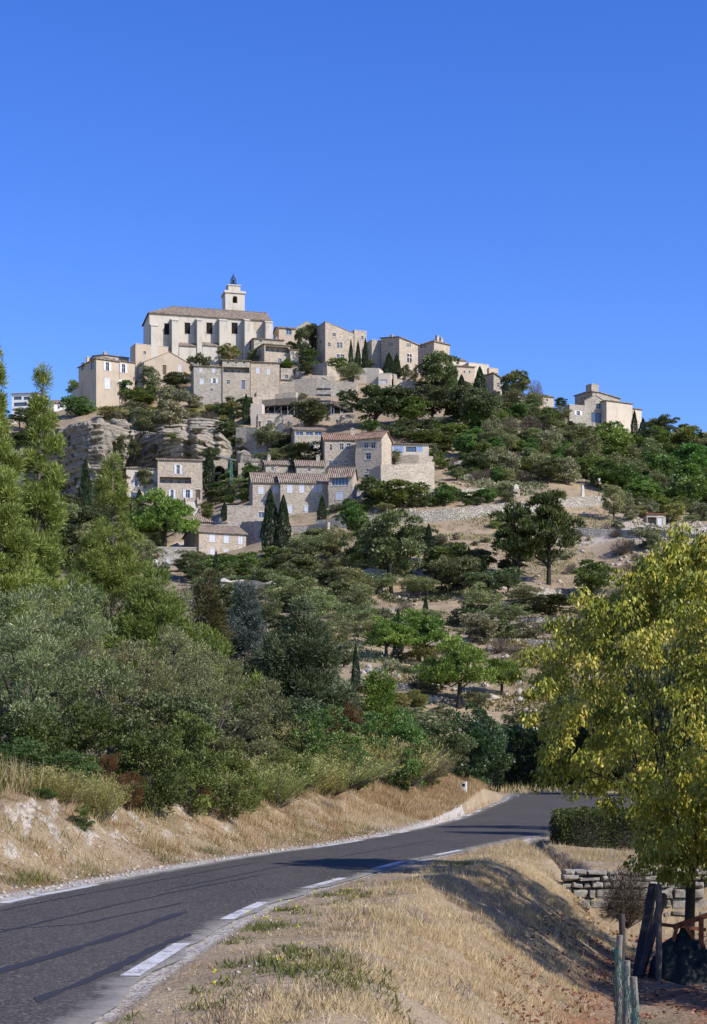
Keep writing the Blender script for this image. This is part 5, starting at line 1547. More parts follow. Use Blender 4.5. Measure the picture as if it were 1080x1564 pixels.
# cypresses, one by one
for px, yb, w_, h_, lab in [
    (413, 851, 25, 104, 'tall dark cypress, left and broader one of the twin pair before the farmhouse'),
    (433, 850, 22, 94, 'tall dark cypress, right and slimmer one of the twin pair before the farmhouse'),
    (492, 802, 14, 45, 'clipped green cypress column against the farmhouse wall beside the garage'),
    (319, 757, 18, 74, 'dark cypress beside the teal mast at the corner of the cliff house'),
    (131, 795, 20, 96, 'tall dark cypress in front of the shaded cliff face'),
    (191, 735, 12, 56, 'slim cypress at the cliff foot left of the hip-roofed pale house'),
    (215, 712, 13, 36, 'short cypress rising behind the pale house at the cliff foot'),
    (213, 770, 10, 23, 'small pointed cypress before the glazed ground floor of the pale house'),
    (655, 858, 15, 58, 'lone dark cypress spindle on the mid slope below the terrace wall'),
    (716, 876, 11, 40, 'thin cypress in the shaded grove left of the tall pine pair'),
    (739, 912, 16, 64, 'cypress at the shaded foot of the pine pair'),
    (608, 1004, 16, 74, 'tall narrow cypress in front of the rounded pines on the dry slope'),
    (543, 1065, 13, 82, 'slim cypress standing right of the dark cedar'),
    (650, 950, 10, 38, 'small cypress tip above the rounded pines'),
    (330, 925, 13, 84, 'slim cypress beside the parasol on the garden terrace'),
    (343, 797, 9, 32, 'small clipped cypress by the annex wall left of the farmhouse'),
    (350, 766, 8, 30, 'small clipped cypress right of the teal mast'),
    (376, 650, 11, 48, 'cypress between the stone row and the wooden stage'),
    (354, 648, 8, 32, 'short cypress under the loggia house'),
    (536, 556, 8, 38, 'left one of three pointed cypresses before the tall sloping-roofed house'),
    (547, 556, 9, 36, 'middle one of three pointed cypresses before the tall sloping-roofed house'),
    (558, 557, 9, 41, 'right one of three pointed cypresses before the tall sloping-roofed house'),
    (594, 582, 18, 42, 'bulky dark cypress left of the cross-windowed house'),
    (606, 580, 12, 40, 'narrower cypress at the corner of the cross-windowed house'),
    (663, 602, 8, 42, 'thin cypress below the big dark oak on the summit'),
    (705, 606, 13, 34, 'short cypress left of the tall one on the right shoulder'),
    (733, 614, 19, 54, 'tall thick cypress before the grey rubble house on the right shoulder'),
    (773, 616, 12, 38, 'cypress at the edge of the dark trees right of the rubble house'),
    (785, 616, 12, 34, 'cypress tucked in the dark trees on the right shoulder'),
    (969, 660, 10, 34, 'cypress against the sunlit end of the right ridge group'),
    (982, 672, 12, 34, 'dark cypress right of the last ridge house'),
    (994, 674, 8, 22, 'small cypress on the skyline right of the ridge houses'),
    (1070, 702, 15, 44, 'cypress on the skyline at the right edge of the view'),
    (1079, 706, 10, 36, 'cypress cut by the right edge of the view on the skyline'),
    (68, 892, 10, 38, 'cypress in the dark grove, left of three above the olive trees'),
    (77, 894, 10, 62, 'cypress in the dark grove, taller of two above the olive trees'),
    (87, 886, 9, 54, 'cypress in the dark grove, shorter of two above the olive trees'),
    (150, 860, 10, 40, 'cypress tip beside the bright left pine')]:
    tree('cypress', px, yb, w_, h_, lab, d={536: 457, 547: 457, 558: 457, 969: 463, 994: 468}.get(px))

# trees that stand out
for sp, px, yb, w_, h_, lab in [
    ('umbrella', 250, 848, 80, 88, 'bright green stone pine with a round crown by the flat-topped rubble building'),
    ('pine', 792, 892, 78, 112, 'broad dark pine, left one of the pair on the open slope'),
    ('pine', 838, 893, 92, 128, 'tall dark pine with a bare trunk, right one of the pair on the open slope'),
    ('umbrella', 700, 1085, 88, 98, 'rounded green pine with a dark trunk above the road bend'),
    ('umbrella', 766, 1062, 56, 52, 'smaller round pine right of the rounded green pine'),
    ('umbrella', 590, 1012, 62, 66, 'left dark round pine behind the narrow cypress'),
    ('umbrella', 640, 1012, 78, 72, 'right dark round pine behind the narrow cypress'),
    ('holm', 598, 905, 88, 112, 'big grey-green oak in the middle of the slope'),
    ('pine', 560, 885, 60, 70, 'dark pine left of the big grey-green oak'),
    ('oak', 670, 605, 54, 70, 'large dark oak on the summit right of the cross-windowed house'),
    ('bright', 686, 604, 20, 44, 'small bright green tree before the large summit oak'),
    ('oak', 788, 618, 40, 50, 'dark bushy tree beside the grey rubble house on the right shoulder'),
    ('twig', 818, 618, 26, 44, 'leafless pale tree on the skyline right of the dark bushy tree'),
    ('pine', 856, 616, 20, 20, 'small flat-topped pine on the skyline by the low tiled roof'),
    ('holm', 572, 655, 74, 60, 'big dark holm oak at the left end of the oak row'),
    ('holm', 612, 652, 56, 54, 'dark holm oak second in the oak row on the terrace'),
    ('holm', 660, 650, 56, 54, 'dark holm oak third in the oak row on the terrace'),
    ('holm', 700, 650, 56, 54, 'dark holm oak fourth in the oak row on the terrace'),
    ('bright', 633, 656, 48, 46, 'lighter green round tree in front of the oak row'),
    ('holm', 735, 664, 60, 64, 'dark oak closing the row at its right end'),
    ('olive', 410, 690, 40, 38, 'grey-leaved tree beside the square retaining wall above the farmhouse'),
    ('holm', 347, 678, 38, 30, 'clipped dark round shrub-tree on the cliff ledge'),
    ('darkbush', 468, 712, 62, 34, 'dark bushy tree below the row of three blue windows'),
    ('olive', 430, 706, 34, 20, 'silver shrub above the tiled farmhouse roof'),
    ('holm', 476, 660, 52, 44, 'dark tree between the stage and the small blue-windowed house'),
    ('oak', 570, 772, 50, 38, 'dark leafy tree at the foot of the red-roofed pair'),
    ('bush', 612, 776, 66, 42, 'wide green bush below the big retaining wall'),
    ('bush', 680, 772, 34, 32, 'green shrub at the corner below the retaining wall'),
    ('olive', 603, 716, 22, 20, 'small grey shrub on the terrace of the blue-shuttered house'),
    ('olive', 650, 708, 28, 20, 'grey shrub at the right end of the blue-shuttered terrace'),
    ('darkbush', 666, 712, 9, 28, 'narrow dark shrub at the end of the terrace'),
    ('bright', 542, 818, 42, 46, 'small airy tree in front of the long terrace wall'),
    ('oak', 482, 842, 40, 34, 'brownish small tree right of the twin cypresses'),
    ('darkbush', 505, 850, 34, 20, 'dark bush below the garden wall'),
    ('olive', 938, 796, 36, 50, 'scraggly olive with visible trunk right of the obelisk'),
    ('olive', 815, 622, 30, 20, 'grey green bush by the leafless skyline tree'),
    ('bush', 905, 910, 56, 50, 'bright green shrub in the dry slope right of the pine trunk'),
    ('darkbush', 840, 944, 96, 34, 'wide dark spreading bush on the dry slope'),
    ('olive', 800, 925, 40, 30, 'olive on the dry slope under the pine pair'),
    ('olive', 735, 955, 50, 54, 'grey olive with a thin trunk on the dry terrace'),
    ('twig', 885, 985, 60, 40, 'grey leafless scrub above the yellow tree'),
    ('olive', 700, 905, 66, 54, 'grey-green olive left of the cypress under the pines'),
    ('bush', 690, 880, 64, 44, 'green rounded tree beside the lone cypress'),
    ('olive', 300, 888, 60, 42, 'light green tree beside the rubble building terrace'),
    ('bush', 358, 886, 64, 36, 'green bushy trees under the arched-door house'),
    ('oak', 268, 606, 38, 38, 'dark tree between the gabled house and the stone row'),
    ('bush', 186, 617, 40, 34, 'dark green bushes at the foot of the hip-roofed mansion'),
    ('bush', 232, 618, 20, 30, 'clipped rounded green shrub under the gabled house'),
    ('bush', 210, 622, 42, 26, 'green bush at the edge above the cliff'),
    ('olive', 230, 588, 32, 25, 'grey olive before the gabled house'),
    ('shrub', 260, 632, 44, 38, 'silver flowering shrub under the gabled house'),
    ('shrub', 264, 656, 46, 36, 'silver shrub on the rock ledge'),
    ('olive', 224, 668, 50, 40, 'round olive-green bush hanging over the cliff'),
    ('pinelight', 113, 596, 28, 28, 'small pine left of the bastion on the skyline'),
    ('bush', 118, 636, 46, 28, 'dark green bush below the bastion'),
    ('scrub', 350, 552, 30, 24, 'yellow-green shrub below the church buttresses'),
    ('darkbush', 302, 558, 28, 16, 'dark shrub below the church chapels'),
    ('darkbush', 385, 556, 16, 20, 'dark shrub beside the covered balcony house'),
    ('darkbush', 462, 545, 20, 44, 'dark cypress-like shrub under the ruined house'),
    ('oak', 478, 548, 26, 46, 'dark shaded tree beside the tall sloping-roofed house'),
    ('bush', 470, 558, 28, 22, 'green bush above the curtain wall'),
    ('bush', 519, 560, 34, 12, 'green hedge shrub on top of the bright retaining wall'),
    ('olive', 553, 566, 30, 18, 'grey bush below the three cypresses'),
    ('olive', 535, 588, 36, 30, 'grey shrub hanging over the bright retaining wall'),
    ('bush', 438, 575, 24, 12, 'ivy clump over the ruined hut'),
    ('shrub', 630, 580, 18, 12, 'rounded shrub left of the arch under the cross-windowed house'),
    ('darkbush', 618, 582, 16, 22, 'dark round shrub in front of the cross-windowed house')]:
    tree(sp, px, yb, w_, h_, lab, d={268: 452, 230: 453, 302: 461, 519: 455}.get(px))

# patches of hillside
CLEAR += [(205, 755, 295, 850, 340), (858, 590, 985, 655, 470), (885, 735, 925, 765, 330), (985, 785, 1020, 806, 320)]
zone([(700, 640), (760, 622), (830, 630), (900, 668), (880, 740), (800, 745), (720, 735)], 95, ['olive', 'shrub', 'oak', 'olive', 'bush', 'bright', 'twig'], {'olive': 'grey-green olive in the thicket above the stone pillar', 'shrub': 'grey shrub in the thicket above the stone pillar', 'oak': 'dark oak in the thicket above the stone pillar', 'bush': 'green bush in the thicket above the stone pillar', 'bright': 'fresh green tree in the thicket above the stone pillar', 'twig': 'bare grey shrub in the thicket above the stone pillar'}, 'thicket above the stone pillar', 1, 20, 48, (.7, 1.15))
zone([(800, 630), (850, 636), (880, 660), (960, 682), (900, 690), (830, 660)], 26, ['olive', 'bush', 'oak'], {'olive': 'grey-green tree below the right ridge houses', 'bush': 'green bush below the right ridge houses', 'oak': 'dark tree below the right ridge houses'}, 'trees below the right ridge houses', 2, 18, 30, (.6, .9))
zone([(880, 680), (960, 668), (1080, 700), (1090, 790), (1000, 785), (930, 752), (890, 730)], 80, ['bright', 'bright', 'bright', 'bush', 'olive'], {'bright': 'bright green leafy tree on the right hillside', 'bush': 'green bush on the right hillside', 'olive': 'grey olive on the right hillside'}, 'green trees on the right hillside', 3, 36, 64, (.7, 1.0))
zone([(985, 664), (1100, 688), (1100, 700), (985, 680)], 20, ['oak', 'pine', 'holm'], 'dark tree on the skyline at the right', 'dark skyline trees at the right', 4, 24, 40, (.7, 1.0))
zone([(930, 770), (1080, 790), (1090, 800), (1020, 806), (940, 792)], 12, ['olive', 'shrub', 'scrub'], 'low shrub beside the rocky field shed', 'shrubs by the shed', 5, 18, 34, (.7, 1.0))
zone([(640, 830), (770, 800), (900, 800), (990, 820), (960, 880), (880, 880), (760, 850)], 40, ['shrub', 'twig', 'scrub', 'twig'], {'shrub': 'small grey shrub on the dry field below the terrace wall', 'twig': 'dry leafless shrub on the field below the terrace wall', 'scrub': 'yellowish shrub on the field below the terrace wall'}, 'shrubs on the dry field', 6, 8, 22, (.5, 1.0))
zone([(430, 860), (560, 850), (560, 930), (440, 950)], 20, ['olive', 'oak', 'holm'], {'olive': 'grey olive in the grove right of the parasols', 'oak': 'dark tree in the grove right of the parasols', 'holm': 'dark oak in the grove right of the parasols'}, 'grove right of the parasols', 7, 40, 62, (.65, .9))
zone([(440, 930), (580, 905), (590, 980), (520, 1030), (470, 1010)], 12, ['olive', 'olive', 'shrub'], {'olive': 'silver olive between the cedar and the dry slope', 'shrub': 'grey shrub between the cedar and the dry slope'}, 'olives beside the cedar', 8, 44, 66, (.6, .85))
zone([(640, 845), (720, 860), (790, 880), (770, 925), (640, 915), (560, 890)], 12, ['oak', 'holm', 'darkbush', 'olive'], {'oak': 'dark oak in the shaded grove on the slope', 'holm': 'dark holm oak in the shaded grove on the slope', 'darkbush': 'dark bush in the shaded grove on the slope', 'olive': 'grey olive in the shaded grove on the slope'}, 'shaded grove on the slope', 9, 36, 60, (.6, .9))
zone([(600, 925), (740, 930), (950, 925), (960, 1010), (800, 1050), (620, 960)], 15, ['olive', 'shrub', 'darkbush', 'twig'], {'olive': 'grey olive on the dry terraces', 'shrub': 'grey shrub on the dry terraces', 'darkbush': 'dark low bush on the dry terraces', 'twig': 'bare bush on the dry terraces'}, 'bushes on the dry terraces', 10, 28, 60, (.5, .8))
zone([(560, 1000), (660, 1015), (760, 1090), (640, 1115), (560, 1080)], 14, ['olive', 'shrub', 'scrub'], {'olive': 'small olive below the round pines', 'shrub': 'grey shrub below the round pines', 'scrub': 'yellow-green scrub below the round pines'}, 'scrub below the round pines', 11, 26, 54, (.5, .8))
zone([(-30, 770), (60, 790), (140, 800), (240, 800), (240, 890), (100, 900), (-30, 900)], 56, ['oak', 'holm', 'pine', 'olive'], {'oak': 'dark leafy tree in the wood below the cliff', 'holm': 'dark oak in the wood below the cliff', 'pine': 'dark pine in the wood below the cliff', 'olive': 'grey tree in the wood below the cliff'}, 'wood below the cliff', 12, 40, 66, (.75, 1.1))
zone([(-30, 640), (60, 640), (110, 628), (110, 655), (40, 690), (-30, 700)], 14, ['oak', 'pine', 'bush'], {'oak': 'dark tree on the rim left of the mansion', 'pine': 'pine on the rim left of the mansion', 'bush': 'green bush on the rim left of the mansion'}, 'trees on the rim left of the mansion', 13, 24, 40, (.7, 1.0))
zone([(160, 640), (330, 620), (350, 650), (300, 652), (180, 652)], 26, ['shrub', 'scrub', 'twig'], {'shrub': 'silver shrub along the cliff rim', 'scrub': 'yellowish shrub along the cliff rim', 'twig': 'dry brown shrub along the cliff rim'}, 'shrubs along the cliff rim', 14, 12, 26, (.5, .9))
zone([(320, 745), (385, 735), (385, 770), (330, 772)], 10, ['bush', 'olive', 'darkbush'], {'bush': 'green bush between the mast and the farmhouse', 'olive': 'grey bush between the mast and the farmhouse', 'darkbush': 'dark bush between the mast and the farmhouse'}, 'bushes between the mast and the farmhouse', 15, 16, 30, (.7, 1.0))
zone([(500, 775), (680, 765), (760, 752), (790, 768), (640, 778), (520, 790)], 26, ['bush', 'darkbush', 'olive', 'bush'], {'bush': 'green shrub along the top of the long terrace wall', 'darkbush': 'dark shrub along the top of the long terrace wall', 'olive': 'grey shrub along the top of the long terrace wall'}, 'shrubs along the long terrace wall', 16, 14, 28, (.6, .9))
zone([(555, 660), (700, 662), (720, 680), (660, 688), (600, 672)], 18, ['darkbush', 'bush'], {'darkbush': 'dark hedge-like bush under the pale oak terrace wall', 'bush': 'green bush under the pale oak terrace wall'}, 'bushes under the oak terrace wall', 17, 20, 36, (.6, .8))
zone([(650, 690), (740, 680), (740, 745), (690, 742)], 14, ['shrub', 'twig', 'olive', 'bush'], {'shrub': 'grey shrub in the gully above the pillar wall', 'twig': 'dry shrub in the gully above the pillar wall', 'olive': 'olive in the gully above the pillar wall', 'bush': 'green shrub in the gully above the pillar wall'}, 'shrubs in the gully', 18, 14, 28, (.6, .9))
zone([(620, 585), (740, 600), (740, 620), (640, 605)], 22, ['bush', 'darkbush', 'olive'], {'bush': 'garden bush below the cross-windowed house', 'darkbush': 'dark garden bush below the cross-windowed house', 'olive': 'grey garden bush below the cross-windowed house'}, 'garden bushes below the cross-windowed house', 19, 12, 24, (.6, .9))
zone([(270, 870), (430, 860), (430, 900), (300, 915)], 24, ['bush', 'olive', 'holm'], {'bush': 'green garden bush around the parasols', 'olive': 'grey garden olive around the parasols', 'holm': 'dark garden tree around the parasols'}, 'garden plants around the parasols', 20, 26, 44, (.6, .9))
zone([(325, 915), (440, 905), (450, 1000), (340, 1010)], 18, ['olive', 'oak', 'holm', 'bush'], {'olive': 'grey olive below the parasol terrace', 'oak': 'dark tree below the parasol terrace', 'holm': 'dark oak below the parasol terrace', 'bush': 'green bush below the parasol terrace'}, 'trees below the parasol terrace', 23, 36, 56, (.7, 1.0))
zone([(335, 690), (400, 650), (480, 655), (490, 690), (430, 715), (340, 725)], 16, ['darkbush', 'oak', 'olive'], {'darkbush': 'dark bush in the gaps above the farmhouse', 'oak': 'dark tree in the gaps above the farmhouse', 'olive': 'grey tree in the gaps above the farmhouse'}, 'plants in the gaps above the farmhouse', 24, 18, 32, (.6, .9))
zone([(300, 605), (390, 610), (390, 640), (330, 640)], 8, ['darkbush', 'scrub', 'bush'], {'darkbush': 'dark bush under the stone row', 'scrub': 'yellow tuft under the stone row', 'bush': 'green bush under the stone row'}, 'plants under the stone row', 25, 14, 24, (.6, .9))
zone([(430, 545), (490, 545), (500, 575), (440, 580)], 7, ['darkbush', 'oak', 'bush'], {'darkbush': 'dark bush under the ridge house', 'oak': 'dark small tree under the ridge house', 'bush': 'green bush under the ridge house'}, 'plants under the ridge house', 26, 14, 24, (.7, 1.0))
zone([(180, 765), (330, 770), (330, 800), (190, 800)], 10, ['darkbush', 'oak', 'bush'], {'darkbush': 'dark bush below the cliff house', 'oak': 'dark tree below the cliff house', 'bush': 'green bush below the cliff house'}, 'plants below the cliff house', 27, 18, 30, (.6, .9))
zone([(940, 810), (1080, 830), (1080, 1000), (960, 980), (950, 880)], 14, ['shrub', 'olive', 'twig'], 'dry shrub on the field behind the yellow tree', 'shrubs behind the yellow tree', 21, 20, 50, (.5, .8))
zone([(430, 600), (540, 590), (545, 604), (440, 612)], 7, ['shrub', 'twig'], 'small dry shrub on the rock above the stage', 'shrubs above the stage', 22, 9, 16, (.6, .9))

def undergrowth(name, poly, n, seed, mat, hmax, L_, Wd, sc=9.0, thr=-.05):
    """low scrub that covers the ground between the trees, one mass"""
    rng = np.random.default_rng(seed)
    xs = [p[0] for p in poly]; ys = [p[1] for p in poly]
    pts = []
    # corners of the patch on the ground, then points inside it
    Q = [at(px, py, 100) for px, py in poly]
    a0, a1 = min(q.x / q.y for q in Q), max(q.x / q.y for q in Q); y0, y1 = min(q.y for q in Q), max(q.y for q in Q)
    m = n * 4
    Y = np.sqrt(rng.uniform(y0 ** 2, y1 ** 2, m)); X = rng.uniform(a0, a1, m) * Y
    U = X / Y; PU = [q.x / q.y for q in Q]; PY = [q.y for q in Q]
    ins = np.zeros(m, bool)
    for i in range(len(Q)):
        u1, v1, u2, v2 = PU[i], PY[i], PU[i - 1], PY[i - 1]
        if v1 == v2: continue
        c = ((v1 > Y) != (v2 > Y)) & (U < (u2 - u1) * (Y - v1) / (v2 - v1) + u1)
        ins ^= c
    nn = fbm(X / sc, Y / sc, seed, 4) + .5 * fbm(X / 2.5, Y / 2.5, seed + 1, 2)
    keep = ins & (nn > thr)
    X, Y, nn = X[keep][:n], Y[keep][:n], nn[keep][:n]; k = len(X)
    lump = np.clip(.35 + fbm(X / 2.2, Y / 2.2, seed + 3, 3) * 1.2, .05, 1) * np.clip((nn - thr) * 3, 0, 1)
    z = hmax * lump * rng.random(k) ** .5
    P = np.stack([X, Y, gz(X, Y) + z], -1)
    V = leaf_quads(P, unit(rdir(k, rng) + np.array([0, 0, .5])), L_ * rng.uniform(.6, 1.3, k), Wd * rng.uniform(.6, 1.3, k), rng)
    r = np.clip(.5 + fbm(X / 4, Y / 4, seed + 9) * .7 + rng.normal(size=k) * .2, 0, 1)
    tag(link(name, leaf_mesh(name, V, L[mat], rng, r)), kind='stuff')
undergrowth('undergrowth', [(690, 650), (760, 625), (860, 640), (1000, 690), (1100, 700), (1100, 800), (1000, 790), (930, 745), (800, 760), (700, 735)], 60000, 301, 'greyshrub', 2.6, .55, .30)
undergrowth('undergrowth', [(860, 670), (1100, 690), (1100, 795), (980, 780), (900, 740)], 40000, 302, 'bright', 3.0, .6, .40)
undergrowth('undergrowth', [(430, 850), (640, 850), (780, 870), (800, 920), (640, 920), (560, 930), (450, 960)], 18000, 303, 'oak', 2.0, .5, .28, 8.0, .12)
undergrowth('undergrowth', [(420, 900), (600, 960), (620, 1120), (420, 1140)], 20000, 304, 'greyshrub', 1.4, .4, .2, 7.0, .16)
undergrowth('undergrowth', [(560, 940), (960, 950), (1080, 1000), (1080, 1120), (600, 1130)], 30000, 305, 'scrub', 1.2, .4, .18, 7.0, .10)
undergrowth('undergrowth', [(-40, 770), (250, 790), (260, 900), (-40, 920)], 40000, 306, 'oak', 3.0, .55, .32, 10, -.2)
undergrowth('undergrowth', [(-40, 900), (420, 890), (430, 1160), (-40, 1160)], 60000, 307, 'greyshrub', 2.5, .35, .18, 8, -.2)
undergrowth('undergrowth', [(600, 800), (960, 790), (1090, 810), (1090, 960), (900, 900), (620, 850)], 16000, 308, 'scrub', .9, .4, .15, 6, .12)
undergrowth('undergrowth', [(100, 632), (350, 612), (360, 655), (180, 660)], 12000, 309, 'scrub', 1.2, .4, .15, 5, .0)
undergrowth('undergrowth', [(430, 700), (700, 690), (780, 750), (520, 792), (400, 790)], 16000, 310, 'oak', 1.4, .4, .2, 5, .05)

# plants rooted in ledges of the cliff
for px, py, w_, h_, d, sp in [(150, 652, 16, 10, 398, 'scrub'), (182, 690, 18, 26, 404, 'darkbush'), (205, 702, 16, 30, 406, 'darkbush'), (120, 742, 22, 18, 398, 'shrub'), (86, 748, 26, 20, 402, 'shrub'), (236, 690, 14, 12, 402, 'shrub'),
                              (262, 668, 14, 8, 396, 'scrub'), (300, 662, 16, 8, 395, 'shrub'), (322, 700, 20, 18, 396, 'darkbush'), (70, 690, 14, 8, 404, 'scrub'), (100, 680, 12, 7, 398, 'scrub'), (176, 742, 30, 24, 398, 'darkbush'), (222, 742, 22, 26, 400, 'darkbush'), (60, 770, 34, 26, 396, 'darkbush'), (128, 786, 30, 22, 390, 'bush')]:
    b = tree(sp, px, py, w_, h_, {'scrub': 'yellowish tuft rooted in a ledge of the cliff', 'darkbush': 'dark bush rooted in a crack of the cliff', 'shrub': 'grey shrub clinging to the cliff face', 'bush': 'green bush at the shaded cliff foot'}[sp], 'plants on the cliff')
    if b: b.location = (xpix(px, d), d, zpix(py, d) - .3)
# ------------------------------------------------------------------ larger trees near the road
HP = {}
def hero_proto(kind):
    if kind in HP: return HP[kind]
    rng = np.random.default_rng(hash_name(kind) + 5)
    sp, k = kind.rsplit('_', 1)
    if sp == 'scrub':     # broom: many thin upright stems from several stools, leafy towards the tips
        ns, per = 420, 34
        st = rng.normal(size=(9, 2)) * .2
        q = rng.integers(0, 9, ns)
        d = unit(np.concatenate([rng.normal(size=(ns, 2)) * .42 + st[q] * 1.2, np.ones((ns, 1))], 1))
        ln = rng.uniform(.45, 1.05, ns)
        s = np.repeat(np.arange(ns), per); t_ = rng.random(ns * per) ** .65
        P = np.concatenate([st[q], np.zeros((ns, 1))], 1)[s] + d[s] * (t_ * ln[s])[:, None] + rng.normal(size=(ns * per, 3)) * .022
        ax = unit(d[s] + rdir(ns * per, rng) * .55)
        V = leaf_quads(P * np.array([.9, .9, .95]), ax, rng.uniform(.03, .075, ns * per), rng.uniform(.006, .014, ns * per), rng)
        segs = [((st[q[i], 0], st[q[i], 1], -.05), tuple(np.append(st[q[i]], 0) + d[i] * ln[i] * .9), .006, .002) for i in range(0, ns, 3)]
        HP[kind] = (leaf_mesh('crown', V, L['scrub'], rng, np.clip(.3 + .5 * rng.random(ns)[s] + .2 * t_ + rng.normal(size=ns * per) * .1, 0, 1)), tube_mesh('trunk', segs, M['bark_grey'], 4))
        return HP[kind]
    kw = dict(olive=dict(n_cl=95, n_lf=34000, zb=.12, rc=.19, L_=.021, Wd=.0052, mat='olive', jit=.9, up=.5, shape='round'),
              apine=dict(n_cl=210, n_lf=46000, zb=.06, rc=.135, L_=.026, Wd=.0030, mat='pine', shape='cone', up=.9, jit=.6, flat=.7),
              bpine=dict(n_cl=190, n_lf=42000, zb=.06, rc=.14, L_=.024, Wd=.0034, mat='pine', shape='egg', up=.9, jit=.6, flat=.6),
              bush=dict(n_cl=60, n_lf=9000, zb=-.05, rc=.28, L_=.036, Wd=.02, mat='greenbush', jit=.9),
              scrub=dict(n_cl=60, n_lf=11000, zb=-.05, rc=.30, L_=.055, Wd=.013, mat='scrub', jit=.9, up=.9),
              rust=dict(n_cl=50, n_lf=8000, zb=-.05, rc=.30, L_=.045, Wd=.011, mat='rustbush', jit=.9, up=.9),
              ivy=dict(n_cl=70, n_lf=12000, zb=-.05, rc=.27, L_=.034, Wd=.024, mat='ivy', jit=.9),
              dark=dict(n_cl=80, n_lf=15000, zb=.05, rc=.25, L_=.028, Wd=.018, mat='oak', jit=.9))[sp]
    me, C = clump_crown(rng, **kw)
    nl = 26 if sp in ('olive', 'apine', 'bpine') else 10
    r0 = {'olive': .03, 'apine': .018, 'bpine': .02}.get(sp, .012)
    HP[kind] = (me, limbs(rng, C, kw['zb'] + (.12 if sp == 'olive' else 0), r0, nl, 'bark_grey' if sp != 'dark' else 'bark_dark', .8))
    return HP[kind]
def hero(kind, px, d, ytop, wpx, label, name='olive_tree', cat='tree', group=None, rot=None, dep=1.0):
    X = xpix(px, d); zg = gz1(X, d)
    h = zpix(ytop, d) - zg
    me, tr = hero_proto(kind)
    _tk[0] += 1
    b = thing(name, label, cat, (X, d, zg), _tk[0] * 1.7 % 6.28 if rot is None else rot, group)
    w_ = wpx * d / F
    b.scale = (w_, w_ * dep, h)
    link('crown', me, b); link('trunk', tr, b)
    return b

def conifer_hero(px, d, ytop, wpx, mat, label, seed, n=26000, droop=.25, dens=1.0, leafL=.20, leafW=.035, name='conifer'):
    """a fir-like tree: whorls of branches carrying flat sprays of needles"""
    X = xpix(px, d); zg = gz1(X, d); h = zpix(ytop, d) - zg; rb = wpx * d / F / 2
    rng = np.random.default_rng(seed)
    nb = int(h * 13 * dens)
    zb = rng.random(nb) ** .85 * .97 + .02
    ln = rb * ((1 - zb) ** .85 * .95 + .04) * rng.uniform(.6, 1.12, nb)
    th = rng.uniform(0, 6.283, nb)
    rise = rng.uniform(.05, .35, nb)
    k = rng.integers(0, nb, n); k = rng.choice(nb, n, p=ln ** 1.3 / (ln ** 1.3).sum())
    t = rng.random(n) ** .7
    dx, dy = np.cos(th[k]), np.sin(th[k])
    side = rng.normal(size=n) * .26 * ln[k] * (1.15 - t)
    P = np.stack([dx * t * ln[k] - dy * side, dy * t * ln[k] + dx * side, zb[k] * h + ln[k] * (rise[k] * t - droop * t * t) - np.abs(side) * .35 + rng.normal(size=n) * .05], -1)
    ax = unit(np.stack([dx, dy, rise[k] - droop * 1.5 * t], -1) + np.stack([-dy, dx, 0 * dx], -1) * np.sign(side)[:, None] * .6 + rdir(n, rng) * .4)
    V = leaf_quads(P, ax, leafL * rng.uniform(.7, 1.3, n), leafW * rng.uniform(.7, 1.3, n), rng)
    b = thing(name, label, 'tree', (X, d, zg))
    link('crown', leaf_mesh('crown', V, L[mat], rng, np.clip(rng.random(n) * .6 + .4 * t, 0, 1)), b)
    segs = [((0, 0, -.4), (0, 0, h * .5), rb * .07, rb * .045), ((0, 0, h * .5), (0, 0, h * .98), rb * .045, .02)]
    for i in range(0, nb, 3):
        segs.append(((0, 0, zb[i] * h), (math.cos(th[i]) * ln[i] * .8, math.sin(th[i]) * ln[i] * .8, zb[i] * h + ln[i] * (rise[i] * .8 - droop * .64)), .04, .012))
    link('trunk', tube_mesh('trunk', segs, M['bark'], 5), b)

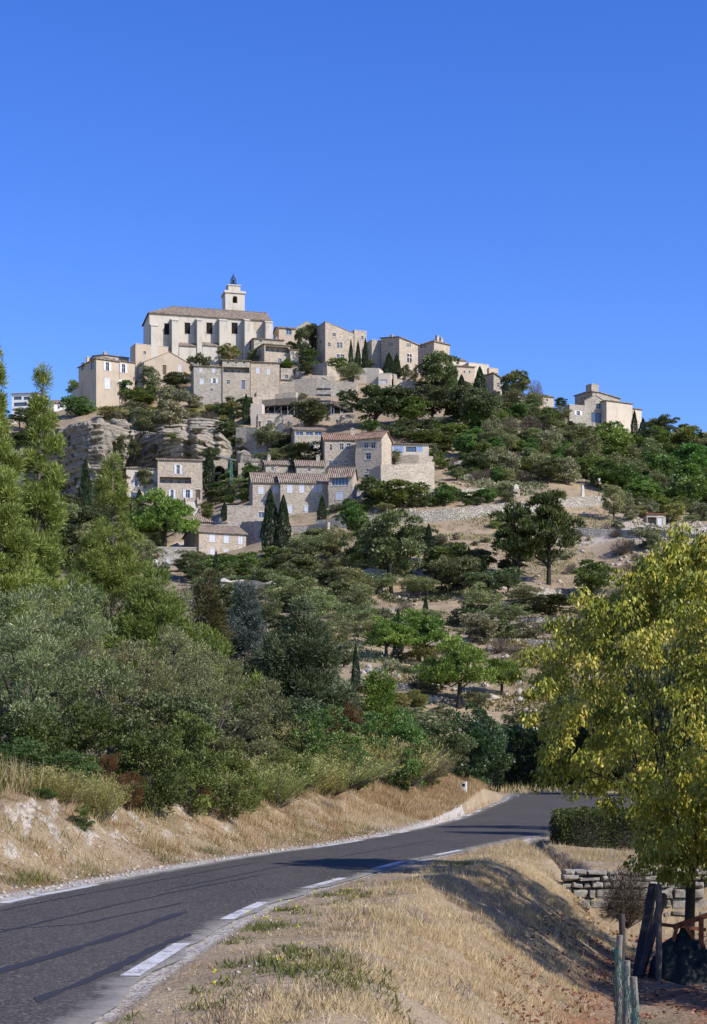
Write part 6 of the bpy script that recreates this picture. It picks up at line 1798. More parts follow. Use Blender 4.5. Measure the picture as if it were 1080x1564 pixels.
def pine_hero(px, d, ytop, wpx, label, seed, tufts_n=900, per=48, top=.5, tip=0.0, mat='pine', low=.06, lift=1.0):
    """a pine with upswept branches ending in tufts of needles; real metres"""
    X = xpix(px, d); zg = gz1(X, d); h = zpix(ytop, d) - zg; rb = wpx * d / F / 2
    rng = np.random.default_rng(seed)
    nb = int(70 + h * 6)
    zb = low + (1 - low) * rng.random(nb) ** .9
    prof = np.minimum(1, (1 - zb) / top) ** .8 * (.75 + .25 * np.minimum(1, zb / .2))
    ln = rb * np.clip(prof * rng.uniform(.55, 1.15, nb), .07, 2) + .15
    th = rng.uniform(0, 6.283, nb)
    lobes = 1 + .75 * vnoise(th * 1.3, zb * 7, seed); ln = ln * lobes
    rise = rng.uniform(.25, .75, nb) * lift
    bx = lambda z: tip * (z ** 2)
    p = ln ** 1.35; kb = rng.choice(nb, tufts_n, p=p / p.sum())
    t_ = .25 + .78 * rng.random(tufts_n) ** .6
    dx, dy = np.cos(th[kb]), np.sin(th[kb])
    sp = rng.normal(size=tufts_n) * .22 * ln[kb]
    T = np.stack([bx(zb[kb]) + dx * t_ * ln[kb] - dy * sp, dy * t_ * ln[kb] + dx * sp, zb[kb] * h * .985 + ln[kb] * rise[kb] * t_ ** 1.4 - .3 * rise[kb] * ln[kb] + rng.normal(size=tufts_n) * .16], -1)
    T[:, 2] = np.minimum(T[:, 2], h - rng.random(tufts_n) * .4)
    n = tufts_n * per
    k = np.repeat(np.arange(tufts_n), per)
    out = np.stack([dx, dy, rise[kb] + .6 * lift], -1)[k]
    dd = unit(rdir(n, rng) + unit(out) * .75)
    size = rng.uniform(.22, .46, tufts_n)[k]
    P = T[k] + dd * (size * rng.random(n) ** .6)[:, None]
    ax = unit(dd + np.array([0, 0, .4]) + rdir(n, rng) * .35)
    V = leaf_quads(P, ax, rng.uniform(.16, .30, n), rng.uniform(.03, .06, n), rng)
    b = thing('pine_tree', label, 'tree', (X, d, zg))
    cl = rng.random(tufts_n)
    link('crown', leaf_mesh('crown', V, L[mat], rng, np.clip(.5 * rng.random(n) + .5 * cl[k], 0, 1)), b)
    segs = []
    zs = np.linspace(-.05, .97, 9)
    for a, c in zip(zs[:-1], zs[1:]): segs.append(((bx(max(a, 0)), 0, a * h), (bx(c), 0, c * h), .24 * (1 - a) + .03, .24 * (1 - c) + .03))
    for i in range(nb):
        z_ = zb[i]; p0 = np.array([bx(z_), 0, max(z_ * h * .985 - .3 * rise[i] * ln[i], .3)]); q = p0 + np.array([math.cos(th[i]) * ln[i] * .9, math.sin(th[i]) * ln[i] * .9, ln[i] * rise[i] * .9])
        segs.append((p0, q, .05, .015))
    link('trunk', tube_mesh('trunk', segs, M['bark_grey'], 5), b)

pine_hero(172, 104, 696, 150, 'tall bright yellow-green pine with a pointed top standing before the cliff', 401, 2500, 48, .72)
pine_hero(240, 92, 872, 190, 'broad yellow-green pine in front of the tall pointed pine', 402, 2200, 46, .7)
pine_hero(296, 86, 944, 170, 'low yellow-green pine sloping down towards the blue spruce', 403, 1300, 44, .75)
pine_hero(-14, 84, 516, 120, 'tall pine cut by the left edge of the view', 404, 2400, 48, .8)
pine_hero(50, 88, 556, 88, 'slender bright pine with a bent tip just right of the edge pine', 405, 1900, 46, .75, tip=.6)
pine_hero(4, 76, 720, 140, 'bushy bright green pine low at the left edge of the view', 406, 1700, 46, .7)
pine_hero(122, 98, 876, 110, 'rounded light pine between the edge pine and the tall pointed pine', 407, 1300, 46, .8)
pine_hero(318, 100, 872, 120, 'bronze-green conifer left of the blue spruce', 411, 900, 44, 1.0, mat='browncon', low=.02, lift=.3)
pine_hero(376, 104, 888, 112, 'silvery blue spruce behind the dark cedar', 412, 1000, 44, 1.0, mat='bluespruce', low=.02, lift=.25)
pine_hero(466, 88, 912, 190, 'large dark cedar with drooping branches in the middle of the valley', 413, 2300, 46, 1.0, mat='cedar', low=.02, lift=.15)
pine_hero(402, 93, 985, 150, 'smaller dark cedar tucked left of the large one', 414, 1200, 44, 1.0, mat='cedar', low=.02, lift=.15)
pine_hero(580, 96, 1022, 76, 'small bright green conifer above the roadside bushes', 415, 420, 44, 1.0, mat='umbrella', low=.02, lift=.4)
conifer_hero(548, 90, 1040, 60, 'browncon', 'thin half-bare conifer left of the small bright green one', 36, 9000, .2, 1.2)
# olives on the bank
hero('olive_1', 40, 43, 880, 300, 'big silvery olive tree at the left edge above the chalk bank', rot=.4)
hero('olive_2', 168, 47, 955, 240, 'silvery olive second from the left edge, behind the rust-coloured bush', rot=2.2)
hero('olive_1', 318, 50, 996, 230, 'silvery olive with dark twisted stems, nearest to the cedar', rot=3.9)
hero('olive_2', 236, 56, 955, 220, 'paler olive rising behind the gap between two olives', rot=5.2)
hero('olive_2', -60, 52, 905, 260, 'olive mostly beyond the left edge of the view', rot=1.2)
hero('olive_1', 98, 60, 900, 200, 'olive crown showing above the two left olives', rot=2.9)
# bushes under the olives and along the bank
for kind, px, d, yt, w_, lab, nm in [
    ('bush_1', 20, 37.5, 1130, 150, 'leafy green bush at the left edge under the big olive', 'bush'),
    ('bush_2', 105, 38, 1150, 110, 'green bush on the chalk bank below the second olive', 'bush'),
    ('scrub_1', 75, 36.5, 1165, 110, 'tuft of yellow-green tall weeds on top of the chalk bank', 'shrub'),
    ('rust_1', 168, 40, 1150, 46, 'rust-brown dry bush on the bank', 'shrub'),
    ('rust_1', 200, 40.5, 1178, 44, 'second rust-brown bush beside the dark green bush', 'shrub'),
    ('bush_1', 232, 41.5, 1105, 120, 'dark green spreading bush right of the rust-brown bush', 'bush'),
    ('bush_2', 290, 43.5, 1095, 130, 'tall green bush in the middle of the bank thicket', 'bush'),
    ('bush_1', 342, 45.5, 1140, 110, 'rounded fresh green bush at the right end of the bank thicket', 'bush'),
    ('dark_1', 255, 45, 1060, 180, 'dark bush filling the shade under the olives', 'bush'),
    ('bush_2', 130, 42, 1085, 170, 'green bush in the shade between two olives', 'bush'),
    ('bush_1', 40, 42, 1085, 160, 'green bush behind the left edge bush', 'bush'),
    ('scrub_2', 405, 54.2, 1160, 130, 'yellow-green broom right of the bank thicket', 'shrub'),
    ('scrub_1', 455, 61.0, 1145, 150, 'yellow-green broom shrub with fine stems above the dry bank', 'shrub'),
    ('scrub_2', 520, 67.8, 1140, 120, 'yellowish weeds and broom along the bank top', 'shrub'),
    ('bush_2', 505, 70, 1085, 140, 'green bush below the large cedar', 'bush'),
    ('dark_1', 455, 76, 1065, 130, 'dark shrub at the foot of the large cedar', 'bush'),
    ('scrub_1', 570, 76.8, 1115, 110, 'pale yellow-green shrub left of the ivy-green bushes', 'shrub'),
    ('rust_1', 520, 78, 1075, 80, 'reddish shrub under the thin half-bare conifer', 'shrub'),
    ('bush_1', 600, 78, 1085, 120, 'leafy green shrub under the small bright conifer', 'bush'),
    ('scrub_2', 430, 72.3, 1095, 120, 'olive-yellow shrub between cedar and olive', 'shrub'),
    ('scrub_1', 625, 85.9, 1130, 90, 'soft yellow shrub at the top of the grassy bank', 'shrub'),
    ('dark_1', 665, 92, 1095, 110, 'dark green bush left of the ivy thicket', 'bush'),
    ('scrub_2', 685, 99.4, 1120, 84, 'brownish broom in front of the ivy thicket', 'shrub'),
    ('ivy_1', 700, 97, 1085, 110, 'thicket of dark ivy leaves beside the white marker post', 'bush'),
    ('ivy_2', 730, 104, 1080, 100, 'tall ivy-covered bush at the road bend', 'bush'),
    ('bush_2', 645, 84, 1140, 80, 'small green bush at the end of the grassy bank', 'bush'),
    ('scrub_2', 488, 64.4, 1160, 120, 'pale broom with grassy stems left of the yellowish weeds', 'shrub'),
    ('scrub_1', 600, 81.4, 1145, 90, 'thin pale broom above the grassy bank', 'shrub'),
    ('scrub_2', 150, 37.2, 1175, 80, 'pale green broom in front of the rust-brown bush', 'shrub'),
    ('bush_1', 376, 49, 1180, 70, 'small fresh green bush at the edge of the dry bank', 'bush'),
    ('rust_1', 300, 44.5, 1175, 50, 'small rusty weed clump at the foot of the bank thicket', 'shrub'),
    ('bush_2', 60, 35.6, 1205, 60, 'small leafy sapling on the chalk bank, left one', 'bush'),
    ('bush_1', 128, 35.0, 1230, 46, 'small leafy sapling on the chalk bank, right one', 'bush'),
    ('bush_2', 440, 60, 1135, 90, 'green leafy bush between two brooms on the bank top', 'bush'),
    ('bush_1', 535, 68, 1140, 80, 'low green bush among the yellowish weeds', 'bush'),
    ('dark_1', 590, 82, 1130, 90, 'dark low bush behind the thin pale broom', 'bush'),
    ('bush_1', 552, 84, 1090, 110, 'green shrub behind the yellowish weeds', 'bush'),
    ('dark_1', 390, 70, 1050, 130, 'dark shrub right of the olive with twisted stems', 'bush')]:
    hero(kind, px, d, yt, w_, lab, nm, 'shrub' if nm == 'shrub' else 'bush')
# the dark hedge beyond the bend and the trees behind it
def leafy_block(name, label, corner, size, yaw, mat, n, L_, Wd, seed, cat='hedge', lump=.18):
    """a clipped hedge: leaves over a slightly lumpy block, dense inner twigs"""
    rng = np.random.default_rng(seed)
    a, b_, c = size
    areas = np.array([a * c, a * c, b_ * c, b_ * c, a * b_]); f = rng.choice(5, n, p=areas / areas.sum())
    u, v = rng.random(n), rng.random(n)
    P = np.zeros((n, 3)); N = np.zeros((n, 3))
    for q, (px_, nn) in enumerate([((u, 0 * u, v), (0, -1, 0)), ((u, 0 * u + 1, v), (0, 1, 0)), ((0 * u, u, v), (-1, 0, 0)), ((0 * u + 1, u, v), (1, 0, 0)), ((u, v, 0 * u + 1), (0, 0, 1))]):
        m = f == q
        P[m] = np.stack(px_, -1)[m]; N[m] = nn
    # round the corners
    cc = np.array([.5, .5, .45]); dlt = P - cc
    S = np.array(size)
    P = P * S
    ed = np.minimum(np.minimum(P[:, 0], a - P[:, 0]), np.minimum(P[:, 1], b_ - P[:, 1]))
    P[:, 2] -= np.where(f == 4, .25 * np.exp(-ed / .15), 0)
    lum = fbm(P[:, 0] / .7 + P[:, 1] * .6, P[:, 2] / .6 + P[:, 1] / .9, seed) * lump * 2
    P += N * (lum - rng.random(n) ** 2 * .22)[:, None]
    ax = unit(N + rdir(n, rng) * .9 + np.array([0, 0, .35]))
    V = leaf_quads(P, ax, L_ * rng.uniform(.7, 1.3, n), Wd * rng.uniform(.7, 1.3, n), rng)
    o = thing(name, label, cat, corner, yaw)
    link('foliage', leaf_mesh('foliage', V, L[mat], rng), o)
    mb = MB(); k = .22; mb.box(k, a - k, k, b_ - k, -.3, c - k); mb.build('branches', M['bark_dark'], o)
    return o
leafy_block('hedge', 'low clipped box hedge beside the dry grass at the road edge', (6.0, 48.4, gz1(6.5, 49) - .05), (4.6, 1.9, 1.12), R(6), 'hedge', 30000, .06, .035, 71)
z0 = float(zr(131))
leafy_block('hedge', 'tall dark hedge closing the view beyond the road bend', (11.2, 131.5, z0 - .1), (18, 3, 4.6), R(-8), 'ivy', 30000, .26, .17, 72, lump=.4)
leafy_block('hedge', 'narrow clipped cypress hedge right of the ivy thicket', (9.2, 124, float(zr(124)) - .1), (1.6, 3, 4.4), 0, 'cypress', 9000, .22, .12, 73)
for px, d, yt, w_, lab in [(800, 142, 1085, 90, 'dark tree left of two behind the tall dark hedge'), (880, 140, 1050, 120, 'dark tree right of two behind the tall dark hedge'),
                           (960, 128, 1040, 140, 'dark tree beyond the bend behind the yellow tree'), (1050, 116, 1030, 160, 'dark tree at the right of the bend behind the yellow tree')]:
    hero('dark_1', px, d, yt, w_, lab, 'oak_tree')
hero('dark_1', 1010, 62, 985, 170, 'dark roadside tree half hidden behind the yellow tree', 'oak_tree')
hero('dark_1', 1075, 54, 960, 200, 'dark tree at the right edge behind the yellow tree', 'oak_tree', rot=2.5)

def yellow_tree():
    rng = np.random.default_rng(91)
    bx, by = 6.35, 32.3; bz = gz1(bx, by)
    b = thing('yellowing_tree', 'large tree with yellow-green drooping leaves beside the garden wall', 'tree', (bx, by, bz))
    # crown clumps, in metres from the foot
    C = []
    # widest low on the left, a ragged rise to several spires, the lower left cut back over the road
    zk = [1.9, 2.4, 2.9, 3.2, 3.6, 4.0, 4.4, 5.3, 6.1, 6.6, 7.1, 7.6, 8.1]
    lo = [.2, -.35, -.85, -1.6, -2.2, -2.5, -2.7, -2.75, -2.35, -1.75, -1.25, -.35, .1]
    hi = [3.0, 3.6, 3.9, 4.0, 4.2, 4.3, 4.3, 4.2, 3.8, 3.4, 3.0, 2.4, 1.6]
    while len(C) < 470:
        z = rng.uniform(1.9, 8.0); a, c = np.interp(z, zk, lo) + .25, np.interp(z, zk, hi) - .3
        m_ = (a + c) / 2; hw_ = max((c - a) / 2, .15)
        q = rng.uniform(-1, 1, 2); rq = np.hypot(*q)
        if rq > 1 or (rq < .45 and z < 6.8): continue
        C.append(np.array([m_ + q[0] * hw_, .3 + q[1] * min(hw_, 3.0), z + rng.normal() * .1]))
    for (x, y, z, k_) in ((.15, 0, 8.15, 6), (-.95, .2, 7.0, 4), (1.2, .4, 8.3, 6), (-1.6, -.2, 6.4, 4), (2.2, .2, 7.9, 6), (-2.4, .1, 5.7, 3), (.6, -.4, 7.6, 5), (1.8, -.8, 7.4, 5)):
        for k in range(k_): C.append(np.array([x, y, z]) + rng.normal(size=3) * np.array([.16, .16, .1]) - np.array([0, 0, .26 * k]))
    for k in range(95): C.append(np.array([rng.uniform(-.55, 3.6), rng.uniform(-2.6, -1.3), rng.uniform(1.75, 3.6)]))
    C = np.array(C) - np.array([.75, 0, 0]); m = len(C)
    n = 95000
    k = rng.integers(0, m, n)
    r = rng.uniform(.16, .38, m)
    r[470:] *= .7
    d = rdir(n, rng)
    P = C[k] + d * (r[k] * rng.random(n) ** .45)[:, None] * np.array([1, 1, .95])
    ax = unit(np.stack([d[:, 0] * .5, d[:, 1] * .5, np.full(n, -1.0)], -1) + rdir(n, rng) * .45)
    V = leaf_quads(P, ax, rng.uniform(.05, .13, n), rng.uniform(.026, .06, n), rng)
    cl = rng.random(m)
    link('crown', leaf_mesh('crown', V, L['yellow'], rng, np.clip(.6 * rng.random(n) + .4 * cl[k], 0, 1)), b)
    segs = []
    def limb(p, d, r, ln, dep):
        p = np.array(p, float); d = np.array(d, float)
        nseg = 3
        for s in range(nseg):
            d = unit(d + rng.normal(size=3) * .16 + np.array([0, 0, .06])); q = p + d * ln / nseg
            segs.append((p, q, r, r * .82)); p = q; r *= .82
        if dep:
            for j in range(3 if dep > 1 else 4): limb(p - d * ln * rng.uniform(0, .5), unit(d + rng.normal(size=3) * .55 + np.array([0, 0, .1])), r * .72, ln * .75, dep - 1)
    p0 = np.array([0, 0, -.3]); p1 = np.array([.05, 0, 1.7])
    segs.append((p0, p1 * .5, .12, .10)); segs.append((p1 * .5, p1, .10, .095))
    for q in range(6):
        a = q * 1.05 + .3
        limb(p1 + np.array([0, 0, q * .12]), unit(np.array([math.cos(a) * .6, math.sin(a) * .6, .75])), .06, 2.0, 2)
    limb(p1, (.1, 0, 1), .085, 2.6, 2)
    segs = [s_ for s_ in segs if s_[1][2] < 1.9 or (s_[1][0] > np.interp(s_[1][2], zk, lo) - .35 and s_[1][2] < 7.9)]
    segs = [s_ for s_ in segs if not (s_[1][2] < 3.4 and abs(s_[1][0]) > .7)]
    link('trunk', tube_mesh('trunk', segs, M['bark_dark'], 7), b)
    # its neighbour further along the garden, seen at the right edge from a step aside
    c = thing('yellowing_tree', 'second yellow-leaved garden tree beyond the right edge, shading the embankment', 'tree', (8.75, 26.0, gz1(8.75, 26.0)), 2.0)
    c.scale = (.95, .95, .95)
    for q in b.children:
        o = q.copy(); COL.objects.link(o); o.parent = c
yellow_tree()
# ------------------------------------------------------------------ garden wall, fence, timbers, tarpaulin
def block_wall(name, label, x0, x1, y, z0, z1f, seed, hmin=.16, hmax=.32):
    """squared rubble laid in rough courses, each stone rounded"""
    rr = random.Random(seed)
    b = thing(name, label, 'wall', (x0, y, z0))
    V, Fc = [], []
    z = 0
    zt = max(z1f(x0), z1f((x0 + x1) / 2), z1f(x1)) - z0
    while z < zt:
        h = rr.uniform(hmin, hmax)
        x = rr.uniform(-.15, 0)
        while x < x1 - x0:
            w_ = rr.uniform(.16, .52)
            if z + h * .4 < z1f(x0 + x + w_ / 2) - z0:
                j = lambda s=.028: rr.uniform(-s, s)
                a0, a1, c0, c1 = x + .012, x + w_ - .012, z + .012 + j(.012), z + h - .012 + j(.03)
                f = -rr.uniform(.01, .16); e = .03
                i = len(V)
                for (dx, dy) in ((0, .0), (e, f), (e + .02, f - .005)):
                    ins = dx
                    V += [(a0 + ins + j(), dy, c0 + ins + j()), (a1 - ins + j(), dy, c0 + ins + j()), (a1 - ins + j(), dy, c1 - ins + j()), (a0 + ins + j(), dy, c1 - ins + j())]
                V += [(a0, .4, c0), (a1, .4, c0), (a1, .4, c1), (a0, .4, c1)]
                for A, B in ((12, 0), (0, 4), (4, 8)):
                    for q in range(4): Fc.append((i + A + q, i + A + (q + 1) % 4, i + B + (q + 1) % 4, i + B + q))
                Fc.append((i + 8, i + 9, i + 10, i + 11))
            x += w_
        z += h
    me = bpy.data.meshes.new('stones'); me.from_pydata(V, [], Fc); me.materials.append(M['blockstone']); me.update()
    link('stones', me, b)
    mb = MB()
    n = 14
    for k in range(n):
        a, c = (x1 - x0) * k / n, (x1 - x0) * (k + 1) / n
        zt_ = min(z1f(x0 + a), z1f(x0 + c)) - z0 - .12
        mb.box(a, c - .001, .06, .5, -.4, max(zt_, -.3))
    mb.build('core', M['mortar'], b)
    return b
t = NT('mortar', 1.0, .05); M['mortar'] = t.out((.09, .075, .06))
t = NT('blockstone', .95, .1)
_v = t.coord('Object')
_c = t.ramp(t.noise(_v, 2.2, 6, .7), [(.3, (.13, .115, .095)), (.5, (.31, .28, .235)), (.7, (.46, .43, .38))])
_c = t.mix(t.val(t.noise(_v, 11, 5, .75), .45, .7, 0, .7), _c, (.13, .115, .095))
t.bump(t.noise(_v, 9, 6, .7), .8, .04)
M['blockstone'] = t.out(_c)
block_wall('stone_wall', 'grey block garden wall behind the leaning timbers', 4.9, 8.05, 39.3, -1.75, lambda x: -.28 + .06 * math.sin(x * 3) if x > 5.6 else -.32, 5, .11, .26)

def post(x, y, top, r, label, mat='wood_grey', lean=(0, 0), name='fence_post'):
    z = gz1(x, y)
    b = thing(name, label, 'post', (x, y, z))
    segs = []; n = 7; h = top - z
    rng = np.random.default_rng(int(x * 100 + y * 7))
    P = [np.array([lean[0] * t_ + rng.normal() * .008, lean[1] * t_ + rng.normal() * .008, -.3 + (h + .3) * t_]) for t_ in np.linspace(0, 1, n)]
    for a, c in zip(P[:-1], P[1:]): segs.append((a, c, r * rng.uniform(.92, 1.05), r * rng.uniform(.9, 1.02)))
    o = link('shaft', tube_mesh('shaft', segs, M[mat], 9), b)
    mb = MB(); mb.tube(P[-1] - np.array([0, 0, .004]), P[-1] + np.array([0, 0, .012]), r * .97, r * .8, 9); mb.build('end_grain', M[mat], b)
    return b
def pxpost(px, ytop, d, r, label, **k): return post(xpix(px, d), d, zpix(ytop, d), r, label, **k)
pxpost(945, 1430, 17.0, .034, 'tallest weathered fence post, holding the teal netting')
pxpost(957, 1469, 15.8, .033, 'middle weathered fence post behind the teal netting')
pxpost(967, 1494, 14.7, .036, 'nearest short fence post at the bottom edge of the view')
pxpost(950, 1397, 21.5, .04, 'dark fence post standing in the shade below the garden wall', mat='wood_dark')  # shade on this post is put into its colour by darker timber
pxpost(1006, 1352, 29.0, .055, 'pale rough post before the block wall', mat='bark_grey')

def beam(p0, p1, w_, label):
    b = thing('timber', label, 'timber', p0)
    d = Vector(p1) - Vector(p0)
    mb = MB(); L_ = d.length
    k = 6
    rr = random.Random(int(p1[0] * 977))
    ring = []
    for i in range(k + 1):
        o = rr.uniform(-.012, .012); s = w_ * rr.uniform(.9, 1.06) / 2
        ring.append([(L_ * i / k, -s + o, -s), (L_ * i / k, s + o, -s), (L_ * i / k, s + o, s), (L_ * i / k, -s + o, s)])
    for A, B in zip(ring[:-1], ring[1:]):
        for q in range(4): mb.face([A[q], A[(q + 1) % 4], B[(q + 1) % 4], B[q]])
    mb.face(ring[0]); mb.face(ring[-1])
    b.rotation_euler = d.to_track_quat('X', 'Z').to_euler()
    mb.build('plank', M['wood_dark'], b)
d0 = 26.5
def P3(px, py, d): return (xpix(px, d), d, zpix(py, d))
beam(P3(972, 1490, 29.9), P3(998, 1352, 30.8), .13, 'thick dark timber leaning by the block wall, left one')
beam(P3(979, 1492, 29.5), P3(1013, 1366, 30.2), .11, 'dark timber crossing the thicker leaning timber, right one')

def net():
    rng = np.random.default_rng(3)
    b = thing('plastic_netting', 'torn teal plastic netting hanging from the fence posts', 'netting', (0, 0, 0))
    path = np.array([P3(936, 1440, 17.3), P3(944, 1436, 16.9), P3(957, 1474, 15.7), P3(967, 1500, 14.6), P3(986, 1560, 13.7)])
    s = np.linspace(0, len(path) - 1, 44)
    top = np.stack([np.interp(s, range(len(path)), path[:, k]) for k in range(3)], -1)
    top[:, 2] -= np.abs(np.sin(s * math.pi)) * .12
    segs = []
    nz = 26
    G = np.zeros((len(s), nz, 3))
    for j in range(nz):
        t_ = j / (nz - 1)
        G[:, j] = top; zg = gz(top[:, 0], top[:, 1]) + .02
        G[:, j, 2] = top[:, 2] * (1 - t_) + zg * t_
        G[:, j, 0] += .06 * np.sin(s * 5 + t_ * 6) * (t_ + .3) + rng.normal(size=len(s)) * .012 + .10 * t_
        G[:, j, 1] += rng.normal(size=len(s)) * .03 - .15 * t_
    for i in range(len(s)):
        for j in range(nz - 1):
            if rng.random() < .96: segs.append((G[i, j], G[i, j + 1], .0035, .0035))
            if i + 1 < len(s) and rng.random() < .8: segs.append((G[i, j], G[i + 1, j + 1 if (i + j) % 2 else max(j - 1, 0)], .0028, .0028))
    link('mesh_strands', tube_mesh('mesh_strands', segs, M['net'], 3), b)
net()

def tarp_heap():
    d = 29.6
    x0 = xpix(1047, d)
    zg = gz1(x0, d)
    n, m = 60, 40
    u, v = np.meshgrid(np.linspace(-1, 1, n), np.linspace(-1, 1, m))
    r = np.hypot(u * (1 + .15 * v), v)
    z = np.clip(1 - r ** 2.2, 0, 1) ** .6
    z = z * (.85 + fbm(u * 2.2, v * 2.2, 8) * .6) + fbm(u * 7, v * 7, 9) * .10 * z + np.abs(fbm(u * 4, v * 3, 12)) * .22 * z
    X = u * .66; Y = v * .7
    V = np.stack([X, Y, z * .70 - .04], -1).reshape(-1, 3)
    i = np.arange(n * m).reshape(m, n)
    idx = np.stack([i[:-1, :-1], i[:-1, 1:], i[1:, 1:], i[1:, :-1]], -1).reshape(-1)
    o = link('tarpaulin', np_mesh('tarpaulin', V, 4, idx, M['tarp'], smooth=True))
    o.location = (x0, d, zg)
    tag(o, 'crumpled dark green tarpaulin over a heap in the shade at right', 'tarpaulin')
    # rusty implement lying on top
    b = thing('farm_implement', 'rusty orange steel farm implement on the tarpaulin heap', 'farm implement', P3(1040, 1425, d))
    ob = b.location
    def bar(p0, p1, w_, nm):
        mb = MB(); p0 = Vector(p0) - ob; p1 = Vector(p1) - ob
        t_ = (p1 - p0).normalized(); a = t_.cross(Vector((0, 1, 0))).normalized() * w_ / 2; c = t_.cross(a).normalized() * w_ / 2
        mb.hexa([p0 - a - c, p0 + a - c, p0 + a + c, p0 - a + c, p1 - a - c, p1 + a - c, p1 + a + c, p1 - a + c]); mb.build(nm, M['rust'], b)
    bar(P3(1028, 1416, d), P3(1092, 1394, d), .085, 'main_beam')
    bar(P3(1010, 1412, d + .4), P3(1078, 1420, d + .4), .06, 'cross_bar')
    bar(P3(1071, 1403, d - .1), P3(1071, 1452, d - .1), .075, 'tine')
    bar(P3(1046, 1412, d - .1), P3(1062, 1440, d - .1), .06, 'tine')
    bar(P3(1034, 1416, d - .05), P3(1026, 1446, d - .05), .06, 'tine')
tarp_heap()

def dead_bush(px, py, wpx, hpx, d, label, mat='deadtwig', n=9000):
    rng = np.random.default_rng(int(px))
    X = xpix(px, d); zg = zpix(py, d); w_, h = wpx * d / F, hpx * d / F
    dd = rdir(n, rng); dd[:, 2] = np.abs(dd[:, 2]); t_ = rng.random(n) ** .5
    P = dd * t_[:, None] * np.array([w_ / 2, w_ / 2, h])
    ax = unit(dd + rdir(n, rng) * .8)
    b = thing('dead_bush', label, 'bush', (X, d, zg))
    link('twigs', leaf_mesh('twigs', leaf_quads(P, ax, rng.uniform(.06, .16, n), rng.uniform(.006, .012, n), rng), L[mat], rng), b)
    link('stems', tube_mesh('stems', [((0, 0, -.2), tuple(q * np.array([w_ * .4, w_ * .4, h * .8])), .02, .006) for q in dd[:30]], M['bark'], 5), b)
dead_bush(958, 1404, 78, 84, 37.6, 'leafless brown bush hanging over the garden wall')

def marker_post():
    d = 90.0
    X = xpix(708.5, d); z = gz1(X, d)
    b = thing('marker_post', 'white roadside marker post with a dark reflector by the bend', 'road marker', (X, d, z), R(-12))
    h = zpix(1193.5, d) - z
    mb = MB(); w_, t_ = .15, .09
    mb.hexa([(-w_, -t_, -.3), (w_, -t_, -.3), (w_, t_, -.3), (-w_, t_, -.3), (-w_, -t_, h - .14), (w_, -t_, h), (w_, t_, h), (-w_, t_, h - .14)])
    mb.build('shaft', M['white'], b)
    mb = MB(); mb.box(-w_ * .55, w_ * .5, -t_ - .012, -t_ - .002, h * .55, h * .82); mb.build('reflector', M['dark'], b)
marker_post()

# ------------------------------------------------------------------ grass, weeds, litter
def blades(name, X, Y, hmin, hmax, wd, mat, seed, lean=.35, label=None, kind='stuff', cat='grass', zoff=0):
    rng = np.random.default_rng(seed); n = len(X)
    Z = gz(X, Y) + zoff
    P = np.stack([X, Y, Z - .02], -1)
    ax = unit(np.stack([rng.normal(size=n) * lean, rng.normal(size=n) * lean, np.ones(n)], -1))
    V = leaf_quads(P, ax, rng.uniform(hmin, hmax, n) if np.isscalar(hmin) else rng.uniform(.7, 1.2, n) * hmin, wd * rng.uniform(.6, 1.4, n), rng)
    pt = np.clip(.5 + fbm(X / 1.6, Y / 1.6, seed + 60, 4) * .55 + rng.normal(size=n) * .2, 0, 1)
    o = link(name, leaf_mesh(name, V, L[mat], rng, pt))
    tag(o, label, cat if label else None, None, kind)
    return o
def tufts(rng, n_t, per, spread, fx):
    """n_t tufts of 'per' blades at places fx(rng, n)"""
    X, Y = fx(rng, n_t)
    k = rng.integers(0, len(X), len(X) * per)
    s = np.broadcast_to(spread, len(X))[k]
    return X[k] + rng.normal(size=len(k)) * s, Y[k] + rng.normal(size=len(k)) * s, k
def right_bank(rng, n):
    Y = 9 + 33 * rng.random(n) ** 1.25; r = .2 + 5.35 * rng.random(n) ** .9
    X = XR(Y) + r
    keep = (fbm(X / .8, Y / .8, 77, 3) * 1.4 + .14 + .5 * sst(.5, 2.2, r) - .9 * sst(3.6, 5.2, r) > rng.random(n) * .75) & ~((X > 4.8) & (Y > 39))
    return X[keep], Y[keep]
rg = np.random.default_rng(5)
X, Y, k = tufts(rg, 15000, 15, .07, right_bank)
hh = (.025 + .075 * np.clip(fbm(X / 1.5, Y / 1.5, 78) + .5, 0, 1)) * sst(-.1, 1.6, X - XR(Y)) + .03
blades('grass', X, Y, hh, None, .006, 'straw', 6, .65)
X, Y, k = tufts(rg, 1300, 14, .09, right_bank)
hh = (.09 + .13 * rg.random(len(X))) * sst(.3, 1.4, X - XR(Y)) + .04
blades('grass', X, Y, hh, None, .0055, 'straw', 16, .4)
X, Y, k = tufts(rg, 1500, 14, .09, right_bank)
blades('grass', X, Y, (.04 + .10 * rg.random(len(X))), None, .006, 'strawrust', 46, .6)
X, Y, k = tufts(rg, 170, 34, .07, right_bank)
blades('weeds', X, Y, (.06 + .2 * rg.random(len(X))), None, .008, 'dryshrub', 47, .6)
def right_far(rng, n):
    Y = rng.uniform(41, 62, n); X = XR(Y) + .4 + 6 * rng.random(n)
    kp = ~((X > 5.6) & (Y > 47.5) & (Y < 53)); return X[kp], Y[kp]
X, Y, k = tufts(rg, 2200, 16, .10, right_far)
blades('grass', X, Y, .07, .26, .007, 'straw', 7, .5)
def left_bank(rng, n):
    Y = rng.uniform(21, 100, n); s = np.where(Y > 60, .35, .75) + 6.5 * rng.random(n) ** .8
    X = XL(Y) - s / .94
    keep = fbm(X / 1.1, Y / 1.1, 79, 3) + .5 - .45 * np.exp(-((s - 1.6) / 1.1) ** 2) * (Y < 42) > rng.random(n) * .8
    return X[keep], Y[keep]
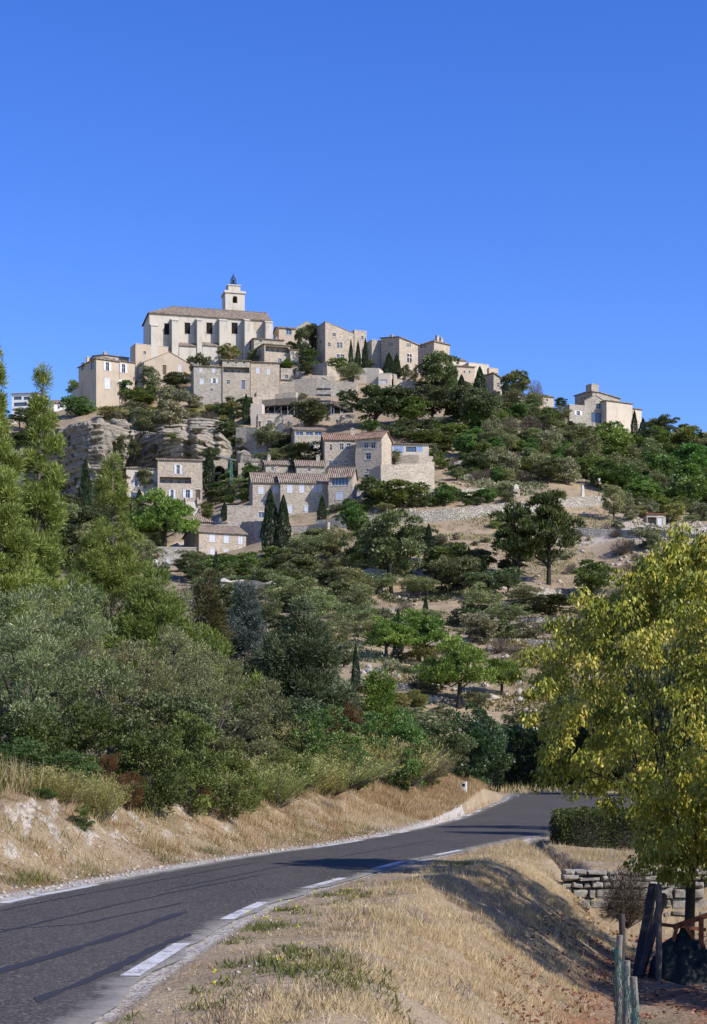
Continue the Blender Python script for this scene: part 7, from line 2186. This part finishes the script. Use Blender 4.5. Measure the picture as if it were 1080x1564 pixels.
def left_face(rng, n):
    Y = rng.uniform(21, 60, n); s = .6 + 3.6 * rng.random(n); X = XL(Y) - s / .94
    keep = fbm(X / .9, Y / .9, 85, 3) + .45 > rng.random(n) * .7
    return X[keep], Y[keep]
X, Y, k = tufts(rg, 16000, 12, .09, left_face)
blades('grass', X, Y, .03, .10, .009, 'strawrust', 28, 1.0)
X, Y, k = tufts(rg, 260, 40, .16, left_face)
blades('weeds', X, Y, .08, .30, .012, 'strawgreen', 29, .6)
X, Y, k = tufts(rg, 14000, 14, .10, left_bank)
blades('grass', X, Y, .08, .32, .009, 'straw', 8, .5)
X, Y, k = tufts(rg, 4200, 16, .12, left_bank)
blades('grass', X, Y, .15, .5, .009, 'strawrust', 18, .35)
def bank_end(rng, n):
    Y = rng.uniform(70, 103, n); s = .25 + 3.5 * rng.random(n); return XL(Y) - s, Y
X, Y, k = tufts(rg, 2600, 16, .10, bank_end)
blades('grass', X, Y, .12, .4, .016, 'strawrust', 38, .4)
X, Y, k = tufts(rg, 1500, 16, .12, bank_end)
blades('grass', X, Y, .15, .45, .016, 'straw', 39, .4)
def left_top(rng, n):
    Y = rng.uniform(33, 100, n); s = 3.6 + 9 * rng.random(n); return XL(Y) - s, Y
X, Y, k = tufts(rg, 4200, 18, .16, left_top)
blades('grass', X, Y, .35, .95, .012, 'straw', 9, .25)
X, Y, k = tufts(rg, 3400, 18, .18, left_top)
blades('grass', X, Y, .3, .8, .014, 'strawgreen', 10, .3)
def dry_hill(rng, n):
    a = rng.uniform(-.02, .24, n); Y = rng.uniform(120, 345, n); X = a * Y
    keep = fbm(X / 9, Y / 9, 80) + .25 > rng.random(n) * .7
    return X[keep], Y[keep]
X, Y, k = tufts(rg, 9000, 10, .55, dry_hill)
blades('grass', X, Y, .25, .75, .06, 'straw', 11, .4)
X, Y, k = tufts(rg, 1800, 12, .6, dry_hill)
blades('grass', X, Y, .3, .9, .07, 'strawgreen', 12, .4)
# green weeds at the road edge
def weeds(rng, n):
    Y = rng.uniform(12, 30, n); X = XR(Y) + .25 + np.abs(rng.normal(size=n)) * .5
    keep = fbm(X / .6 + 5, Y / .9, 81) > .08; return X[keep], Y[keep]
X, Y, k = tufts(rg, 700, 16, .05, weeds)
blades('weeds', X, Y, .03, .12, .012, 'strawgreen', 13, .8)
def weed_patch(rng, n):
    c = rng.integers(0, 5, n); cx = np.array([-.55, -.1, -.5, 1.0, 2.2])[c]; cy = np.array([15.6, 15.2, 16.6, 13.4, 36])[c]
    return cx + rng.normal(size=n) * .28, cy + rng.normal(size=n) * .45
X, Y, k = tufts(rg, 130, 18, .07, weed_patch)
blades('weeds', X, Y, .05, .16, .014, 'strawgreen', 14, .8)
# yellow flowers
def flowers():
    rng = np.random.default_rng(15)
    X, Y = weeds(rng, 260); X = X[:60]; Y = Y[:60]; Z = gz(X, Y) + rng.uniform(.08, .25, len(X))
    P = np.repeat(np.stack([X, Y, Z], -1), 6, 0)
    V = leaf_quads(P, unit(rdir(len(P), rng) + np.array([0, 0, .6])), .025, .016, rng)
    o = link('flowers', leaf_mesh('flowers', V, L['flower'], rng)); tag(o, kind='stuff')
L['flower'] = m_leaf('yellow_flower', [(0, (.55, .42, .02)), (1, (.75, .62, .06))], .2)
flowers()
# pebbles and chips of chalk on the banks
def chips(name, X, Y, smin, smax, seed, mat):
    rng = np.random.default_rng(seed); n = len(X)
    s = smin + (smax - smin) * rng.random(n) ** 3
    Z = gz(X, Y) + s * .15
    c = np.stack([X, Y, Z], -1)
    base = np.array([(1, 0, 0), (0, 1, 0), (-1, 0, 0), (0, -1, 0), (0, 0, .7), (0, 0, -.7)], float)
    V = c[:, None] + base[None] * s[:, None, None] * rng.uniform(.6, 1.3, (n, 6, 1))
    th = rng.uniform(0, 6.28, n); ct, st = np.cos(th), np.sin(th)
    D_ = V - c[:, None]; V = c[:, None] + np.stack([D_[..., 0] * ct[:, None] - D_[..., 1] * st[:, None], D_[..., 0] * st[:, None] + D_[..., 1] * ct[:, None], D_[..., 2]], -1)
    tri = np.array([(0, 1, 4), (1, 2, 4), (2, 3, 4), (3, 0, 4), (1, 0, 5), (2, 1, 5), (3, 2, 5), (0, 3, 5)])
    idx = (np.arange(n)[:, None, None] * 6 + tri[None]).reshape(-1)
    o = link(name, np_mesh(name, V.reshape(-1, 3), 3, idx, mat)); tag(o, kind='stuff')
M['chalk'] = m_plain('chalk_chip', (.38, .335, .28), .95, .3, 6)
rng = np.random.default_rng(19)
n = 3000; Y = 10 + 32 * rng.random(n) ** 1.3; X = XR(Y) + .1 + 5.4 * rng.random(n) ** 1.15
chips('gravel', X, Y, .006, .03, 20, M['chalk'])
n = 4500; Y = rng.uniform(21, 70, n); X = XL(Y) - .15 - 3.6 * rng.random(n) ** 1.6
chips('gravel', X, Y, .008, .055, 21, M['chalk'])
n = 4200; a = rng.uniform(0.0, .25, n); Y = rng.uniform(130, 340, n)
kp = fbm(a * Y / 12, Y / 8, 44) > .1; chips('rubble', (a * Y)[kp], Y[kp], .15, .8, 22, M['chalk'])
n = 2600; Y = rng.uniform(300, 336, n); X = Y * rng.uniform(.165, .24, n)
chips('rubble', X, Y, .12, .6, 23, M['chalk'])
# fallen leaves on the garden floor
n = 16000; Y = rng.uniform(18, 39, n); X = XR(Y) + 3.2 + 7 * rng.random(n)
kp = fbm(X / .9, Y / .9, 90) + .3 > rng.random(n) * .8; X, Y = X[kp], Y[kp]; n = len(X)
P = np.stack([X, Y, gz(X, Y) + .015], -1)
ax = unit(np.stack([rng.normal(size=n), rng.normal(size=n), rng.normal(size=n) * .25], -1))
L['litter'] = m_leaf('fallen_leaf', [(0, (.12, .045, .02)), (.5, (.26, .10, .045)), (1, (.38, .22, .11))], .1)
tag(link('fallen_leaves', leaf_mesh('fallen_leaves', leaf_quads(P, ax, rng.uniform(.05, .1, n), rng.uniform(.03, .06, n), rng), L['litter'], rng)), kind='stuff')
rock('white limestone rock lying on the dry ground above the garden wall', 933, 1318, 13, 12, 51, d=43.5)
